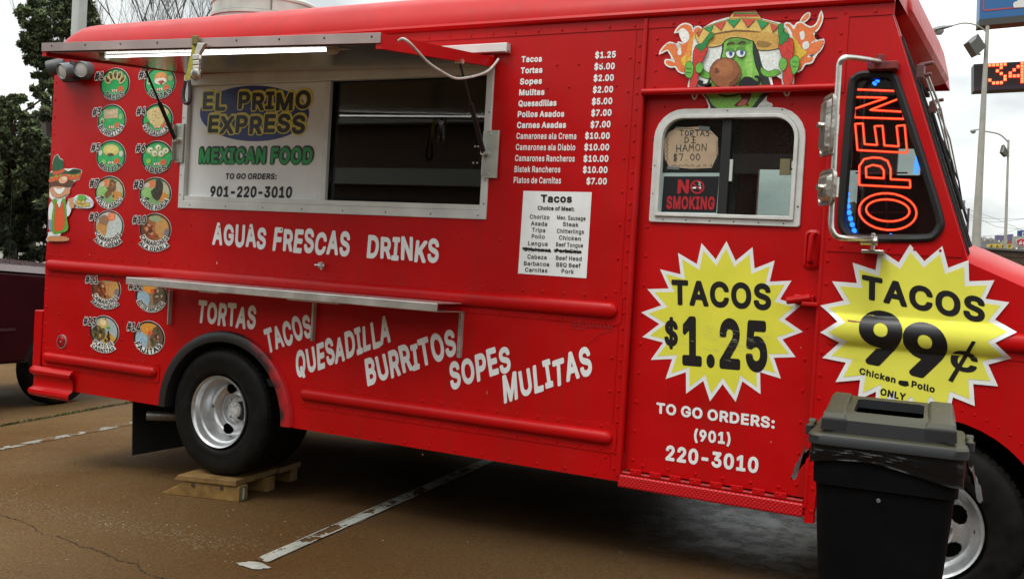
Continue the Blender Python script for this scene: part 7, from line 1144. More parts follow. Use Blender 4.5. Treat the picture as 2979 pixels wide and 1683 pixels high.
# 99 cent burst follows the rail, so it is cut in bands and draped
tips2 = [(490, 85), (622, 92), (729, 150), (835, 232), (896, 322), (928, 443), (906, 551), (850, 665), (755, 746), (645, 800), (540, 812), (430, 800), (345, 772), (275, 722), (185, 648), (131, 549), (122, 445), (122, 335), (171, 236), (255, 160), (361, 105)]
kc = crop(2300, 650, 1.408)
o2, i2 = burst(tips2, (520, 440), .80, 19, None, '', None, '')
def drape(x, z):
    y = 0
    if -.90 < x < -.03:
        e_ = min(1, (x + .90) / .05, (-.03 - x) / .06)
        if RZ0 - .03 < z < RZ1 + .03:
            u = (z - (RZ0 + RZ1) / 2) / ((RZ1 - RZ0) / 2 + .028); y = .033 * max(0, 1 - u * u) ** .8 * e_
    return y + .0005 * math.sin(z * 31 + x * 9) * math.sin(x * 14)
def draped(polys2d, name, m, lift, parent, label=None):
    vs, fs = polys2d; me = bpy.data.meshes.new(name); me.from_pydata([(x, 0, z) for x, z in vs], [], fs)
    bm = bmesh.new(); bm.from_mesh(me); bmesh.ops.remove_doubles(bm, verts=bm.verts, dist=1e-6)
    z = RZ0 - .04
    while z < RZ1 + .05:
        g = bm.verts[:] + bm.edges[:] + bm.faces[:]; bmesh.ops.bisect_plane(bm, geom=g, plane_co=(0, 0, z), plane_no=(0, 0, 1)); z += .008
    for xx in (-.90, -.87, -.85, -.7, -.55, -.4, -.25, -.1, -.07, -.03):
        g = bm.verts[:] + bm.edges[:] + bm.faces[:]; bmesh.ops.bisect_plane(bm, geom=g, plane_co=(xx, 0, 0), plane_no=(1, 0, 0))
    zz = .9
    while zz < 1.7:
        if not (RZ0 - .04 < zz < RZ1 + .05):
            g = bm.verts[:] + bm.edges[:] + bm.faces[:]; bmesh.ops.bisect_plane(bm, geom=g, plane_co=(0, 0, zz), plane_no=(0, 0, 1))
        zz += .03
    bmesh.ops.triangulate(bm, faces=bm.faces)
    o0 = ORG[parent.name]
    for v in bm.verts:
        y = YS - lift * 1.4 - .0065 - drape(v.co.x, v.co.z); v.co = Vector((v.co.x, y, v.co.z)) - o0
    bm.to_mesh(me); bm.free(); me.materials.append(m)
    for p in me.polygons: p.use_smooth = True
    o = bpy.data.objects.new(name, me); sc.collection.objects.link(o); o.parent = parent; ORG[o.name] = o0
    return tag(o, label)
xz = lambda p: tuple(S(*kc(*p))[i] for i in (0, 2))
def polyfill(pts): vs, fs = plate2d(pts, [], 0); return [(a, b_) for a, b_, c_ in vs], fs
bo = draped(polyfill([xz(p) for p in o2]), 'price_burst', WHITE, 0, truck, 'yellow starburst reading TACOS 99 cents draped over the rub rail')
draped(polyfill([xz(p) for p in i2]), 'burst_face', YEL, .0007, bo)
def tflat(parts):
    V, F = [], []
    for (txt, L, R, T, b_) in parts:
        l3, r3, t3 = xz(L), xz(R), xz(T); uv, fs = text_uv(txt, b_); o_ = len(V)
        V += [(l3[0] + (r3[0] - l3[0]) * u + (t3[0] - l3[0]) * v, l3[1] + (r3[1] - l3[1]) * u + (t3[1] - l3[1]) * v) for u, v in uv]; F += [tuple(o_ + i for i in f) for f in fs]
    return V, F
for q_ in (('TACOS', (292, 306), (796, 408), (294, 208), .052), ('9', (278, 568), (456, 600), (290, 345), .05), ('9', (456, 612), (638, 655), (468, 388), .05), ('C', (650, 590), (760, 618), (662, 508), .045)): draped(tflat([q_]), 'lettering', BLACKV, .0014, bo)
for q_ in (('Chicken', (282, 614), (430, 653), (285, 588), .035), ('Pollo', (495, 668), (590, 692), (498, 641), .035), ('ONLY', (367, 700), (470, 723), (371, 672), .045)): draped(tflat([q_]), 'lettering', BLACKV, .0014, bo)
draped(polyfill([xz(p) for p in ((747, 478), (762, 482), (664, 648), (646, 640))]), 'lettering', BLACKV, .0020, bo)
pts = [(447, 640), (482, 644), (486, 662), (470, 666), (448, 660), (441, 650)]
draped(polyfill([xz(p) for p in pts]), 'marker_blot', BLACKV, .0014, bo)
pts = [(238, 393), (262, 396), (305, 402), (270, 403), (240, 399)]
draped(polyfill([xz(p) for p in pts]), 'tear', mat('tear_red', (.25, .01, .01), .5), .0016, bo)

# ================================================================== MENU STICKERS
GR = (48, 168, 92)
def food(A, kind):
    E_ = A.ell
    # unit disc coordinates, y up
    if kind in ('tacos', 'tortas', 'burritos', 'quesadillas', 'mulita', 'sopes'):
        E_(0, 0, .9, .9, GR, n=40)
        for i in range(3): E_(random.uniform(-.6, .6), random.uniform(-.6, .5), .25, .2, (60, 178, 105), jit=.1)
        for dx in (-.12, .02, .14): E_(dx - .05, -.42, .06, .09, (190, 60, 70)); E_(dx, -.40, .05, .08, (225, 220, 200))
        E_(.42, -.32, .19, .2, (215, 100, 62), jit=.05)
    if kind == 'tacos':
        for i, a in enumerate((150, 118, 88, 58, 28)):
            x, y = .58 * math.cos(math.radians(a)), .58 * math.sin(math.radians(a)) - .02
            E_(x, y, .17, .30, (200, 190, 140), rot=math.radians(a - 90) * .6); E_(x, y + .03, .10, .2, (88, 60, 40), jit=.25, rot=math.radians(a - 90) * .6); E_(x + .02, y + .08, .05, .06, (120, 130, 80), jit=.3)
    if kind == 'tortas':
        E_(.05, .28, .42, .36, (205, 130, 75)); E_(.05, .10, .38, .22, (228, 222, 205), jit=.12); E_(.1, .02, .2, .12, (150, 70, 50), jit=.3); E_(.05, .45, .34, .18, (222, 150, 85)); E_(-.68, .1, .12, .2, (210, 205, 180)); E_(-.68, .12, .08, .12, (110, 60, 40)); E_(.66, .25, .15, .18, (160, 190, 120))
    if kind == 'burritos':
        A.poly([(-.55, .66), (.42, .72), (.42, .15), (-.5, .12)], (205, 178, 142), 0); A.poly([(-.45, .55), (.3, .6), (.3, .45), (-.4, .4)], (216, 192, 158), 2); E_(-.65, -.02, .12, .2, (200, 190, 150)); E_(-.65, -.08, .08, .12, (110, 60, 40)); E_(.62, .22, .13, .18, (150, 195, 120))
    if kind == 'quesadillas':
        A.poly([(-.7, .45), (-.35, .7), (.1, .78), (.5, .68), (.72, .42), (.45, -.1), (.2, -.38), (-.05, -.42), (-.45, -.15)], (212, 190, 132), 2)
        for i in range(9): E_(random.uniform(-.4, .45), random.uniform(-.1, .6), .05, .035, (172, 132, 74), jit=.3)
        E_(-.6, -.25, .13, .12, (110, 45, 35)); E_(.65, -.12, .14, .16, (150, 195, 110))
    if kind == 'mulita':
        E_(.0, .38, .55, .36, (205, 190, 110), jit=.05); E_(.05, .45, .4, .22, (222, 208, 130)); E_(0, .1, .22, .08, (90, 65, 35), jit=.3); E_(-.7, .2, .12, .18, (205, 205, 195)); E_(.68, .15, .13, .2, (195, 205, 190)); E_(-.45, -.35, .15, .15, (130, 195, 90))
    if kind == 'sopes':
        for dx, dy in ((-.45, .4), (.05, .55), (.52, .38), (-.15, .2), (.25, .2)): E_(dx, dy, .24, .22, (150, 175, 90), jit=.1); E_(dx, dy + .04, .17, .16, (222, 222, 205), jit=.15); E_(dx + .04, dy, .06, .06, (90, 110, 50), jit=.2)
        E_(-.5, -.25, .16, .16, (140, 190, 90))
    if kind in ('pollo', 'carne'):
        E_(0, 0, .9, .9, (130, 165, 110), n=40); E_(-.5, .15, .36, .42, (150, 190, 120), jit=.12); E_(-.25, .58, .22, .24, (222, 125, 70)); E_(.6, .3, .28, .42, (188, 182, 150)); E_(.5, -.2, .3, .3, (205, 138, 60)); E_(-.6, -.3, .25, .08, (30, 48, 30), jit=.2)
        E_(-.55, .5, .2, .15, (200, 190, 175), jit=.1); E_(-.35, .0, .2, .2, (128, 190, 100), jit=.2)
        if kind == 'pollo':
            A.poly([(.0, .8), (.3, .7), (.4, .2), (.1, -.1), (-.2, -.35), (-.35, -.1), (-.1, .2)], (122, 82, 48), 2)
            for i in range(14): E_(random.uniform(-.25, .35), random.uniform(-.25, .7), .08, .05, random.choice(((170, 120, 80), (100, 60, 40), (190, 150, 105))), jit=.3, rot=random.uniform(0, 3))
        else:
            A.poly([(.0, .8), (.22, .85), (.45, .6), (.42, .0), (.2, -.4), (-.1, -.25), (-.28, .15), (.0, .4)], (62, 55, 45), 2)
            for i in range(10): E_(random.uniform(-.1, .35), random.uniform(-.2, .6), .07, .05, random.choice(((82, 75, 62), (45, 40, 32))), jit=.3)
    if kind == 'crema':
        E_(0, 0, .9, .9, (190, 200, 195), n=40); A.poly([(-.1, .1), (-.3, -.8), (-.8, -.4), (-.85, .1), (-.5, .25)], (190, 140, 80), 2); E_(-.35, .35, .36, .32, (150, 110, 85), jit=.1); E_(.15, .6, .28, .28, (225, 120, 80)); E_(.15, .6, .18, .18, (232, 145, 100), jit=.2)
        for i in range(12): E_(random.uniform(-.1, .7), random.uniform(-.6, .3), .05, .035, (215, 222, 220), jit=.3, rot=random.uniform(0, 3))
    if kind == 'diabla':
        E_(0, 0, .9, .9, (150, 100, 60), n=40); E_(.4, .1, .42, .6, (195, 145, 80), jit=.05); E_(-.5, -.1, .4, .5, (110, 60, 35), jit=.1); E_(0, .65, .4, .2, (150, 165, 125), jit=.1); E_(.72, -.3, .18, .4, (130, 118, 125))
        for i in range(15): E_(random.uniform(-.6, .15), random.uniform(-.6, .4), .12, .08, random.choice(((190, 120, 85), (90, 40, 25), (205, 140, 100), (160, 80, 45))), jit=.25, rot=random.uniform(0, 3))
    if kind in ('fajitas', 'bistek'):
        E_(0, 0, .9, .9, (150, 125, 100), n=40); E_(-.5, -.25, .42, .55, (150, 178, 195), jit=.08); E_(-.05, .5, .55, .36, (220, 150, 60), jit=.06); E_(.5, 0, .42, .7, (105, 85, 65), jit=.06); E_(.05, .3, .15, .15, (215, 95, 50), jit=.2)
        for i in range(20): E_(random.uniform(.15, .75), random.uniform(-.6, .55), .1, .06, random.choice(((150, 130, 110), (70, 90, 50), (120, 55, 40), (60, 45, 35), (190, 175, 155))), jit=.3, rot=random.uniform(0, 3))
    if kind == 'plato':
        E_(0, 0, .9, .9, (165, 178, 182), n=40); E_(.3, -.45, .5, .36, (198, 150, 70), jit=.1); E_(-.4, -.15, .5, .5, (95, 85, 55), jit=.1); E_(-.1, .5, .36, .3, (205, 175, 105), jit=.1); E_(-.1, .55, .2, .18, (225, 210, 165), jit=.15); E_(.25, .25, .2, .08, (95, 165, 85), jit=.3)
        for i in range(16): E_(random.uniform(-.7, .4), random.uniform(-.6, .25), .12, .07, random.choice(((60, 48, 38), (130, 120, 80), (45, 38, 30), (200, 150, 75))), jit=.3, rot=random.uniform(0, 3))
ST = [('#1', ['TACOS'], 'tacos', 334.8, 245, 43.4, 47.3), ('#2', ['TORTAS'], 'tortas', 466.2, 240.8, 46.2, 47.8), ('#3', ['BURRITOS'], 'burritos', 325.5, 350.7, 41.8, 47.3), ('#4', ['QUESADILLAS'], 'quesadillas', 458.5, 349, 45.6, 48.4),
      ('#5', ['MULITA'], 'mulita', 323.3, 454.6, 43.4, 46.7), ('#6', ['SOPES'], 'sopes', 457.4, 457.4, 46.2, 48.4), ('#7', ['POLLO ASADO'], 'pollo', 320, 560.2, 44, 48.4), ('#8', ['CARNE ASADA'], 'carne', 452.4, 564, 47.3, 49),
      ('#9', ['CAMARONES', 'ALA CREMA'], 'crema', 317.8, 657, 43, 46), ('#10', ['CAMARONES', 'ALA DIABLA'], 'diabla', 452, 667, 46.7, 47.5), ('#11', ['CAMARONES', 'RANCHEROS'], 'diabla', 309.8, 840, 42.8, 43.5), ('#12', ['BISTEK RANCHERO'], 'bistek', 441.2, 861, 47, 48),
      ('#13', ['PLATO DE', 'CARNITAS'], 'plato', 304, 963.6, 42.8, 46.7), ('#14', ['FAJITAS'], 'fajitas', 434.4, 981.4, 45.7, 49.5)]
for (num, names, kind, cx, cy, rx, ry) in ST:
    C0 = S(cx, cy); RX = (S(cx + rx, cy).x - S(cx - rx, cy).x) / 2; RZ = (S(cx, cy - ry).z - S(cx, cy + ry).z) / 2
    pf = lambda x, y, l, C0=C0, RX=RX, RZ=RZ: Vector((C0.x + x * RX, YS - l - (.004 if C0.z < 1.4 and C0.z > 1.2 else 0), C0.z + y * RZ))
    A = Art(pf, start=.0016, step=.00012)
    circ = lambda r, n=48: [(r * math.cos(2 * PI * i / n), r * math.sin(2 * PI * i / n)) for i in range(n)]
    A.poly(circ(1.0), (225, 222, 215), 0); A.poly(circ(.965), (28, 24, 24), 0)
    food(A, kind)
    # clip foods to the disc: thin black rim drawn over
    rim_o, rim_i = circ(.975), circ(.90)
    for i in range(48):
        j = (i + 1) % 48; A.mb.face([pf(*rim_o[i], A.l), pf(*rim_o[j], A.l), pf(*rim_i[j], A.l), pf(*rim_i[i], A.l)], 0, lin((28, 24, 24)))
    A.l += .0002
    st_ = put('menu_sticker', A.mb, PRINT, truck, fixn=False, label='round food sticker %s %s' % (num, ' '.join(names)))
    T_ = Art(pf, start=A.l + .0002, step=.0002)
    def arc(txt, rb, h, half, bw=.075):
        b0 = glyphs(txt, 0)[0]; xa, xb = min(x for x, y in b0), max(x for x, y in b0)
        for bold, colr, extra in ((.02, (225, 224, 218), 1), (.03, (22, 20, 22), 0)):
            vs, fs = glyphs(txt, .075 if extra else bold)
            out = []
            for (x, y), i_ in zip(vs, _gv[gkey(txt, .075 if extra else bold)]):
                u = (x - xa) / (xb - xa); a = math.radians(-90 - half + 2 * half * u); r = rb - h * (y / CAP); out.append(stag(pf(r * math.cos(a), r * math.sin(a), T_.l), i_))
            T_.mb.mesh(out, fs, 0, lin(colr)); T_.l += .0003
    def sector(r0, r1, half):
        m_ = 20
        for i in range(m_):
            a, b_ = [math.radians(-90 - half + 2 * half * k / m_) for k in (i, i + 1)]
            T_.mb.face([pf(r0 * math.cos(a), r0 * math.sin(a), T_.l), pf(r1 * math.cos(a), r1 * math.sin(a), T_.l), pf(r1 * math.cos(b_), r1 * math.sin(b_), T_.l), pf(r0 * math.cos(b_), r0 * math.sin(b_), T_.l)], 0, lin((225, 224, 218)))
        T_.l += .0002
    n0 = len(names[0])
    if len(names) == 1:
        half = min(66, 9.2 * n0)
        if n0 > 6: sector(.66, .97, half + 4)
        arc(names[0], .95, .30, half)
    else:
        h2 = 55 if kind != 'plato' else 48
        if kind == 'plato':
            sector(.74, 1.05, 46); sector(1.03, 1.34, 42); arc(names[0], 1.0, .22, 43); arc(names[1], 1.30, .22, 38)
        else:
            sector(.70, 1.06, 62); sector(1.04, 1.36, 46); arc(names[0], 1.02, .27, 60); arc(names[1], 1.34, .25, 46)
    put('lettering', T_.mb, PRINT, st_, fixn=False); T_.mb = MB()
    L = (-1.36 if len(num) == 2 else -1.44, .26); R = (-.74 if len(num) == 2 else -.56, .30); T2 = (-1.34 if len(num) == 2 else -1.42, .78)
    T_.text(num, L, R, T2, (228, 226, 220), .105); T_.text(num, L, R, T2, (22, 18, 24), .04)
    put('lettering', T_.mb, PRINT, st_, fixn=False)
# ================================================================== CARTOON STICKERS
HL = lambda x: 549 - .0345 * (x - 40)
A = Art(lambda x, y, l: S(*k4(x, y), l, YS), k=lambda p: HL(p[0]) - p[1], start=.0045 + .004, step=.00022)
def AP(p, c, sm=3, out=0, oc=(30, 32, 28)): A.poly(p, c, sm, out, oc)
WH = (226, 230, 224)
flL = [(243, 192), (270, 158), (303, 148), (335, 163), (345, 198), (358, 172), (385, 168), (398, 200), (385, 280), (352, 360), (335, 420), (300, 440), (262, 430), (240, 400), (212, 402), (185, 388), (182, 367), (210, 368), (236, 378), (222, 345), (205, 315), (188, 300), (150, 318), (172, 285), (205, 262), (240, 275), (255, 300), (272, 310), (270, 278), (262, 262), (288, 268), (302, 248), (298, 212), (280, 182)]
flR = [(1120, 80), (1123, 120), (1100, 172), (1072, 200), (1085, 235), (1060, 262), (1130, 245), (1118, 292), (1085, 325), (1052, 330), (1035, 348), (1072, 345), (1060, 375), (1020, 385), (1000, 415), (975, 428), (950, 380), (940, 300), (915, 200), (902, 150), (930, 148), (955, 178), (972, 148), (1000, 140), (1030, 160), (1062, 168), (1092, 150), (1108, 118)]
blobR = [(998, 128), (1020, 95), (1047, 82), (1043, 108), (1018, 130)]
for f_ in (flL, flR): A.poly(f_, (226, 120, 62), 3, 9, WH)
A.poly(blobR, (226, 130, 80), 3, 7, WH)
A.poly([(262, 184), (288, 172), (318, 200), (320, 240), (288, 262), (262, 214)], (236, 236, 230), 3); A.poly([(990, 200), (1015, 190), (1020, 225), (1000, 245)], WH, 3); A.poly([(1008, 262), (1040, 250), (1046, 285), (1015, 300)], WH, 3); A.poly([(255, 305), (275, 312), (270, 335), (252, 328)], WH, 3)
A.poly([(355, 205), (388, 215), (378, 290), (345, 370), (316, 418), (290, 400), (272, 360), (300, 330), (316, 290), (332, 250)], (222, 190, 60), 3)
A.poly([(918, 200), (965, 235), (1000, 290), (1035, 318), (998, 352), (975, 402), (955, 370), (945, 300)], (222, 186, 60), 3)
A.poly([(320, 250), (345, 230), (352, 300), (320, 350), (300, 370)], (232, 150, 62), 3)
# white ground under the figure
A.poly([(365, 205), (470, 130), (575, 100), (605, 60), (665, 32), (725, 55), (750, 110), (880, 140), (945, 200), (940, 300), (955, 400), (950, 560), (890, 560), (880, 480), (820, 470), (810, 600), (425, 600), (380, 520), (370, 600), (305, 600), (330, 420), (340, 300)], WH, 2)
# body
A.poly([(536, 235), (700, 228), (738, 300), (765, 400), (798, 460), (800, 620), (425, 620), (440, 480), (500, 375), (520, 300)], (38, 48, 40), 3)
A.poly([(546, 235), (690, 230), (706, 320), (722, 400), (748, 470), (755, 620), (440, 620), (452, 480), (508, 380), (530, 300)], (128, 190, 78), 3)
A.poly([(660, 300), (692, 300), (705, 400), (700, 470), (670, 440)], (150, 205, 100), 3)
A.poly([(560, 240), (690, 235), (694, 268), (556, 272)], (96, 150, 60), 0)
# arms
A.poly([(392, 408), (420, 432), (448, 448), (438, 476), (395, 462), (380, 440)], (110, 175, 68), 3, 3, (30, 60, 30)); A.poly([(758, 408), (800, 434), (845, 420), (872, 440), (830, 462), (785, 462), (758, 440)], (110, 175, 68), 3, 3, (30, 60, 30))
# hat
A.poly([(576, 120), (592, 75), (630, 45), (672, 38), (712, 52), (738, 88), (746, 124)], (222, 184, 98), 3, 3, (60, 40, 25))
A.poly([(594, 74), (606, 62), (724, 64), (732, 76)], (196, 70, 50), 0); A.poly([(584, 102), (590, 88), (737, 88), (742, 102)], (196, 64, 50), 0); A.poly([(590, 86), (594, 78), (732, 78), (736, 87)], (62, 140, 72), 0)
A.poly([(361, 212), (400, 176), (470, 146), (580, 116), (700, 112), (800, 130), (880, 160), (925, 212), (905, 258), (862, 290), (800, 302), (735, 298), (712, 248), (610, 224), (545, 236), (515, 272), (452, 284), (400, 276), (372, 250)], (220, 186, 100), 2, 3, (60, 42, 25))
A.poly([(450, 215), (600, 182), (760, 190), (870, 215), (900, 255), (862, 286), (800, 298), (738, 294), (714, 244), (610, 218), (545, 230), (515, 264), (460, 268), (430, 245)], (204, 160, 78), 2)
A.poly([(735, 245), (820, 262), (800, 285), (738, 284)], (150, 115, 60), 2)
A.poly([(462, 214), (600, 192), (740, 198), (735, 190), (600, 181), (470, 204)], (120, 85, 45), 2)
for tri, c_ in ((((368, 202), (405, 178), (378, 224)), (205, 80, 62)), (((413, 174), (468, 152), (452, 200)), (48, 150, 82)), (((474, 148), (545, 128), (516, 184)), (205, 80, 62)), (((552, 124), (634, 116), (590, 166)), (48, 150, 82)), (((642, 115), (723, 118), (678, 166)), (205, 80, 62)), (((732, 120), (804, 138), (760, 178)), (48, 150, 82)), (((812, 142), (862, 160), (828, 194)), (205, 80, 62)), (((870, 165), (924, 210), (890, 222)), (48, 150, 82))):
    A.poly(list(tri), c_, 0, 2, (40, 50, 35))
# eyes
for (cx, cy, ix) in ((569, 322, 573), (634, 316, 640)):
    A.ell(cx, cy, 30, 32, (40, 60, 35)); A.ell(cx, cy + 2, 27, 28, (232, 234, 230)); A.ell(ix, cy + 2, 12, 17, (88, 130, 190)); A.ell(ix + 1, cy + 2, 5, 9, (20, 25, 40))
    A.poly([(cx - 30, cy - 8), (cx - 22, cy - 28), (cx, cy - 34), (cx + 22, cy - 28), (cx + 30, cy - 6), (cx, cy - 12)], (88, 140, 60), 3)
A.poly([(548, 268), (570, 254), (596, 258), (594, 268), (570, 266), (552, 278)], (70, 50, 35), 3); A.poly([(616, 262), (640, 248), (664, 254), (660, 264), (640, 262), (620, 270)], (70, 50, 35), 3)
# moustache and pit
A.poly([(618, 515), (650, 468), (692, 466), (722, 486), (738, 492), (734, 474), (716, 470), (722, 456), (744, 460), (756, 486), (742, 514), (700, 522), (640, 524)], (24, 22, 24), 3)
A.poly([(462, 498), (436, 520), (396, 522), (372, 500), (384, 484), (408, 492), (404, 506), (430, 504), (446, 490), (456, 530), (440, 548), (420, 540)], (24, 22, 24), 3)
A.ell(540, 440, 97, 93, (70, 40, 25)); A.ell(540, 440, 93, 89, (146, 88, 52), n=30); A.ell(528, 412, 60, 48, (170, 108, 66), n=24, rot=-.4); A.poly([(560, 510), (600, 470), (622, 440), (616, 480), (580, 520)], (112, 64, 38), 3)
A.poly([(472, 420), (490, 410), (505, 436), (488, 446), (470, 436), (480, 430), (490, 436)], (110, 62, 36), 2)
# peppers
A.poly([(372, 272), (432, 288), (412, 350), (386, 400), (378, 450), (368, 510), (346, 548), (326, 520), (338, 460), (344, 380), (350, 310)], (200, 56, 46), 3, 3, (60, 20, 20))
A.poly([(366, 274), (400, 262), (440, 208), (466, 200), (468, 224), (442, 240), (420, 290), (404, 300), (396, 318), (384, 296), (372, 300)], (40, 130, 62), 2, 2, (20, 50, 30))
A.poly([(865, 262), (940, 232), (952, 290), (944, 380), (950, 470), (930, 516), (902, 516), (888, 470), (900, 400), (880, 330)], (200, 56, 46), 3, 3, (60, 20, 20))
A.poly([(862, 150), (894, 150), (890, 192), (928, 224), (914, 236), (922, 258), (898, 248), (880, 278), (866, 240)], (40, 130, 62), 2, 2, (20, 50, 30))
for hp in ([(304, 388), (328, 372), (346, 398), (342, 450), (325, 472), (298, 452)], [(362, 400), (388, 378), (406, 408), (388, 440), (364, 432)], [(932, 368), (964, 338), (986, 358), (978, 420), (952, 450), (938, 412)], [(866, 392), (884, 350), (912, 370), (906, 412), (884, 428)]):
    A.poly(hp, (108, 178, 70), 3, 3, (30, 60, 30))
for (x, y) in ((318, 412), (318, 436), (960, 372), (958, 398)): A.poly([(x - 16, y), (x + 18, y + 3), (x + 18, y + 6), (x - 16, y + 3)], (40, 80, 40), 0)
av = put('avocado_sticker', A.mb, PRINT, truck, fixn=False, label='cartoon avocado in a sombrero holding two red chillies between flames')
LL = lambda x: 583 - .0455 * (x - 45)
A = Art(lambda x, y, l: S(*k4(x, y), l, YD), k=lambda p: p[1] - LL(p[0]), start=.0016, step=.00022)
A.poly([(416, 540), (424, 600), (440, 640), (465, 668), (745, 655), (820, 650), (822, 625), (790, 610), (800, 560), (802, 540)], WH, 2)
A.poly([(424, 540), (432, 600), (448, 636), (476, 664), (700, 660), (745, 630), (780, 590), (796, 540)], (38, 48, 40), 3)
A.poly([(434, 540), (444, 600), (470, 640), (520, 662), (680, 656), (722, 620), (750, 580), (758, 540)], (128, 190, 78), 3)
A.poly([(745, 640), (822, 632), (820, 650), (760, 654)], (200, 205, 200), 2)
A.poly([(500, 574), (540, 588), (600, 582), (640, 566), (632, 560), (590, 572), (540, 576), (504, 566)], (40, 60, 30), 2)
A.poly([(636, 566), (690, 552), (692, 590), (668, 628), (630, 642), (596, 640), (612, 622), (640, 600)], (110, 28, 26), 3, 2, (30, 20, 18)); A.poly([(615, 638), (640, 606), (664, 600), (676, 612), (650, 636)], (205, 110, 100), 3)
for x0_ in (354, 912):
    A.poly([(x0_ - 20, 540), (x0_ + 22, 538), (x0_ + 16, 575 if x0_ > 500 else 590), (x0_, 583 if x0_ > 500 else 604), (x0_ - 16, 575 if x0_ > 500 else 590)], WH, 2); A.poly([(x0_ - 10, 535), (x0_ + 11, 535), (x0_ + 7, 566 if x0_ > 500 else 584), (x0_, 572 if x0_ > 500 else 592), (x0_ - 7, 566 if x0_ > 500 else 584)], (160, 20, 22), 2)
put('avocado_sticker', A.mb, PRINT, door, fixn=False, label='lower part of the cartoon avocado with its open mouth')

km = crop(130, 430, 5.02)
A = Art(lambda x, y, l: S(*km(x, y), l, YS), start=.0016, step=.00022)
body = [(72, 372), (112, 330), (112, 230), (132, 148), (165, 104), (198, 100), (228, 156), (272, 178), (284, 300), (420, 298), (528, 318), (545, 356), (510, 462), (440, 486), (418, 548), (372, 590), (372, 640), (340, 700), (300, 720), (320, 820), (350, 745), (420, 728), (470, 690), (560, 680), (660, 720), (715, 790), (700, 860), (620, 890), (440, 880), (392, 900), (362, 990), (325, 1010), (345, 1190), (250, 1250), (220, 1290), (330, 1300), (335, 1362), (30, 1368), (40, 1300), (62, 1240), (100, 1210), (55, 1040), (62, 850), (110, 760), (70, 720), (70, 600), (72, 510)]
A.poly([(max(x, 38 + (1300 - y) * .032), y) for x, y in body], WH, 2)
P_ = lambda p, c, o=2, sm=3: A.poly([(max(x, 42 + (1300 - y) * .032), y) for x, y in p], c, sm, o, (35, 30, 25))
P_([(118, 345), (116, 235), (138, 152), (168, 112), (194, 110), (222, 164), (266, 186), (278, 310), (200, 340)], (30, 88, 52))
P_([(70, 380), (120, 352), (285, 322), (345, 345), (420, 308), (522, 322), (530, 350), (460, 388), (300, 378), (150, 402), (70, 430)], (34, 96, 56))
P_([(345, 350), (420, 318), (515, 328), (510, 352), (440, 376), (370, 372)], (18, 50, 32), 0)
P_([(122, 348), (200, 335), (280, 300), (288, 345), (200, 385), (125, 392)], (205, 84, 50), 0)
P_([(70, 440), (150, 408), (300, 384), (460, 392), (532, 356), (500, 452), (380, 470), (250, 462), (160, 482), (70, 505)], (212, 86, 48))
for x, y in ((105, 425), (170, 402), (235, 390), (360, 395), (420, 398), (485, 385)): A.poly([(x - 20, y), (x + 20, y - 4), (x + 2, y + 38)], (130, 175, 50), 0)
for x, y in ((395, 468), (460, 455), (130, 488)): A.poly([(x - 16, y + 3), (x + 16, y), (x, y - 20)], (130, 175, 50), 0)
P_([(75, 512), (200, 482), (330, 472), (425, 492), (408, 550), (330, 572), (200, 566), (75, 590)], (92, 58, 36))
P_([(75, 600), (150, 562), (320, 580), (368, 615), (360, 670), (300, 690), (200, 730), (110, 692)], (206, 150, 112))
A.ell(270, 466, 74, 58, (40, 30, 25), rot=-.35); A.ell(270, 466, 69, 53, (222, 172, 132), rot=-.35); A.ell(292, 446, 34, 28, (232, 205, 175))
P_([(138, 580), (210, 600), (292, 576), (270, 640), (212, 676), (158, 642)], (232, 234, 230))
P_([(62, 850), (112, 780), (132, 860), (112, 1060), (56, 1030)], (222, 228, 228)); P_([(306, 850), (350, 826), (386, 890), (360, 978), (312, 998)], (222, 228, 228))
P_([(62, 1225), (216, 1236), (214, 1290), (70, 1290)], (216, 222, 222)); P_([(60, 1060), (100, 1060), (110, 1200), (62, 1190)], (120, 160, 185))
P_([(105, 772), (172, 748), (216, 884), (250, 758), (304, 760), (320, 1000), (342, 1188), (232, 1240), (116, 1242), (106, 1000), (130, 850)], (96, 160, 58))
P_([(150, 790), (182, 820), (216, 900), (254, 800), (280, 850), (288, 1150), (202, 1212), (142, 1190), (150, 900)], (214, 84, 44)); P_([(180, 780), (238, 780), (216, 872)], (222, 226, 226), 0)
P_([(348, 760), (420, 742), (432, 862), (380, 880), (362, 800)], (206, 150, 112)); A.ell(562, 806, 156, 76, (60, 60, 60), rot=.22); A.ell(562, 806, 152, 72, (206, 212, 216), rot=.22)
for (x, y) in ((470, 800), (520, 826), (580, 830), (632, 824), (500, 780), (560, 786)): A.poly([(x - 32, y + 28), (x - 20, y - 26), (x + 26, y - 20), (x + 22, y + 30)], (206, 180, 92), 0, 3, (70, 50, 30))
A.ell(540, 726, 60, 40, (104, 172, 60), jit=.12, out=3); P_([(38, 1352), (62, 1296), (200, 1286), (320, 1302), (332, 1350), (200, 1362)], (196, 134, 90)); A.poly([(32, 1362), (200, 1366), (400, 1358), (410, 1362), (200, 1374), (32, 1370)], (60, 40, 35), 0)
put('waiter_sticker', A.mb, PRINT, truck, fixn=False, label='cartoon waiter in a green sombrero and apron carrying a plate of tacos')

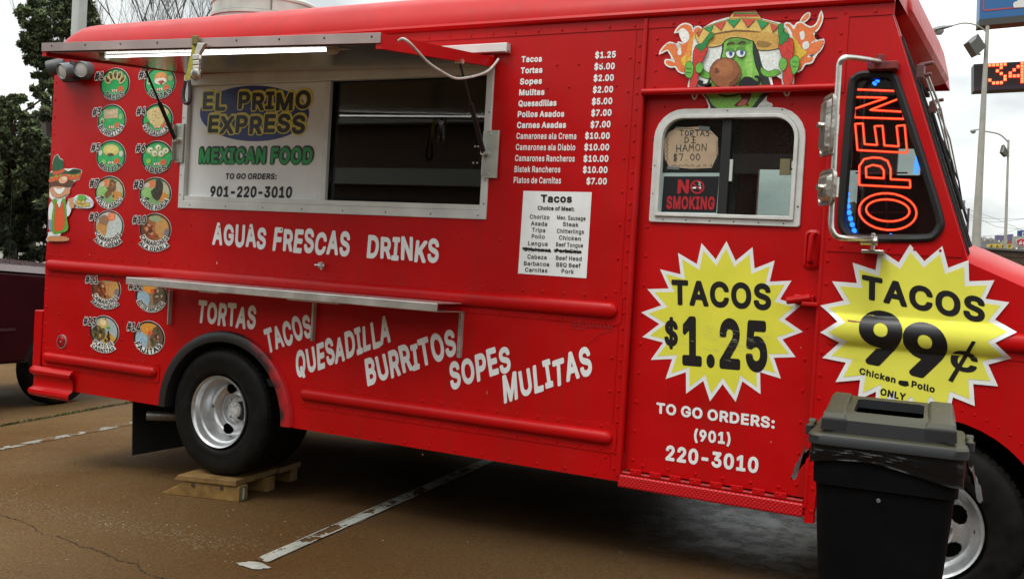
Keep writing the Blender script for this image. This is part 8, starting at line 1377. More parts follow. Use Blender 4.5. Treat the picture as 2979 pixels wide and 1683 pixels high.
# ================================================================== SIGNS INSIDE THE CAB WINDOWS
YG = YD + .0065
CARD = mat('brown_cardboard', (.42, .31, .20), .8, 0, 12, .12)
Sx = lambda x, y, l=0: S(*k4(x, y), l, YG)
mb = MB(); cp = [(240, 775), (380, 765), (452, 788), (495, 832), (497, 930), (458, 1015), (330, 1020), (200, 1008), (175, 960), (168, 850), (198, 800)]
mb.face([Sx(x, y) for x, y in cp]); cb = put('cardboard_notice', mb, CARD, door)
def inkline(mb, pts, w=3.2, l=.0012, fn=None):
    fn = fn or Sx
    pts = [Vector(p) for p in pts]
    for a, b_ in zip(pts, pts[1:]):
        d_ = (b_ - a); 
        if d_.length < 1e-6: continue
        n_ = Vector((-d_.y, d_.x)).normalized() * w / 2; d_ = d_.normalized() * w * .3
        mb.face([fn(*(q_), l) for q_ in (a - d_ - n_, b_ + d_ - n_, b_ + d_ + n_, a - d_ + n_)]); 
HW = {'T': [[(0, 1), (1, 1)], [(.5, 1), (.5, 0)]], 'O': [[(.5, 1), (.1, .75), (.1, .25), (.5, 0), (.9, .25), (.9, .75), (.5, 1)]], 'R': [[(.1, 0), (.1, 1), (.8, .9), (.8, .6), (.15, .45), (.9, 0)]], 'A': [[(0, 0), (.5, 1), (1, 0)], [(.2, .4), (.8, .4)]],
      'S': [[(.9, .9), (.4, 1), (.15, .75), (.8, .4), (.8, .1), (.1, 0)]], 'D': [[(.15, 0), (.15, 1), (.7, .85), (.9, .45), (.6, .08), (0, 0)]], 'E': [[(.9, 1), (.1, 1)], [(.5, 1), (.5, 0)], [(.1, 0), (.95, 0)], [(.35, .5), (.8, .5)]],
      'H': [[(.1, 0), (.1, 1)], [(.9, 0), (.9, 1)], [(.1, .5), (.9, .5)]], 'M': [[(0, 0), (.15, 1), (.5, .4), (.85, 1), (1, 0)]], 'N': [[(.05, 0), (.1, 1), (.85, 0), (.95, 1)]], '$': [[(.9, .8), (.5, .9), (.15, .7), (.8, .35), (.6, .05), (.1, .1)], [(.35, 1.1), (.3, -.1)], [(.62, 1.1), (.58, -.1)]],
      '7': [[(0, 1), (.9, 1), (.45, 0)]], '0': [[(.5, 1), (.1, .7), (.1, .3), (.5, 0), (.9, .3), (.9, .7), (.5, 1)]], '.': [[(.4, 0), (.5, .08)]]}
mb = MB()
def hand(txt, x0, y0, x1, h, dy=0, sp=.78):
    n_ = len(txt); w_ = (x1 - x0) / n_
    for i, ch in enumerate(txt):
        if ch == ' ': continue
        for st_ in HW[ch]: inkline(mb, [(x0 + i * w_ + u * w_ * sp, y0 + dy * i - v * h + random.uniform(-1, 1)) for u, v in st_], 4.5)
hand('TORTAS', 264, 822, 452, 34); hand('DE', 292, 862, 372, 34); hand('HAMON', 243, 918, 436, 42, -2); hand('$7.00', 225, 972, 396, 40, -1)
for i in range(7): inkline(mb, [(215 + i * 38, 1004 + 6 * math.sin(i * 2)), (232 + i * 38, 996), (250 + i * 34, 1006)], 2.5)
for i in range(6): inkline(mb, [(196, 816 + i * 28), (184, 832 + i * 28), (192, 842 + i * 28)], 2.5); inkline(mb, [(484, 850 + i * 22), (494, 862 + i * 22), (484, 872 + i * 22)], 2.5)
inkline(mb, [(245, 782), (300, 776), (360, 782), (420, 790), (465, 812)], 2.5)
put('lettering', mb, mat('marker_ink', (.03, .025, .025), .6), cb, fixn=False)
mb = MB(); mb.face([Sx(x, y, -.001) for x, y in ((240, 765), (300, 768), (305, 782), (238, 780))]); mb.face([Sx(x, y, .0015) for x, y in ((382, 760), (446, 766), (446, 788), (380, 782))]); mb.face([Sx(x, y, .0015) for x, y in ((190, 1005), (260, 1012), (262, 1026), (188, 1022))])
put('tape', mb, mat('grey_tape', (.12, .15, .15), .3), cb, fixn=False, kind='stuff')
mb = MB(); mb.face([Sx(x, y, .0003) for x, y in ((155, 1045), (512, 1045), (492, 1300), (133, 1292))]); nsb = put('no_smoking_sign', mb, mat('pale_sign_border', (.32, .42, .40), .4), door)
mb = MB(); mb.face([Sx(x, y, .001) for x, y in ((170, 1066), (503, 1066), (485, 1285), (153, 1280))]); put('sign_face', mb, mat('black_sign', (.012, .012, .014), .3), nsb)
RI = mat('red_ink', (.40, .012, .02), .4)
mb = MB(); f_ = lambda x, y: Sx(x, y, .002)
tline(mb, 'N', (250, 1170), (318, 1170), (255, 1085), .05, pf=f_); tline(mb, 'SMOKING', (183, 1262), (474, 1268), (187, 1184), .05, pf=f_)
c_ = (371, 1130)
for i in range(28):
    a, b_ = 2 * PI * i / 28, 2 * PI * (i + 1) / 28
    mb.face([Sx(c_[0] + 43 * math.cos(a), c_[1] + 42 * math.sin(a), .002), Sx(c_[0] + 43 * math.cos(b_), c_[1] + 42 * math.sin(b_), .002), Sx(c_[0] + 33 * math.cos(b_), c_[1] + 32 * math.sin(b_), .002), Sx(c_[0] + 33 * math.cos(a), c_[1] + 32 * math.sin(a), .002)])
inkline(mb, [(346, 1108), (396, 1154)], 9, .0026)
put('lettering', mb, RI, nsb, fixn=False)
mb = MB(); mb.face([Sx(x, y, .0018) for x, y in ((342, 1130), (364, 1130), (364, 1140), (342, 1140))]); mb.face([Sx(x, y, .0018) for x, y in ((372, 1130), (394, 1130), (394, 1140), (372, 1140))]); inkline(mb, [(392, 1122), (380, 1116), (390, 1108), (378, 1100)], 4, .0018)
put('cigarette_mark', mb, WHITE, nsb, fixn=False)

# neon OPEN sign behind the quarter glass
NEON = mat('neon_red_tube', (.9, .05, .03), .3, emit=(1, .022, .012), estr=3.2); NEOC = mat('neon_core', (1, .3, .1), .3, emit=(1, .15, .05), estr=3.4)
BLUE = mat('blue_led', (.02, .1, .9), .3, emit=(.01, .12, 1), estr=9)
YN = YS + .034
neo = thing('neon_sign', tuple(S(*k5(480, 900), 0, YN)), 'glowing red neon tube sign reading OPEN upwards behind the cab quarter glass', 'neon sign')
nf = lambda x, y: S(*k5(x, y), 0, YN)
Nn = [(288, 498), (291, 541), (478, 545), (297, 607), (300, 654), (575, 663), (570, 623), (385, 613), (552, 548), (543, 508)]
En = [(303, 690), (345, 688), (355, 803), (425, 808), (410, 703), (455, 701), (465, 810), (545, 816), (533, 702), (578, 697), (592, 851), (315, 836)]
Pn = [(325, 1030), (610, 1045), (607, 1003), (500, 998), (500, 940), (482, 896), (445, 880), (400, 877), (352, 886), (325, 925)]
Pi = [(364, 987), (462, 993), (462, 950), (445, 927), (400, 918), (362, 932)]
On = [(484 + 160 * math.cos(a) , 1178 + 102 * math.sin(a) + 8 * math.cos(a)) for a in [2 * PI * i / 28 for i in range(28)]]
Oi = [(484 + 121 * math.cos(a), 1171 + 61 * math.sin(a) + 6 * math.cos(a)) for a in [2 * PI * i / 24 for i in range(24)]]
def dens(lp):
    out = []
    for i in range(len(lp)):
        a, b_ = lp[i], lp[(i + 1) % len(lp)]
        for t in (.0, .04, .5, .96): out.append((a[0] + (b_[0] - a[0]) * t, a[1] + (b_[1] - a[1]) * t))
    return out
for nm, lps in (('N', [Nn]), ('E', [En]), ('P', [Pn, Pi]), ('O', [On, Oi])):
    mb = MB()
    for lp in lps:
        lq = lp if nm == 'O' else dens(lp)
        mb.tube([nf(x, y) for x, y in lq], .0052, 8, closed=True)
        mb.tube([nf(x, y) + Vector((0, -.0036, 0)) for x, y in lq], .0026, 6, 1, closed=True)
    put('letter_tube', mb, [NEON, NEOC], neo, fixn=False, smooth=True)
def ledrow(pts, k):
    mb = MB(); sp = smooth_loop(pts, 12, False); L_ = [Vector(nf(*p)) for p in sp]; tot = sum((b_ - a).length for a, b_ in zip(L_, L_[1:])); 
    def at(s_):
        for a, b_ in zip(L_, L_[1:]):
            l = (b_ - a).length
            if s_ <= l: return a + (b_ - a) * (s_ / max(l, 1e-9))
            s_ -= l
        return L_[-1]
    for i in range(k): mb.tube([at(tot * (i + .12) / k), at(tot * (i + .5) / k), at(tot * (i + .88) / k)], [.007, .0115, .007], 6)
    return put('blue_led_strip', mb, BLUE, neo, smooth=True, kind='stuff')
ledrow([(275, 818), (258, 900), (255, 1000), (258, 1100), (272, 1200), (302, 1300)], 14); ledrow([(450, 424), (402, 474)], 3); ledrow([(652, 868), (638, 970)], 5); ledrow([(492, 1314), (512, 1308)], 1)
mb = MB()
for y in (600, 800, 960, 1180): mb.tube([nf(300, y) + Vector((0, .02, 0)), nf(590, y) + Vector((0, .02, 0))], .004, 6)
mb.tube([nf(440, 500) + Vector((0, .02, 0)), nf(480, 1270) + Vector((0, .02, 0))], .005, 6)
put('sign_rack', mb, BLK, neo, smooth=True)
mb = MB(); a, b_ = nf(500, 1308), nf(720, 1330); mb.box((a.x, YN - .03, b_.z), (b_.x, YN + .02, a.z)); put('sill_ledge', mb, mat('teal_ledge', (.10, .18, .16), .4), truck)

# ================================================================== MIRRORS
mir = thing('side_mirror', (-.84, 4.45, 1.7), 'chrome tube mirror bracket with two rectangular mirrors beside the OPEN window', 'mirror')
Ym = 4.33
tp = [S(2562, 180, 0, 4.56), S(2520, 173, 0, 4.46), S(2470, 167, 0, 4.36), S(2452, 171, 0, Ym), S(2442, 188, 0, Ym), S(2440, 215, 0, Ym), S(2432, 340, 0, Ym), S(2426, 480, 0, Ym), S(2420, 600, 0, Ym), S(2418, 650, 0, Ym), S(2422, 672, 0, Ym), S(2436, 688, 0, Ym + .01), S(2470, 693, 0, 4.38), S(2540, 695, 0, 4.53)]
mb = MB(); mb.tube(smooth_loop([tuple(p) for p in tp], 4, False), .0125, 12); put('bracket_tube', mb, CHROME, mir, smooth=True)
mb = MB(); p = tp[0]; mb.box((p.x - .05, p.y - .02, p.z - .035), (p.x + .07, YS - .001, p.z + .0)); mb.tube([p + Vector((0, 0, -.02)), p + Vector((0, 0, .03))], .018, 10); put('top_mount', mb, mat('rusty_red_bracket', (.16, .012, .012), .6, 0, 30, .5), mir, bevel=.004)
mb = MB(); p = tp[-1]; mb.tube([p + Vector((-.05, 0, -.008)), p + Vector((.02, 0, -.008))], .02, 10); mb.tube([p + Vector((0, 0, -.05)), p + Vector((0, 0, .025))], .010, 10); mb.box((p.x - .045, p.y + .0, p.z - .06), (p.x + .045, YS - .001, p.z - .045)); put('bottom_mount', mb, CHROME, mir, bevel=.003)
for (xa, ya, xb, yb, nm) in ((2399, 277, 2432, 455, 'mirror_head'), (2391, 494, 2436, 598, 'mirror_head')):
    zt, zb_ = S(xa + 16, ya, 0, Ym + .03).z, S(xa + 16, yb, 0, Ym + .03).z; xc = S((xa + xb) / 2 - 2, (ya + yb) / 2, 0, Ym + .03).x
    # turned mirror: its plane contains the plumb line and faces the driver behind it
    ang = math.radians(62 if nm and ya < 400 else 58); hw = .075 if ya < 400 else .082
    ex = Vector((math.cos(ang), math.sin(ang) * -1, 0)) * -1; ey = Vector((ex.y, -ex.x, 0))
    cc = Vector((xc, Ym + .03, (zt + zb_) / 2)); hh = (zt - zb_) / 2
    mb = MB(); rr_ = rrect(-hw, -hh, hw, hh, .035, 5); stp = [(0, 0.0), (.0, .012), (-.010, .022), (-.02, .030)]
    vs = []
    for i_, (ins, dd) in enumerate(((0, 0), (0, .014), (.012, .016), (.016, .010), (.035, .030))):
        lp = fat(rr_, -ins); vs += [cc + ex * x + up * z + ey * -dd for x, z in lp]
    n_ = len(rr_); fs = [(k * n_ + i, k * n_ + (i + 1) % n_, (k + 1) * n_ + (i + 1) % n_, (k + 1) * n_ + i) for k in range(4) for i in range(n_)] + [tuple(range(4 * n_, 5 * n_))]
    mb.mesh(vs, fs); mh = put(nm, mb, mat('worn_mirror_back', (.40, .38, .34), .32, .85, 9, .35, .5, 14, dist=.02), mir, smooth=True)
    mb = MB(); mb.face([cc + ex * x + up * z + ey * .001 for x, z in fat(rr_, -.004)]); put('mirror_glass', mb, mat('mirror_glass', (.8, .8, .8), .02, 1), mh)
    mb = MB(); mb.tube([cc + ey * -.03, cc + ey * -.05], .014, 10); mb.tube([cc + ey * -.045, Vector((S(2429, (ya + yb) / 2, 0, Ym).x, Ym, cc.z))], .008, 8); mb.tube([Vector((S(2430, (ya + yb) / 2, 0, Ym).x, Ym, cc.z - .04)), Vector((S(2430, (ya + yb) / 2, 0, Ym).x, Ym, cc.z + .04))], .016, 10)
    put('clamp', mb, CHROME, mh, smooth=True)

# wipers at the top of the windscreen
for k, y in enumerate((4.95, 5.95)):
    b0_ = wsp(y, .80, .03)
    mb = MB(); mb.box((b0_.x - .01, y - .022, b0_.z - .05), (b0_.x + .025, y + .022, b0_.z + .01)); mb.tube([b0_ + Vector((0, 0, .01)), b0_ + Vector((.06, 0, .02))], .010, 8); mb.tube([b0_ + Vector((0, 0, -.04)), b0_ + Vector((.055, 0, -.03))], .009, 8)
    wm = put('wiper_motor', mb, mat('faded_red_housing', (.16, .06, .06), .5), truck, bevel=.008)
    mb = MB(); mb.tube([b0_ + Vector((.035, 0, -.03)), wsp(y + .06, .62, .065), wsp(y + .1, .42, .045)], [.006, .005, .004], 8); mb.tube([b0_ + Vector((.03, .012, -.05)), wsp(y + .07, .62, .05), wsp(y + .1, .45, .04)], .004, 6); put('wiper_arm', mb, CHROME, truck, smooth=True)
    mb = MB(); mb.tube([wsp(y + .06, .62, .028), wsp(y + .13, .22, .028)], .008, 6); mb.tube([wsp(y + .1, .42, .045), wsp(y + .08, .52, .03)], .005, 6); mb.tube([wsp(y + .1, .42, .045), wsp(y + .12, .32, .03)], .005, 6); put('wiper_blade', mb, RUB, truck, smooth=True)

# ================================================================== ROOF VENT AND PIPE
vy = 5.76
z_rim = S(778, 24, 0, vy).z; z_base = S(776, 66, 0, vy).z; vx = S(776, 40, 0, vy).x
rr_ = .388
vent = thing('roof_exhaust_fan', (vx, vy, 2.98), 'large round galvanised exhaust fan housing on the truck roof', 'exhaust fan')
mb = MB(); mb.lathe((vx, vy, 2.93), 'Z', [(0, rr_ * 1.0), (z_base - 2.95, rr_ * 1.0), (z_base - 2.945, rr_ * 1.03), (z_base - 2.925, rr_ * 1.03), (z_base - 2.92, rr_ * .99)], 64); put('base_ring', mb, STEEL, vent, smooth=True)
mb = MB(); mb.lathe((vx, vy, z_base + .012), 'Z', [(0, rr_ * .985), (z_rim - z_base - .03, rr_ * .985), (z_rim - z_base - .025, rr_ * 1.01), (z_rim - z_base - .008, rr_ * 1.01), (z_rim - z_base, rr_ * .99), (z_rim - z_base + .02, rr_ * .9), (z_rim - z_base + .03, rr_ * .6)], 64); put('drum', mb, STEEL, vent, smooth=True)
mb = MB(); mb.lathe((vx, vy, z_rim + .02), 'Z', [(0, rr_ * .68), (.03, rr_ * .68), (.035, rr_ * .71), (.05, rr_ * .71), (.055, rr_ * .68), (.25, rr_ * .68), (.3, rr_ * .5), (.33, 0)], 48); put('cap', mb, STEEL, vent, smooth=True)
mb = MB(); a = S(888, 55, 0, vy - rr_ * .8); mb.tube([a, a + Vector((0, -.05, 0))], .03, 12); mb.tube([a + Vector((.02, -.03, -.01)), a + Vector((.07, -.04, -.015))], .010, 8); put('fitting', mb, mat('dark_fitting', (.10, .07, .05), .6), vent, smooth=True)
mb = MB(); mb.box((vx + rr_ * .72, vy - rr_ * .705, z_base + .015), (vx + rr_ * .724, vy - rr_ * .66, z_rim - .01)); put('seam', mb, mat('seam_shadow', (.2, .2, .18), .6, .4), vent)
c0 = S(1254, 30, 0, 5.4)
pp = thing('roof_vent_pipe', (c0.x, 5.4, 2.95), 'short rusty vent pipe with a clamp standing on the truck roof', 'vent pipe')
mb = MB(); mb.tube([(c0.x, 5.4, 2.93), (c0.x, 5.4, 3.35)], .024, 16); put('pipe', mb, mat('weathered_pipe', (.30, .27, .20), .55, .4, 20, .3), pp, smooth=True)
mb = MB(); mb.lathe((c0.x, 5.4, c0.z + .035), 'Z', [(0, .024), (0, .028), (.025, .028), (.025, .024)], 16); mb.box((c0.x - .05, 5.385, c0.z + .037), (c0.x - .026, 5.415, c0.z + .058)); mb.box((c0.x + .026, 5.385, c0.z + .037), (c0.x + .045, 5.415, c0.z + .058)); mb.tube([(c0.x - .055, 5.4, c0.z + .048), (c0.x - .04, 5.4, c0.z + .048)], .014, 6); mb.tube([(c0.x + .04, 5.4, c0.z + .048), (c0.x + .055, 5.4, c0.z + .048)], .012, 6); put('clamp', mb, mat('rusty_clamp', (.16, .08, .04), .7), pp)

# ================================================================== SECURITY LIGHT
ck = crop(80, 60, 7.27)
c0 = S(*ck(1080, 1150), .0, YS)
sl_ = thing('security_light', tuple(c0), 'three headed grey outdoor spotlight screwed to the upper rear corner of the truck', 'spotlight')
GP = mat('dark_grey_casting', (.055, .06, .065), .45, 0, 20, .2); LENS = mat('frosted_lens', (.55, .55, .53), .25)
mb = MB(); mb.box((c0.x - .13, YS - .05, c0.z - .04), (c0.x + .14, YS - .001, c0.z + .05)); mb.box((c0.x - .06, YS - .09, c0.z - .06), (c0.x + .07, YS - .045, c0.z + .02)); put('base', mb, GP, sl_, bevel=.015)
for (hx, hy, dx_, dz, face) in ((1140, 1030, 0, 0, (.35, -1, -.25)), (745, 1070, 0, 0, (-.05, -1, -.35)), (480, 1010, 0, 0, (-1.2, -.75, -.45))):
    t_ = Vector(face).normalized(); hc = S(*ck(hx, hy), 0, YS - (.17 if hx > 600 else .16))
    mb = MB(); mb.lathe(hc, t_ * -1, [(-.0, .038), (-.012, .048), (.0, .050), (.07, .047), (.095, .035), (.105, .012), (.105, 0)], 24)
    hd = put('lamp_head', mb, mat('light_grey_casting', (.13, .14, .15), .4, 0, 20, .2) if hx > 600 else GP, sl_, smooth=True)
    mb = MB(); mb.lathe(hc, t_ * -1, [(-.002, .041), (-.006, .03), (-.008, 0)], 24); put('lens', mb, LENS, hd, smooth=True)
    mb = MB(); mb.tube([hc - t_ * .09, hc - t_ * .09 + Vector((.03 if hx < 1000 else -.02, .03, .02)), Vector((c0.x + (-.08 if hx < 1000 else .05), YS - .05, c0.z + .04))], .014, 8); put('arm', mb, GP, hd, smooth=True)
mb = MB(); a = S(*ck(1090, 830), .15); mb.tube([a, a + Vector((0, .06, -.05))], .012, 8); a = S(*ck(900, 900), .13); mb.tube([a, a + Vector((.05, .06, -.05))], .02, 8); put('knuckles', mb, mat('black_knuckle', (.012, .011, .02), .5), sl_, smooth=True)

# ================================================================== STRAP, PULLEY CLAMP, CABLE
k1 = crop(0, 0, 1.819)
Yf = 3.585
st = thing('ratchet_strap', tuple(S(*k1(1010, 400), 0, Yf)), 'yellow webbing strap with a black loop hanging from the awning edge', 'strap')
def ribbon(name, pts, w, m, parent, fn, t_=.002, d=(1, 0, 0)):
    mb = MB(); P = [fn(*p) for p in pts]; d = Vector(d)
    vs = []
    for p in P: vs += [p - d * w / 2, p + d * w / 2, p + d * w / 2 + Vector((0, t_, 0)), p - d * w / 2 + Vector((0, t_, 0))]
    mb.mesh(vs, [(4 * i + j, 4 * i + (j + 1) % 4, 4 * i + 4 + (j + 1) % 4, 4 * i + 4 + j) for i in range(len(P) - 1) for j in range(4)]); return put(name, mb, m, parent)
ribbon('webbing', [(1034, 216), (1026, 262), (1010, 330), (995, 400), (990, 424)], .030, mat('yellow_webbing', (.36, .32, .03), .8, 0, 60, .3), st, lambda x, y: S(*k1(x, y), 0, Yf))
mb = MB(); lp = [(982, 428), (972, 480), (970, 520), (978, 544), (990, 548), (1002, 540), (1008, 510), (1006, 470), (1000, 428)]
mb.tube([S(*k1(x, y), 0, Yf - .002) for x, y in smooth_loop(lp, 3, False)], .0085, 6); put('black_loop', mb, mat('black_webbing', (.025, .02, .02), .7), st, smooth=True)
mb = MB(); a = S(*k1(1034, 222), 0, Yf - .005); mb.box((a.x - .02, Yf - .012, a.z - .015), (a.x + .02, Yf - .001, a.z + .03)); put('knot', mb, mat('olive_webbing', (.16, .14, .04), .8), st, bevel=.006)
rt = thing('steel_latch_clamp', tuple(S(*k1(1050, 330), 0, Yf - .02)), 'steel over-centre buckle hooked over the awning edge beside the yellow strap', 'buckle')
f3 = lambda x, y, dy=0: S(*k1(x, y), 0, Yf - .02 + dy)
mb = MB(); vs = [f3(1045, 226), f3(1085, 228), f3(1052, 290), f3(1026, 290)]; mb.hexa([vs[3], vs[2], vs[2] + Vector((0, .02, 0)), vs[3] + Vector((0, .02, 0)), vs[0], vs[1], vs[1] + Vector((0, .02, 0)), vs[0] + Vector((0, .02, 0))]); put('hook_plate', mb, CHROME, rt, bevel=.003)
mb = MB()
for (y0_, y1_, w_) in ((290, 318, 34), (322, 345, 30), (349, 372, 32)):
    a, b_ = f3(1040 - w_ / 2, y0_), f3(1040 + w_ / 2, y1_); mb.box((a.x, a.y - .008, b_.z), (b_.x, a.y + .012, a.z))
put('links', mb, CHROME, rt, bevel=.004)
mb = MB(); p0, p1 = f3(1040, 375), f3(1038, 428); mb.tube([p0 + Vector((0, 0, .01)), p0, p0.lerp(p1, .6), p1 + Vector((0, 0, .012)), p1], [.012, .026, .028, .024, .006], 14); put('handle', mb, CHROME, rt, smooth=True)
cb_ = MB(); cu_ = [(1160, 119, 3.6), (1172, 113, 3.6), (1190, 124, 3.62), (1215, 150, 3.7), (1245, 182, 3.85), (1280, 206, 4.0), (1318, 226, 4.15), (1345, 228, 4.25), (1390, 219, 4.4), (1420, 206, 4.48), (1440, 186, 4.53), (1450, 172, 4.56)]
cb_.tube(smooth_loop([tuple(S(x, y, 0, Y_)) for x, y, Y_ in cu_], 5, False), .0062, 8)
tag(put('power_cable', cb_, mat('white_cable', (.52, .50, .46), .5, 0, 30, .15), smooth=True), 'white cable looping from the awning corner back to the window frame', 'cable')

# ================================================================== WHEEL BLOCK
wbk = thing('wheel_block', (-4.35, 4.6, gz(-4.35, 4.6)), 'small wooden ramp block of pale planks under the rear wheel', 'wheel block')
g0 = gz(-4.35, 4.5)
def gp(x, y, z): return (x, y, gz(x, y) + z)
P1 = G(695, 1460); P0 = G(465, 1434)
dirx = (P1 - P0).normalized(); diry = Vector((-dirx.y, dirx.x, 0)).normalized()
def blk(name, o_, lx, ly, z0, z1, m, cutl=0, cutr=0, par=wbk, **kw):
    q_ = lambda a, b_, z: o_ + dirx * a + diry * b_ + Vector((0, 0, z))
    mb = MB(); mb.hexa([q_(0, 0, z0), q_(lx, 0, z0), q_(lx, ly, z0), q_(0, ly, z0), q_(cutl, 0, z1), q_(lx - cutr, 0, z1), q_(lx - cutr, ly, z1), q_(cutl, ly, z1)]); return put(name, mb, m, par, bevel=.004, **kw)
O_ = Vector((P0.x, P0.y, min(P0.z, P1.z)))
Lx = (P1 - P0).length
bz = .092
beam_m = [WOOD, WOODE]
blk('beam', O_, Lx, .085, 0, bz, WOOD, .18)
blk('beam', O_ + diry * .30, Lx, .085, 0, bz, WOOD, .18)
blk('beam', O_ + diry * .60 + dirx * .04, Lx - .06, .085, 0, bz, WOOD, .18)
blk('plank', O_ + dirx * .10 - diry * .01, Lx - .12, .21, bz + .001, bz + .036, mat('plank_wood', (.20, .115, .035), .55, 0, 10, .35, .4, 40, dist=.004), .03)
blk('plank', O_ + dirx * .14 + diry * .21, Lx - .16, .22, bz + .001, bz + .036, MATS['plank_wood'], .03)
blk('plank', O_ + dirx * .14 + diry * .44, Lx - .14, .25, bz + .001, bz + .036, MATS['plank_wood'], .03)
e0 = O_ + dirx * (Lx + .001); mb = MB(); q_ = lambda b_, z: e0 + diry * b_ + Vector((0, 0, z)); mb.face([q_(.002, .003), q_(.083, .003), q_(.083, bz - .003), q_(.002, bz - .003)]); put('end_grain', mb, WOODE, wbk)
mb = MB(); e0 = O_ + dirx * (Lx + .0018); mb.face([q_(.03, .012), q_(.05, .012), q_(.047, .075), q_(.035, .082), q_(.032, .05)]); put('paint_dab', mb, mat('paint_dab', (.5, .48, .42), .6), wbk)
mb = MB()
for fx in (.42, .78): c_ = O_ + dirx * (Lx * fx) + Vector((0, 0, bz - .018)) - diry * .001; mb.tube([c_, c_ - diry * .004], .012, 10)
put('bolt_heads', mb, mat('rusty_bolt', (.03, .02, .015), .8), wbk, kind='stuff')

# ================================================================== TRASH BIN
BL = far(2348, 1262, 3.30); BR = far(2822, 1318, 3.12)
zr = (BL.z + BR.z) / 2; BL.z = BR.z = zr
bx = (BR - BL).normalized(); by = Vector((-bx.y, bx.x, 0)); bw = (BR - BL).length; bd = .46
gb = gz((BL.x + BR.x) / 2, BL.y + .2)
bin_ = thing('trash_bin', (BL.x + bx.x * bw / 2, BL.y + bd / 2, gb), 'black wheeled trash bin with a grey-olive open lid in front of the front wheel', 'trash bin')
BP = lambda a, b_, z: BL + bx * a + by * b_ + Vector((0, 0, z - zr))
BODY = mat('black_bin_plastic', (.004, .004, .0045), .5, 0, 6, .3, .25, 18, dist=.004, spec=.07); LID = bpy.data.materials.new('weathered_lid'); LID.use_nodes = True; t = LID.node_tree; b = t.nodes['Principled BSDF']
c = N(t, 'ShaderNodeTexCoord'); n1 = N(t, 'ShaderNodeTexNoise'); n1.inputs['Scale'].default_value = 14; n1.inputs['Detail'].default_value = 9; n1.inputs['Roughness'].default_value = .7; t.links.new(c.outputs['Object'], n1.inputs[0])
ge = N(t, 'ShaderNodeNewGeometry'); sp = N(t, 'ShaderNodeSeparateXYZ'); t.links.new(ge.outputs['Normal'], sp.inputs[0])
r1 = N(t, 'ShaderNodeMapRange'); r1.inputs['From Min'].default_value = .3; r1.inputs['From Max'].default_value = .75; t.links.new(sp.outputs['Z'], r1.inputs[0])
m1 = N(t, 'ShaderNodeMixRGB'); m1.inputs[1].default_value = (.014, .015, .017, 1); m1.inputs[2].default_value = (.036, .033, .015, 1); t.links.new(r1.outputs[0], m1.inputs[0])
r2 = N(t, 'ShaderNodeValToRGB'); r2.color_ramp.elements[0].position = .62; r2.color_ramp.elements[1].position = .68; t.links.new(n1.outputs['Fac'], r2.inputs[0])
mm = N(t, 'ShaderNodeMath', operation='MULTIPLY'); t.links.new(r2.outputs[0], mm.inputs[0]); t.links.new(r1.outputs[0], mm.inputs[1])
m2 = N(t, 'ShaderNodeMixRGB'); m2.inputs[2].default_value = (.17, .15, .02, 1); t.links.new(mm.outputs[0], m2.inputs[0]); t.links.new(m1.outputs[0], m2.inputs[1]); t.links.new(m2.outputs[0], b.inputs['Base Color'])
b.inputs['Roughness'].default_value = .5; bp = N(t, 'ShaderNodeBump'); bp.inputs['Strength'].default_value = .3; bp.inputs['Distance'].default_value = .004; t.links.new(n1.outputs['Fac'], bp.inputs['Height']); t.links.new(bp.outputs[0], b.inputs['Normal'])
def ring(a0_, b0_, a1_, b1_, z, r=.05, n_=5): return [BP(x, y, z) for x, y in rrect(a0_, b0_, a1_, b1_, r, n_)]
def loft(rings, cap0=True, cap1=True):
    mb = MB(); n_ = len(rings[0]); mb.mesh([p for r_ in rings for p in r_], [(k * n_ + i, k * n_ + (i + 1) % n_, (k + 1) * n_ + (i + 1) % n_, (k + 1) * n_ + i) for k in range(len(rings) - 1) for i in range(n_)] + ([tuple(range(n_))] if cap0 else []) + ([tuple(range((len(rings) - 1) * n_, len(rings) * n_))] if cap1 else [])); return mb
i_ = .018
put('body', loft([ring(.085, .08, bw - .085, bd - .08, gb + .02), ring(i_ + .012, i_ + .01, bw - i_ - .012, bd - i_, zr - .16), ring(i_ + .004, i_, bw - i_ - .004, bd - i_, zr - .155), ring(i_, i_, bw - i_, bd - i_, zr - .05), ring(i_, i_, bw - i_, bd - i_, zr - .03)]), BODY, bin_, smooth=True)
# lid: rim, raised hood with sloping top and an opening
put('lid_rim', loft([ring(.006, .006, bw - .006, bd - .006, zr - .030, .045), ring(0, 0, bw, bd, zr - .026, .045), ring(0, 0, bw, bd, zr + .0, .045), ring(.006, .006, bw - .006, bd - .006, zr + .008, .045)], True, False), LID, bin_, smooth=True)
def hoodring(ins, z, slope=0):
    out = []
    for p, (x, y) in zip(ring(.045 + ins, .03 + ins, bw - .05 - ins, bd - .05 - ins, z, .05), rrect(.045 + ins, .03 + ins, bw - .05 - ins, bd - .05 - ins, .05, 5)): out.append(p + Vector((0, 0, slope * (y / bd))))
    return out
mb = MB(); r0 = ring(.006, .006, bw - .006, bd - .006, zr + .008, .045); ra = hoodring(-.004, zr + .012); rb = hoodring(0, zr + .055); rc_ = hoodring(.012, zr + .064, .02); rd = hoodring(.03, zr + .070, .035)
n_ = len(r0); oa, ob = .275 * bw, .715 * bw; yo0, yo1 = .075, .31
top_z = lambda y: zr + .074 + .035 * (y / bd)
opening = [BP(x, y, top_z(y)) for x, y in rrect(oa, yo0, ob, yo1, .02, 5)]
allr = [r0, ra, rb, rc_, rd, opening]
mb.mesh([p for r_ in allr for p in r_], [(k * n_ + i, k * n_ + (i + 1) % n_, (k + 1) * n_ + (i + 1) % n_, (k + 1) * n_ + i) for k in range(len(allr) - 1) for i in range(n_)])
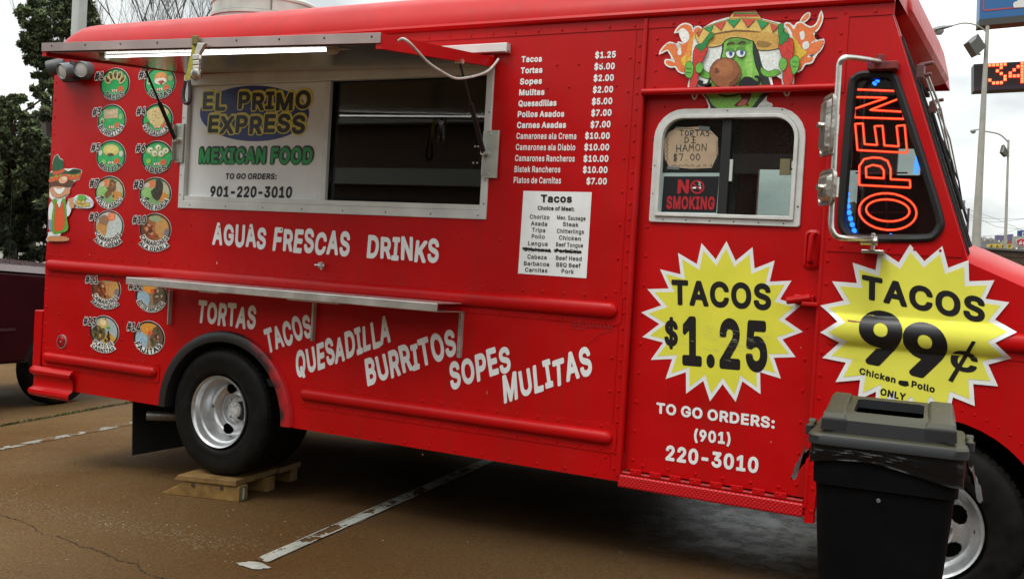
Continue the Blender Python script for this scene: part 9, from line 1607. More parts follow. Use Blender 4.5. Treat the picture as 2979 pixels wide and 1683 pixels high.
lo_ = [p + Vector((0, 0, -.03)) for p in opening]; mb.mesh(opening + lo_, [(i, (i + 1) % n_, n_ + (i + 1) % n_, n_ + i) for i in range(n_)])
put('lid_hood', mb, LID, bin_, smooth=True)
for a0_, a1_ in ((.075 * bw, .25 * bw), (.72 * bw, .925 * bw)):
    mb = MB(); q_ = lambda a, y, z: BP(a, y, z); vs0 = []
    pr_ = [(.026, zr + .02), (.026, zr + .060), (.042, zr + .074), (.12, zr + .090), (.28, zr + .110), (.36, zr + .108), (.40, zr + .085), (.41, zr + .03)]
    lft = [q_(a0_ + (.012 if j > 1 else 0), y, z) for j, (y, z) in enumerate(pr_)]; rgt = [q_(a1_ - (.012 if j > 1 else 0), y, z) for j, (y, z) in enumerate(pr_)]; m_ = len(pr_)
    mb.mesh(lft + rgt, [(j, j + 1, m_ + j + 1, m_ + j) for j in range(m_ - 1)] + [tuple(range(m_)), tuple(range(2 * m_ - 1, m_ - 1, -1))]); put('lid_ridge', mb, LID, bin_, bevel=.008, seg=3)
for a_ in (-.004, bw + .004):
    mb = MB(); mb.tube([BP(a_ - .012, .20, zr + .012), BP(a_ + .012, .20, zr + .012)], .017, 12); mb.tube([BP(a_, .20, zr + .012), BP(a_, .12, zr + .005)], .012, 8); mb.tube([BP(a_, .12, zr + .018), BP(a_, .12, zr - .015)], .014, 12)
    put('lid_clasp', mb, LID, bin_, bevel=.004)
# rubbish bag skirt pulled over the rim
BAG = mat('black_bag_film', (.004, .004, .0045), .24, 0, 0, 0, 0, spec=.35); random.seed(3)
mb = MB(); per = []; base = rrect(i_ - .006, i_ - .006, bw - i_ + .006, bd - i_ + .006, .04, 5); dense = []
for i in range(len(base)):
    a, b_ = base[i], base[(i + 1) % len(base)]; m_ = max(1, int(math.dist(a, b_) / .012))
    for j in range(m_): dense.append((a[0] + (b_[0] - a[0]) * j / m_, a[1] + (b_[1] - a[1]) * j / m_))
n_ = len(dense); lv = 12; vs = []; cx_, cy_ = bw / 2, bd / 2
for k in range(lv):
    t_ = k / (lv - 1)
    for i, (x, y) in enumerate(dense):
        wv_ = .0028 * math.sin(t_ * 30 + i * .05 + 2 * math.sin(i * .04)) + .0012 * math.sin(i * .5 + t_ * 5)
        d_ = Vector((x - cx_, y - cy_)).normalized() * (.004 + abs(wv_)); dep = .085 + .03 * math.sin(i * .045 + 1) + .015 * math.sin(i * .13)
        vs.append(BP(x + d_.x, y + d_.y, zr - .028 - dep * t_))
mb.mesh(vs, [(k * n_ + i, k * n_ + (i + 1) % n_, (k + 1) * n_ + (i + 1) % n_, (k + 1) * n_ + i) for k in range(lv - 1) for i in range(n_)]); put('bag_liner', mb, BAG, bin_, smooth=True)
for (a_, y_, s_) in ((-.03, .1, -1), (bw + .03, .12, 1)):
    mb = MB(); vs = []
    for i in range(7):
        for j in range(7):
            u, v = i / 6, j / 6; vs.append(BP(a_ + s_ * (-.02 + .035 * u + .01 * math.sin(v * 5)), y_ + .10 * v, zr - .07 - .11 * u * (1 - .3 * v) + .015 * math.sin(u * 7 + v * 9)))
    mb.mesh(vs, [(i * 7 + j, i * 7 + j + 1, i * 7 + j + 8, i * 7 + j + 7) for i in range(6) for j in range(6)]); put('bag_flap', mb, mat('grey_bag_film', (.035, .032, .03), .3), bin_, smooth=True)
mb = MB(); c_ = BP(bw * .475, i_ - .002, zr - .185); mb.lathe(c_, (by * 1), [(0, .0), (-.002, .004), (-.001, .006), (.003, .007)], 14); put('rivet_hole', mb, mat('silver_drop', (.12, .12, .12), .2), bin_, smooth=True)
for y_ in (.03,):
    mb = MB(); mb.tube([BP(.1, bd - .02, gb + .1), BP(.06, bd - .02, gb + .1)], .1, 20); put('bin_wheel', mb, RUB, bin_); mb = MB(); mb.tube([BP(bw - .1, bd - .02, gb + .1), BP(bw - .06, bd - .02, gb + .1)], .1, 20); put('bin_wheel', mb, RUB, bin_)
# ================================================================== BEHIND: PARKED CAR
random.seed(11)
MAR = mat('maroon_car_paint', (.032, .0022, .005), .35, 0, 3, .15, coat=.05, spec=.15)
CG = mat('dark_car_glass', (.01, .012, .012), .05)
CX, CY = -8.28, 6.56                          # front wheel nearest the viewer
zc = gz(CX, CY)
car = thing('parked_car', (CX - .9, CY - 1.5, zc), 'dark maroon sport utility car parked beyond the tail of the truck, its front wheel showing', 'car')
def cpt(s_, l, z): return (CX + .06 - s_, CY + l, zc + z)          # s: depth into the car from its near side, l: towards its nose
# near flank: outline with two arches
def car_side(name, s0, s1, m):
    mb = MB(); pts = [(-4.1, .42)]
    def ar(c, r=.44): return [(c + r * math.cos(PI - PI * i / 14), .36 + r * math.sin(PI * i / 14) * 1.0) for i in range(15)]
    pts = [(-4.15, .46)] + [(x, max(z, .44)) for x, z in ar(-2.75)] + [(x, max(z, .44)) for x, z in ar(0)] + [(.72, .44), (.86, .55), (.90, .85), (.80, 1.12), (.3, 1.19), (-.75, 1.245), (-4.0, 1.27), (-4.2, 1.2), (-4.25, .7)]
    vs, fs = plate2d(pts, [], .05); mb.mesh([cpt(s0 + .025 + c_, a, b_) for a, b_, c_ in vs], fs); put(name, mb, m, car, bevel=.02)
car_side('body_side', 0, .05, MAR); car_side('far_body_side', 1.80, 1.85, MAR)
mb = MB(); secs = []
for l, z, bulge in ((.90, .60, 0), (.92, .85, 0), (.84, 1.10, .0), (.70, 1.20, .02), (.3, 1.27, .03), (-.2, 1.31, .03), (-.78, 1.34, .03)):
    secs.append([cpt(.0 if k == 0 else (1.85 if k == 6 else .06 + (k - 1) * 1.73 / 4), l, z - (.08 if k in (0, 6) else (.02 if k in (1, 5) else 0)) + bulge * (1 if k in (2, 3, 4) else 0)) for k in range(7)])
mb.mesh([p for s_ in secs for p in s_], [(i * 7 + j, i * 7 + j + 1, i * 7 + j + 8, i * 7 + j + 7) for i in range(len(secs) - 1) for j in range(6)]); put('hood', mb, mat('rain_beaded_maroon', (.06, .016, .02), .22, 0, 60, .5, .6, 130, coat=.6), car, smooth=True)
mb = MB(); mb.hexa([cpt(.06, -.78, 1.32), cpt(.22, -1.5, 1.86), cpt(1.63, -1.5, 1.86), cpt(1.79, -.78, 1.32), cpt(.05, -.80, 1.30), cpt(.2, -1.55, 1.85), cpt(1.65, -1.55, 1.85), cpt(1.8, -.8, 1.30)]); put('windscreen', mb, CG, car)
mb = MB(); mb.hexa([cpt(.2, -1.5, 1.86), cpt(.2, -4.0, 1.86), cpt(1.65, -4.0, 1.86), cpt(1.65, -1.5, 1.86), cpt(.25, -1.6, 1.9), cpt(.25, -3.95, 1.9), cpt(1.6, -3.95, 1.9), cpt(1.6, -1.6, 1.9)]); put('car_roof', mb, MAR, car, bevel=.03)
mb = MB(); mb.hexa([cpt(.03, -.95, 1.27), cpt(.03, -4.0, 1.29), cpt(.08, -4.0, 1.29), cpt(.08, -.95, 1.27), cpt(.2, -1.55, 1.85), cpt(.2, -4.0, 1.85), cpt(.25, -4.0, 1.85), cpt(.25, -1.55, 1.85)]); put('side_window', mb, CG, car)
mb = MB(); mb.box((CX - 1.7, CY - 4.1, zc + .42), (CX, CY + .7, zc + .6)); mb.box((CX - 1.7, CY - 3.9, zc + .6), (CX - .0, CY - 1.0, zc + 1.2)); put('underside', mb, UNDER, car)
mb = MB(); mb.box((CX + .058, CY - 2.3, zc + .72), (CX + .068, CY - .55, zc + .745)); put('side_moulding', mb, mat('maroon_trim', (.06, .02, .022), .3), car)
mb = MB(); mb.box((CX + .056, CY - 1.02, zc + .5), (CX + .0615, CY - 1.012, zc + 1.24)); put('door_seam', mb, DARK, car)
mb = MB(); mb.box((CX + .06, CY - 1.40, zc + .86), (CX + .066, CY - 1.26, zc + .90)); put('badge', mb, CHROME, car)
mb = MB(); a = cpt(.12, -.55, 1.29); mb.lathe(a, 'Z', [(0, .02), (.02, .014), (.05, .004), (.06, 0)], 10); mb.tube([a, (a[0] + .01, a[1] - .01, a[2] + .75)], .0025, 6); put('antenna', mb, BLK, car, smooth=True)
for l in (0, -2.75):
    for s_ in (.04, 1.62):
        m2 = MB(); m2.lathe(cpt(s_ , l, .36), (-1, 0, 0), [(0, .21), (0, .33), (.02, .355), (.06, .362), (.18, .362), (.2, .34), (.2, .2)], 36); w_ = put('car_wheel', m2, TYRE, car, smooth=True)
        m2 = MB(); m2.lathe(cpt(s_ + .01, l, .36), (-1, 0, 0), [(.0, .21), (.02, .2), (.03, .06), (.02, 0)], 24); put('hubcap', m2, mat('grey_hubcap', (.2, .2, .2), .4, .6), w_, smooth=True)

# ================================================================== LEFT: POST, WALL, TREES
pz = far(230, 60, 13.2)
zb_ = gz(pz.x, pz.y)
mb = MB(); mb.box((pz.x - .07, pz.y - .07, zb_), (pz.x + .07, pz.y + .07, 9)); mbp = put('sign_post', mb, CONC, bevel=.02)
tag(mbp, 'tall square pale grey steel post rising behind the tail of the truck', 'post')
mb = MB(); P = far(100, 740, 22); zb_ = gz(P.x, P.y); mb.box((P.x - 9, P.y - .1, zb_), (P.x + 6, P.y + .1, 1.98)); lw = put('garden_wall', mb, mat('pale_render', (.40, .40, .37), .8, 0, 2, .25), label='low pale rendered wall under the dark evergreen trees', cat='wall')

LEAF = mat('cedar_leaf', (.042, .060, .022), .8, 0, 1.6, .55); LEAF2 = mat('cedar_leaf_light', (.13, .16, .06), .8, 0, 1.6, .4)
BARK = mat('dark_bark', (.045, .035, .028), .9, 0, 9, .4)
SKYB = None
def foliage(name, blobs, depth, spread, parent, n_per=260, leaf=.085, mats=(LEAF, LEAF2), hang=.0):
    mb = MB()
    for (px, py, rp) in blobs:
        d_ = depth + random.uniform(-spread, spread); C_ = far(px, py, d_); R_ = rp / FOC * d_
        # several sub-clumps per blob
        subs = [(C_ + Vector((random.gauss(0, .55), random.gauss(0, .55), random.gauss(0, .5))) * R_, R_ * random.uniform(.22, .5)) for _ in range(9)]
        for (c_, r_) in subs:
            for _ in range(int(n_per / 9)):
                v = Vector((random.gauss(0, 1), random.gauss(0, 1), random.gauss(0, .8))).normalized() * r_ * random.uniform(.35, 1.05)
                p = c_ + v; p.z -= random.random() * hang
                s_ = leaf * random.uniform(.5, 1.3); n_ = Vector((random.gauss(0, 1), random.gauss(0, 1), random.gauss(0, 1))).normalized(); u = n_.orthogonal().normalized(); w = n_.cross(u)
                a = random.uniform(0, 6.28); e1 = (u * math.cos(a) + w * math.sin(a)) * s_; e2 = (w * math.cos(a) - u * math.sin(a)) * s_ * .38
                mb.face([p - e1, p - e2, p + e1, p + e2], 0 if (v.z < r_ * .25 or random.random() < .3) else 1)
    return put(name, mb, list(mats), parent, fixn=False, kind=None)
def tree(name, label, base_px, depth, trunk_px, blobs, spread=1.6, n_per=420, leaf=.085, mats=(LEAF, LEAF2), group=None, rt=.09):
    bx = far(base_px, 760, depth); zb = gz(bx.x, bx.y); t_ = thing(name, (bx.x, bx.y, zb), label, 'tree', group)
    pts = [Vector((bx.x, bx.y, zb))] + [far(x, y, depth + .7) for x, y in trunk_px]
    mb = MB(); mb.tube(smooth_loop([tuple(p) for p in pts], 4, False), [max(.02, rt * (1 - i / (4 * (len(pts) - 1) + 1))) for i in range(4 * (len(pts) - 1) + 1)], 8); put('trunk', mb, BARK, t_, smooth=True)
    mb = MB()
    for (px, py, rp) in blobs:
        tgt = far(px, py, depth + random.uniform(-.5, .5)); k = min(pts, key=lambda q_: (q_ - tgt).length + (0 if q_.z < tgt.z else .8)); m_ = k.lerp(tgt, .5) + Vector((0, 0, .12))
        mb.tube([k, m_, tgt], [rt * .3, rt * .18, .012], 5)
    put('limbs', mb, BARK, t_, smooth=True)
    foliage('crown', blobs, depth, spread, t_, n_per, leaf, mats); return t_
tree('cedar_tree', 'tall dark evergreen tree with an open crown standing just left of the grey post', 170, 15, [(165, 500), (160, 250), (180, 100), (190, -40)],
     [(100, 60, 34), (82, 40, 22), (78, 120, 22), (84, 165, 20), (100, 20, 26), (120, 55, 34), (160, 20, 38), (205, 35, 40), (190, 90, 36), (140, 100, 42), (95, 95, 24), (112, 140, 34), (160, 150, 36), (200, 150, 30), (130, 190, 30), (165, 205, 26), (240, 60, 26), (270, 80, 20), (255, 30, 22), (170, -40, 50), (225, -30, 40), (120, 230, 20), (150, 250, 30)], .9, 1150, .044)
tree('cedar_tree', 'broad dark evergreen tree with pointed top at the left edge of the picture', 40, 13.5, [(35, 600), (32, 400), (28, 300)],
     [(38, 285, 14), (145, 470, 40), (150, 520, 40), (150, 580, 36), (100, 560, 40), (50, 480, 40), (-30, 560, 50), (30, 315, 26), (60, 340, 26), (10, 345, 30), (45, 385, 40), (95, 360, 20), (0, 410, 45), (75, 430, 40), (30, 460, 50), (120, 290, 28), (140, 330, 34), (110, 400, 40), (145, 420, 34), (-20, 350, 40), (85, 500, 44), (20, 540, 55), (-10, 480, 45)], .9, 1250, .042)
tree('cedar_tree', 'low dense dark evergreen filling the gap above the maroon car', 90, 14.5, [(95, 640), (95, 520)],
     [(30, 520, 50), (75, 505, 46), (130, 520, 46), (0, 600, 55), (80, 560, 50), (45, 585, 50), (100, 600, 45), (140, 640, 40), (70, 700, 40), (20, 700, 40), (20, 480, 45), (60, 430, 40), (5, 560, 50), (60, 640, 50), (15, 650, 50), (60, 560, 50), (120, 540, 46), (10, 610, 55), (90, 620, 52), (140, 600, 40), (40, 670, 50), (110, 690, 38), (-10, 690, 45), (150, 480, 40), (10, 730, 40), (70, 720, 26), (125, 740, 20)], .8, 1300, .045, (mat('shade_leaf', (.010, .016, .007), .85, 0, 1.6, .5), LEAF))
# bare winter trees
def bare(label, base, depth, seed, hgt, lean=0, levels=5, spread_a=.3):
    random.seed(seed); b_ = far(base, 300, depth); zb = gz(b_.x, b_.y); t_ = thing('bare_tree', (b_.x, b_.y, zb), label, 'tree'); tr_ = MB(); br = MB()
    def grow(p, d_, l, r, lv, mb):
        pts = [p]; rs = [r]; n_ = 4
        for i in range(n_):
            d_ = (d_ + Vector((random.gauss(0, .13), random.gauss(0, .13), random.gauss(0, .06) + .03))).normalized(); p = p + d_ * l / n_; pts.append(p); rs.append(r * (1 - .45 * (i + 1) / n_))
        mb.tube(pts, rs, 5 if lv > 3 else 4, cap=False)
        if lv <= 0: return
        for i in range(3 if lv > 2 else 4):
            k = random.randint(2, n_); q_ = pts[k]; a = random.uniform(0, 6.28); s_ = random.uniform(.3, .3 + spread_a); nd = (d_ + Vector((math.cos(a) * s_, math.sin(a) * s_, random.uniform(.0, .35)))).normalized(); grow(q_, nd, l * random.uniform(.55, .85), rs[k] * .62, lv - 1, br)
    grow(Vector((b_.x, b_.y, zb)), Vector((lean, 0, 1)).normalized(), hgt, .13, levels, tr_)
    put('trunk', tr_, BARK, t_, smooth=True); put('twigs', br, mat('twig_bark', (.06, .05, .04), .9), t_, smooth=True, fixn=False)
bare('bare winter tree nearest the grey post with fine drooping twigs over the truck roof', 320, 21, 5, 3.3, .02)
bare('slender bare tree between two others behind the truck roof', 385, 19, 21, 3.2, .0)
bare('bare tree with thin twigs left of the round roof fan', 440, 19, 9, 3.4, .02)
bare('rightmost bare tree behind the awning corner of the truck roof', 500, 22, 14, 3.6, .0)

random.seed(8)
mb = MB()  # unseen leaf row added to block the sky reflected under the truck
for i in range(11000):
    x, y, z = random.uniform(-9.5, -3.1), 9.6 + random.uniform(-.55, .55), random.uniform(.0, 2.25)
    n_ = Vector((random.gauss(0, 1), random.gauss(0, 1), random.gauss(0, 1))).normalized(); u = n_.orthogonal() * .042; w = n_.cross(u); p = Vector((x, y, z + gz(x, y))); mb.face([p - u, p - w * .5, p + u, p + w * .5])
mb.box((-9.4, 9.35, 0), (-3.2, 9.85, 2.05), 1)
put('unseen_hedge', mb, [LEAF, BARK], kind='stuff', fixn=False, label='unseen dark leafy row added beyond the truck to darken the ground reflections', cat='unseen_hedge')
bare('thin bare tree with many fine twigs just left of the middle bare tree', 350, 23, 31, 3.5, .0)
bare('bare tree half hidden by the round fan behind the truck roof', 470, 20, 44, 3.4, -.02)
# ================================================================== RIGHT: WALL, LAMPS, SIGNS
random.seed(5)
wl = far(2760, 722, 13.0); wr = far(3300, 735, 13.0)
BEIGE = mat('beige_cladding', (.42, .38, .28), .75, 0, 3, .15); BOARD = mat('weathered_brown_board', (.050, .030, .018), .75, 0, 6, .5, .5, 20, dist=.01); CAPM = mat('grey_cap_flashing', (.12, .12, .11), .5, .3)
dv = (wr - wl); dv.z = 0; L_ = dv.length; dv.normalize(); nv = Vector((-dv.y, dv.x, 0)); zt = 2.03
shed = thing('low_building', tuple(Vector((wl.x, wl.y, 0))), 'low beige clad building with a dark brown timber fascia right of the truck hood', 'building')
def wb(name, s0, s1, d0, d1, z0, z1, m, **kw):
    mb = MB(); q_ = lambda s_, d_, z: Vector((wl.x, wl.y, 0)) + dv * s_ + nv * d_ + Vector((0, 0, z)); mb.hexa([q_(s0, d0, z0), q_(s1, d0, z0), q_(s1, d1, z0), q_(s0, d1, z0), q_(s0, d0, z1), q_(s1, d0, z1), q_(s1, d1, z1), q_(s0, d1, z1)]); return put(name, mb, m, shed, **kw)
s0_, s1_ = -1.0, L_
wb('wall', s0_, s1_, .06, 3.0, -.1, zt - .2, BEIGE)
for k in range(7): wb('cladding_board', s0_, s1_, .02 + .004 * (k % 2), .058, .05 + k * .25, .05 + k * .25 + .243, BEIGE, bevel=.004)
wb('fascia_board', s0_, s1_, -.02, .055, zt - .205, zt - .115, BOARD, bevel=.006); wb('fascia_board', s0_, s1_, -.026, .055, zt - .11, zt - .035, BOARD, bevel=.006)
wb('cap_flashing', s0_, s1_, -.05, 3.0, zt - .03, zt, CAPM, bevel=.004)
POLE = mat('galvanised_lamp_pole', (.33, .32, .28), .55, .2, 4, .15); HEAD = mat('lamp_head_grey', (.20, .22, .22), .45, .2)
def lamp(label, depth, bot, top, arm, head, flood, wb_, wt_, lb):
    B_ = far(*bot, depth); T_ = far(*top, depth); base = Vector((B_.x, B_.y, gz(B_.x, B_.y))); dirn = (B_ - T_); base = T_ + dirn * ((T_.z - base.z) / (T_.z - B_.z))
    t_ = thing('street_lamp', tuple(base), label, 'street lamp'); k = depth / FOC
    mb = MB(); mb.tube([base, B_, T_], [wb_ * k / 2 * 1.1, wb_ * k / 2, wt_ * k / 2], 14); put('pole', mb, POLE, t_, smooth=True)
    mb = MB(); pts = smooth_loop([tuple(far(x, y, depth)) for x, y in arm], 4, False); mb.tube(pts, 2.2 * k, 8); put('arm', mb, POLE, t_, smooth=True)
    hx0, hy0, hx1, hy1 = head; a = far(hx1, hy0, depth); b_ = far(hx0, (hy0 + hy1) / 2 - (hy1 - hy0) * .1, depth); ax = (b_ - a).normalized(); ln_ = (b_ - a).length; hr_ = (hy1 - hy0) * k * .5
    mb = MB(); n_ = 12; st = [(-.02, .25), (.1, .42), (.35, .62), (.6, .95), (.85, 1.0), (.97, .8), (1.0, .35)]; vs = []
    sd = ax.cross(Vector((0, 0, 1))).normalized()
    for f_, r_ in st:
        for j in range(n_):
            an = 2 * PI * j / n_; vs.append(a + ax * ln_ * f_ + sd * math.cos(an) * hr_ * r_ * 1.1 + Vector((0, 0, 1)) * (math.sin(an) * hr_ * r_ * (.6 if math.sin(an) > 0 else .35)))
    mb.mesh(vs, [(i * n_ + j, i * n_ + (j + 1) % n_, (i + 1) * n_ + (j + 1) % n_, (i + 1) * n_ + j) for i in range(len(st) - 1) for j in range(n_)] + [tuple(range(n_)), tuple(range((len(st) - 1) * n_, len(st) * n_))]); hd = put('lamp_head', mb, HEAD, t_, smooth=True)
    mb = MB(); c_ = a + ax * ln_ * .70 - Vector((0, 0, hr_ * .25)); mb.lathe(c_, 'Z', [(0, hr_ * .9), (-hr_ * .35, hr_ * .82), (-hr_ * .75, hr_ * .5), (-hr_ * .85, 0)], 16); put('glass_bowl', mb, mat('cloudy_lamp_glass', (.32, .34, .33), .15), hd, smooth=True)
    fp = [far(x, y, depth) for x, y in flood]; back = FWD * (hr_ * 2.2) + RGT * .0
    mb = MB(); mb.hexa([fp[0] - back * .5, fp[1] - back * .5, fp[1] + back * .5, fp[0] + back * .5, fp[3] - back * .5, fp[2] - back * .5, fp[2] + back * .5, fp[3] + back * .5]); fl = put('floodlight', mb, mat('flood_housing', (.075, .072, .065), .5), t_, bevel=k * 1.0)
    a_, b2 = fp[0], fp[3]; ins = lambda u, v: fp[0].lerp(fp[3], u).lerp(fp[1].lerp(fp[2], u), v)
    mb = MB(); mb.face([ins(.06, .0) - back * .51, ins(.06, .16) - back * .52, ins(.62, .16) - back * .52, ins(.9, .0) - back * .51]); put('flood_glass', mb, mat('flood_pane', (.36, .37, .36), .1), fl)
    mb = MB(); m_ = fp[1].lerp(fp[2], .3); mb.tube([m_, Vector((m_.x, m_.y, m_.z)) + RGT * (10 * k)], 2.4 * k, 8); put('flood_bracket', mb, HEAD, fl)
    return t_
lamp('nearer tall grey street lamp with one curved arm and a square floodlight', 21, (2840, 700), (2873, 76), [(2868, 92), (2852, 80), (2828, 70), (2800, 68), (2768, 76)], (2715, 76, 2772, 108), [(2809, 127), (2834, 166), (2862, 140), (2838, 102)], 25, 10, .1)
lamp('farther and shorter street lamp seen low behind the first one', 42, (2925, 700), (2934, 407), [(2932, 412), (2918, 398), (2900, 388), (2866, 382)], (2824, 376, 2850, 392), [(2911, 444), (2924, 457), (2931, 443), (2917, 421)], 9, 6, .1)
# utility pole and lamp, leaning
d_ = 62; t_ = thing('utility_pole', tuple(far(2812, 740, d_)), 'leaning dark wooden utility pole with a small lamp beside the windscreen', 'utility pole'); k = d_ / FOC
mb = MB(); mb.tube([far(2810, 742, d_), far(2818, 606, d_)], [4.2 * k, 3.2 * k], 10); put('pole', mb, mat('dark_pole_wood', (.05, .04, .035), .8), t_, smooth=True)
mb = MB(); mb.tube(smooth_loop([tuple(far(x, y, d_)) for x, y in ((2815, 612), (2808, 604), (2806, 596), (2807, 590))], 4, False), 1.2 * k, 6); put('arm', mb, HEAD, t_, smooth=True)
mb = MB(); a, b_ = far(2791, 595, d_), far(2809, 582, d_); mb.hexa([a, far(2808, 596, d_), far(2808, 596, d_) + FWD * .3, a + FWD * .3, far(2792, 583, d_), b_, b_ + FWD * .3, far(2792, 583, d_) + FWD * .3]); put('lamp_box', mb, HEAD, t_, bevel=.02)
# overhead wires
for i, (ya, yb, yc) in enumerate(((622, 660, 672), (640, 646, 632), (690, 684, 650), (632, 636, 636), (609, 637, 690))):
    mb = MB(); mb.tube([far(2818, ya, 62), far(2900, yb, 70), far(3200, yc + (yc - yb) * 1.5, 84)], .012, 5, cap=True); w_ = put('overhead_wire', mb, mat('wire_grey', (.16, .16, .15), .6), label=['highest overhead wire leaving the leaning pole', 'nearly level overhead wire below the highest', 'lowest overhead wire rising to the right', 'overhead wire just under the lamp of the leaning pole', 'steep overhead wire sloping down to the right'][i], cat='wire')

def signbox(name, label, cat, px, depth, thick, m, m2=None, post=None, post_w=.12):
    """box sign facing the viewer's side; px = TL,TR,BR,BL"""
    P_ = [far(x, y, d_) for (x, y, d_) in px]; c_ = sum(P_, Vector()) / 4; t_ = thing(name, (c_.x, c_.y, gz(c_.x, c_.y)), label, cat)
    n_ = (P_[1] - P_[0]).cross(P_[3] - P_[0]).normalized()
    if n_.dot(FWD) < 0: n_ = -n_
    mb = MB(); b_ = n_ * thick; mb.hexa([P_[3], P_[2], P_[2] + b_, P_[3] + b_, P_[0], P_[1], P_[1] + b_, P_[0] + b_]); put('sign_box', mb, m, t_)
    if post:
        for q_ in post:
            top = far(q_[0], q_[1], depth) + n_ * thick * .5; mb = MB(); mb.tube([top, Vector((top.x, top.y, gz(top.x, top.y) - .5))], post_w, 8); put('post', mb, POLE, t_, smooth=True)
    return t_, P_, n_
def onsign(P_, n_, u, v, l): return P_[0].lerp(P_[1], u).lerp(P_[3].lerp(P_[2], u), v) - n_ * l
# LED temperature sign
d_ = 27
t_, P_, n_ = signbox('led_sign', 'black electronic sign with red dot digits 34 behind the street lamp', 'electronic sign', [(2833, 187, d_), (3090, 173, d_ - .6), (3090, 253, d_ - .6), (2833, 265, d_)], d_, .5, mat('black_sign_case', (.010, .008, .008), .5), post=[(3060, 250)], post_w=.18)
mb = MB(); LEDR = mat('red_sign_led', (.9, .1, .05), .4, emit=(1, .05, .02), estr=2.6); LEDC = mat('orange_led_core', (1, .3, .1), .4, emit=(1, .22, .06), estr=2.6)
D5 = {'3': ['11111', '00010', '00100', '00010', '00001', '10001', '01110'], '4': ['00010', '00110', '01010', '10010', '11111', '00010', '00010']}
for ch, x0, x1 in (('3', 2880, 2925), ('4', 2940, 2986)):
    for r_, rowt in enumerate(D5[ch]):
        for c_, bit in enumerate(rowt):
            if bit == '1':
                px_ = x0 + (x1 - x0) * c_ / 4; py_ = 191 + r_ * 8.8 - .055 * (px_ - 2880)
                u = (px_ - 2833) / 257; v = (py_ - (187 - 14 * u)) / 79
                for du in (-.0065, .0065):
                    for dv_ in (-.021, .021):
                        q0 = onsign(P_, n_, u + du, v + dv_, .03); mb.box((q0.x - .022, q0.y - .03, q0.z - .022), (q0.x + .022, q0.y, q0.z + .022), 0); mb.box((q0.x - .010, q0.y - .034, q0.z - .010), (q0.x + .010, q0.y - .0301, q0.z + .010), 1)
put('led_digits', mb, [LEDR, LEDC], t_, kind='stuff', fixn=False)
mb = MB(); mb.hexa([P_[3] - n_ * .04 + Vector((0, 0, .0)), P_[2] - n_ * .04, P_[2], P_[3], P_[3] - n_ * .04 + Vector((0, 0, .10)), P_[2] - n_ * .04 + Vector((0, 0, .10)), P_[2] + Vector((0, 0, .1)), P_[3] + Vector((0, 0, .1))]); put('lower_rail', mb, mat('purple_black_trim', (.03, .012, .025), .5), t_)
# blue sign
d_ = 25
t_, P_, n_ = signbox('blue_sign', 'corner of a large blue sign with a red inner border at the top right', 'sign', [(2855, -190, d_), (3160, -205, d_ - .6), (3160, 28, d_ - .6), (2849, 57, d_)], d_, .45, mat('sign_blue', (.010, .10, .28), .4), post=[(3100, 30)], post_w=.18)
mb = MB(); inner = [(.035, .03), (.965, .03), (.965, .90), (.035, .90)]; wv_ = .014
for a, b_ in zip(inner, inner[1:] + inner[:1]):
    du, dv_ = (wv_, 0) if abs(a[0] - b_[0]) < .01 else (0, wv_ * 1.2)
    mb.face([onsign(P_, n_, a[0] - du / 2, a[1] - dv_ / 2, .012), onsign(P_, n_, b_[0] - du / 2, b_[1] - dv_ / 2, .012), onsign(P_, n_, b_[0] + du / 2, b_[1] + dv_ / 2, .012), onsign(P_, n_, a[0] + du / 2, a[1] + dv_ / 2, .012)])
put('red_border', mb, mat('sign_red', (.35, .05, .07), .4), t_, fixn=False)
mb = MB(); fx = lambda x, y: onsign(P_, n_, (x - 2849) / 311, (y + 190 + (x - 2849) * .05) / 247, .016)
mb.face([fx(x, y) for x, y in smooth_loop([(2950, 12), (2962, 6), (2968, -10), (2970, -90), (2995, -90), (2998, 5), (3010, 10), (3012, 24), (2960, 27), (2949, 24)], 3)]); put('lettering', mb, mat('sign_white', (.62, .63, .60), .4), t_, fixn=False)
mb = MB(); mb.hexa([P_[3] - n_ * .02 + Vector((0, 0, -.16)), P_[2] - n_ * .02 + Vector((0, 0, -.16)), P_[2] + n_ * .47 + Vector((0, 0, -.16)), P_[3] + n_ * .47 + Vector((0, 0, -.16)), P_[3] - n_ * .02, P_[2] - n_ * .02, P_[2] + n_ * .47, P_[3] + n_ * .47]); put('sign_base', mb, mat('dark_sign_base', (.045, .045, .042), .6), t_)
# far signs along the road
def farsign(name, label, x0, y0, x1, y1, d_, m, text=None, tm=None, tq=None, postx=None):
    t_, P_, n_ = signbox(name, label, 'sign', [(x0, y0, d_), (x1, y0 - .5, d_), (x1, y1 - .5, d_), (x0, y1, d_)], d_, .5, m, post=[((postx or (x0 + x1) / 2), y1 - 2)], post_w=.25)
    if text:
        mb = MB(); g_ = lambda x, y: onsign(P_, n_, (x - x0) / (x1 - x0), (y - y0) / (y1 - y0), .06)
        tline(mb, text, *tq, .045, pf=g_); put('lettering', mb, tm, t_, fixn=False)
    return t_, P_, n_
SY = mat('sign_yellow', (.55, .42, .05), .5); SB = mat('sign_blackprint', (.02, .02, .02), .5); SP = mat('sign_purple', (.13, .11, .22), .5); SDB = mat('sign_deep_blue', (.02, .05, .20), .5); SW = MATS.get('sign_white'); SR = mat('sign_bright_red', (.40, .03, .05), .5)
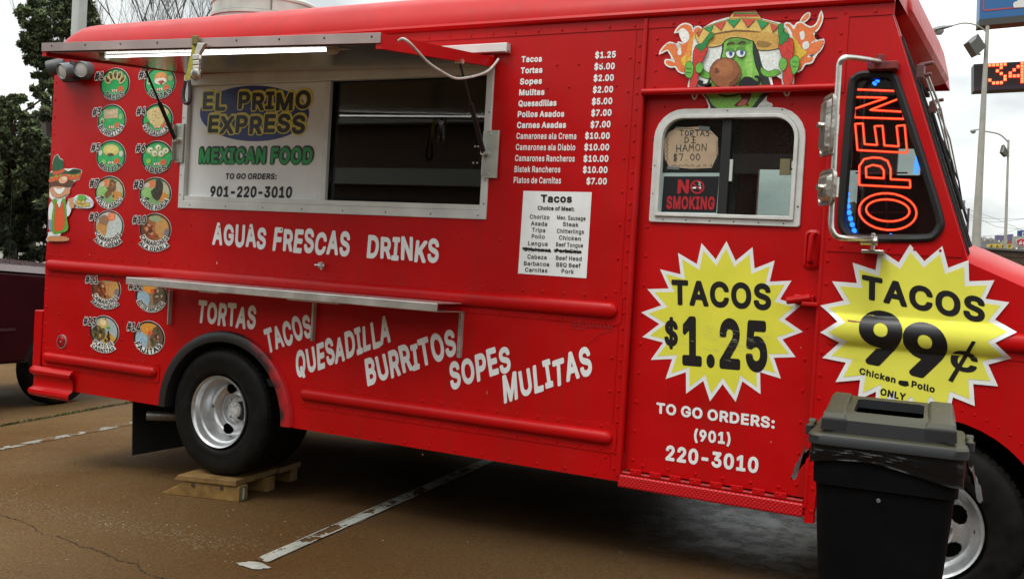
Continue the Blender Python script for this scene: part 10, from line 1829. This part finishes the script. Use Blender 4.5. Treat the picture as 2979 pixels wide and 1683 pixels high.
for i, (ch, x0) in enumerate((('W', 2876), ('A', 2893.5), ('F', 2911), ('F', 2930))):
    farsign('letter_sign', ['yellow square sign with black W, first of the row', 'yellow square sign with black A, second of the row', 'yellow square sign with black F, partly behind the lamp pole', 'yellow square sign with black F, last of the row right of the lamp pole'][i], x0, 710, x0 + 14.5, 723, 118, SY, ch, SB, ((x0 + 3.4, 720.5), (x0 + 11, 720.3), (x0 + 3.6, 712.5)))
farsign('billboard', 'faded purple billboard standing left and right of the far lamp pole', 2899, 684, 2937, 698, 130, SP); farsign('billboard', 'small dark purple upper panel of the billboard', 2936, 681, 2948, 700, 131, SP)
farsign('red_sign', 'small dull red sign under the purple billboard', 2931, 700, 2944, 709, 126, mat('sign_dull_red', (.26, .08, .07), .5)); 
farsign('blue_letter_sign', 'deep blue sign with a white letter D at the right edge', 2965, 670, 2996, 692, 124, SDB, 'D', SW, ((2973, 688), (2983, 688), (2973, 675)))
t_, P_, n_ = farsign('shield_sign', 'grey sign with a red shield reading 66 at the right edge', 2951, 687, 2992, 720, 110, mat('sign_grey', (.30, .30, .27), .5))
g_ = lambda x, y, l=.06: onsign(P_, n_, (x - 2951) / 41, (y - 687) / 33, l)
mb = MB(); sh_ = [(2955, 696), (2963, 694), (2971, 692), (2979, 694), (2987, 696), (2989, 701), (2985, 712), (2971, 718), (2958, 712), (2954, 702)]; mb.face([g_(x, y, .06) for x, y in sh_]); put('shield_edge', mb, SW, t_, fixn=False)
mb = MB(); mb.face([g_(2971 + (x - 2971) * .86, 705 + (y - 705) * .86, .1) for x, y in sh_]); put('shield', mb, SR, t_, fixn=False)
mb = MB(); tline(mb, '66', (2962, 711.5), (2981, 711.5), (2964, 700.5), .05, pf=lambda x, y: g_(x, y, .14)); put('lettering', mb, SW, t_, fixn=False)
# far trees and shop row over the wall top
FT = mat('far_bare_trees', (.16, .15, .13), .9); FT2 = mat('far_bare_trees_b', (.20, .19, .17), .9)
mb = MB(); random.seed(2)
for (px, py, rp) in ((2850, 712, 14), (2862, 704, 15), (2880, 706, 15), (2893, 708, 13), (2906, 714, 10), (2846, 700, 9), (2872, 712, 14)):
    for _ in range(240):
        a = random.uniform(0, 2 * PI); r_ = rp * math.sqrt(random.random()); d_ = 150 + random.uniform(-3, 3); p = far(px + r_ * math.cos(a), py + r_ * math.sin(a) * .8, d_); q_ = p + Vector((random.gauss(0, .25), 0, random.uniform(.1, .55)))
        mb.face([p, p + Vector((.05, 0, 0)), q_], random.randint(0, 1))
put('far_trees', mb, [FT, FT2], fixn=False, kind='stuff', label='hazy bare treetops far beyond the wall right of the truck', cat='trees')
mb = MB(); a, b_ = far(2840, 706, 140), far(2890, 706, 140); mb.box((a.x, a.y, 0), (b_.x, a.y + 6, a.z)); bl = put('shop_building', mb, mat('far_blue_grey', (.16, .17, .20), .8), label='small blue grey building far off under the bare treetops', cat='building')
mb = MB(); a, b_ = far(2914, 711, 121), far(2950, 709, 121); mb.box((a.x, a.y, 0), (b_.x, a.y + 6, a.z)); put('shop_building', mb, mat('far_red_roof', (.28, .06, .04), .7), label='far red roofed shop behind the yellow letter signs', cat='building')

# ================================================================== BEHIND THE VIEWER: what the paint and the glass reflect
mb = MB(); mb.box((-22, -16, 0), (20, -9, 5.2)); mb.box((-22.2, -8.99, 4.6), (20.2, -8.7, 5.4), 1); mb.box((-22, -8.985, 3.3), (20, -8.8, 3.65), 1)  # pale bands added for faint streaks reflected in the service glass
for i in range(8): mb.box((-20 + i * 5, -8.985, .9), (-17.2 + i * 5, -8.95, 3.0), 2)
put('shop_row', mb, [mat('brown_brick_wall', (.14, .085, .06), .85, 0, 8, .3), mat('pale_reflection_band', (.42, .41, .38), .6), CG], label='brown brick shop row behind the photographer, with pale bands added to reflect in the glass, and dark shop windows', cat='building')

# distant tree line closing the view on the far sides
random.seed(17); mb = MB()
for i in range(9000):
    a = random.uniform(math.radians(96), math.radians(178)); r_ = random.uniform(70, 78); x, y = r_ * math.cos(a), r_ * math.sin(a); h = 5.5 + 2.2 * math.sin(a * 23) + 1.2 * math.sin(a * 61); z = random.uniform(-.5, h)
    t_ = random.uniform(.35, .9); e1 = Vector((math.sin(a), -math.cos(a), random.uniform(-.4, .4))) * t_; e2 = Vector((0, 0, t_ * .6)); p = Vector((x, y, z)); mb.face([p - e1, p - e2, p + e1, p + e2], random.randint(0, 1))
put('tree_line', mb, [mat('far_tree_green', (.05, .065, .04), .9), mat('far_tree_brown', (.075, .07, .055), .9)], kind='stuff', fixn=False, label='distant low tree line far beyond the parking lot', cat='trees')
# repeats share a group
GRP = {'cedar_tree': 'dark evergreen trees at the left edge', 'bare_tree': 'bare winter trees behind the truck roof', 'street_lamp': 'tall grey street lamps by the road', 'overhead_wire': 'overhead wires beside the leaning pole', 'letter_sign': 'row of yellow letter signs', 'billboard': 'panels of the faded purple billboard', 'shop_building': 'small shops far down the road'}
for o in sc.objects:
    if o.parent is None and o.name.split('.')[0] in GRP: o['group'] = GRP[o.name.split('.')[0]]
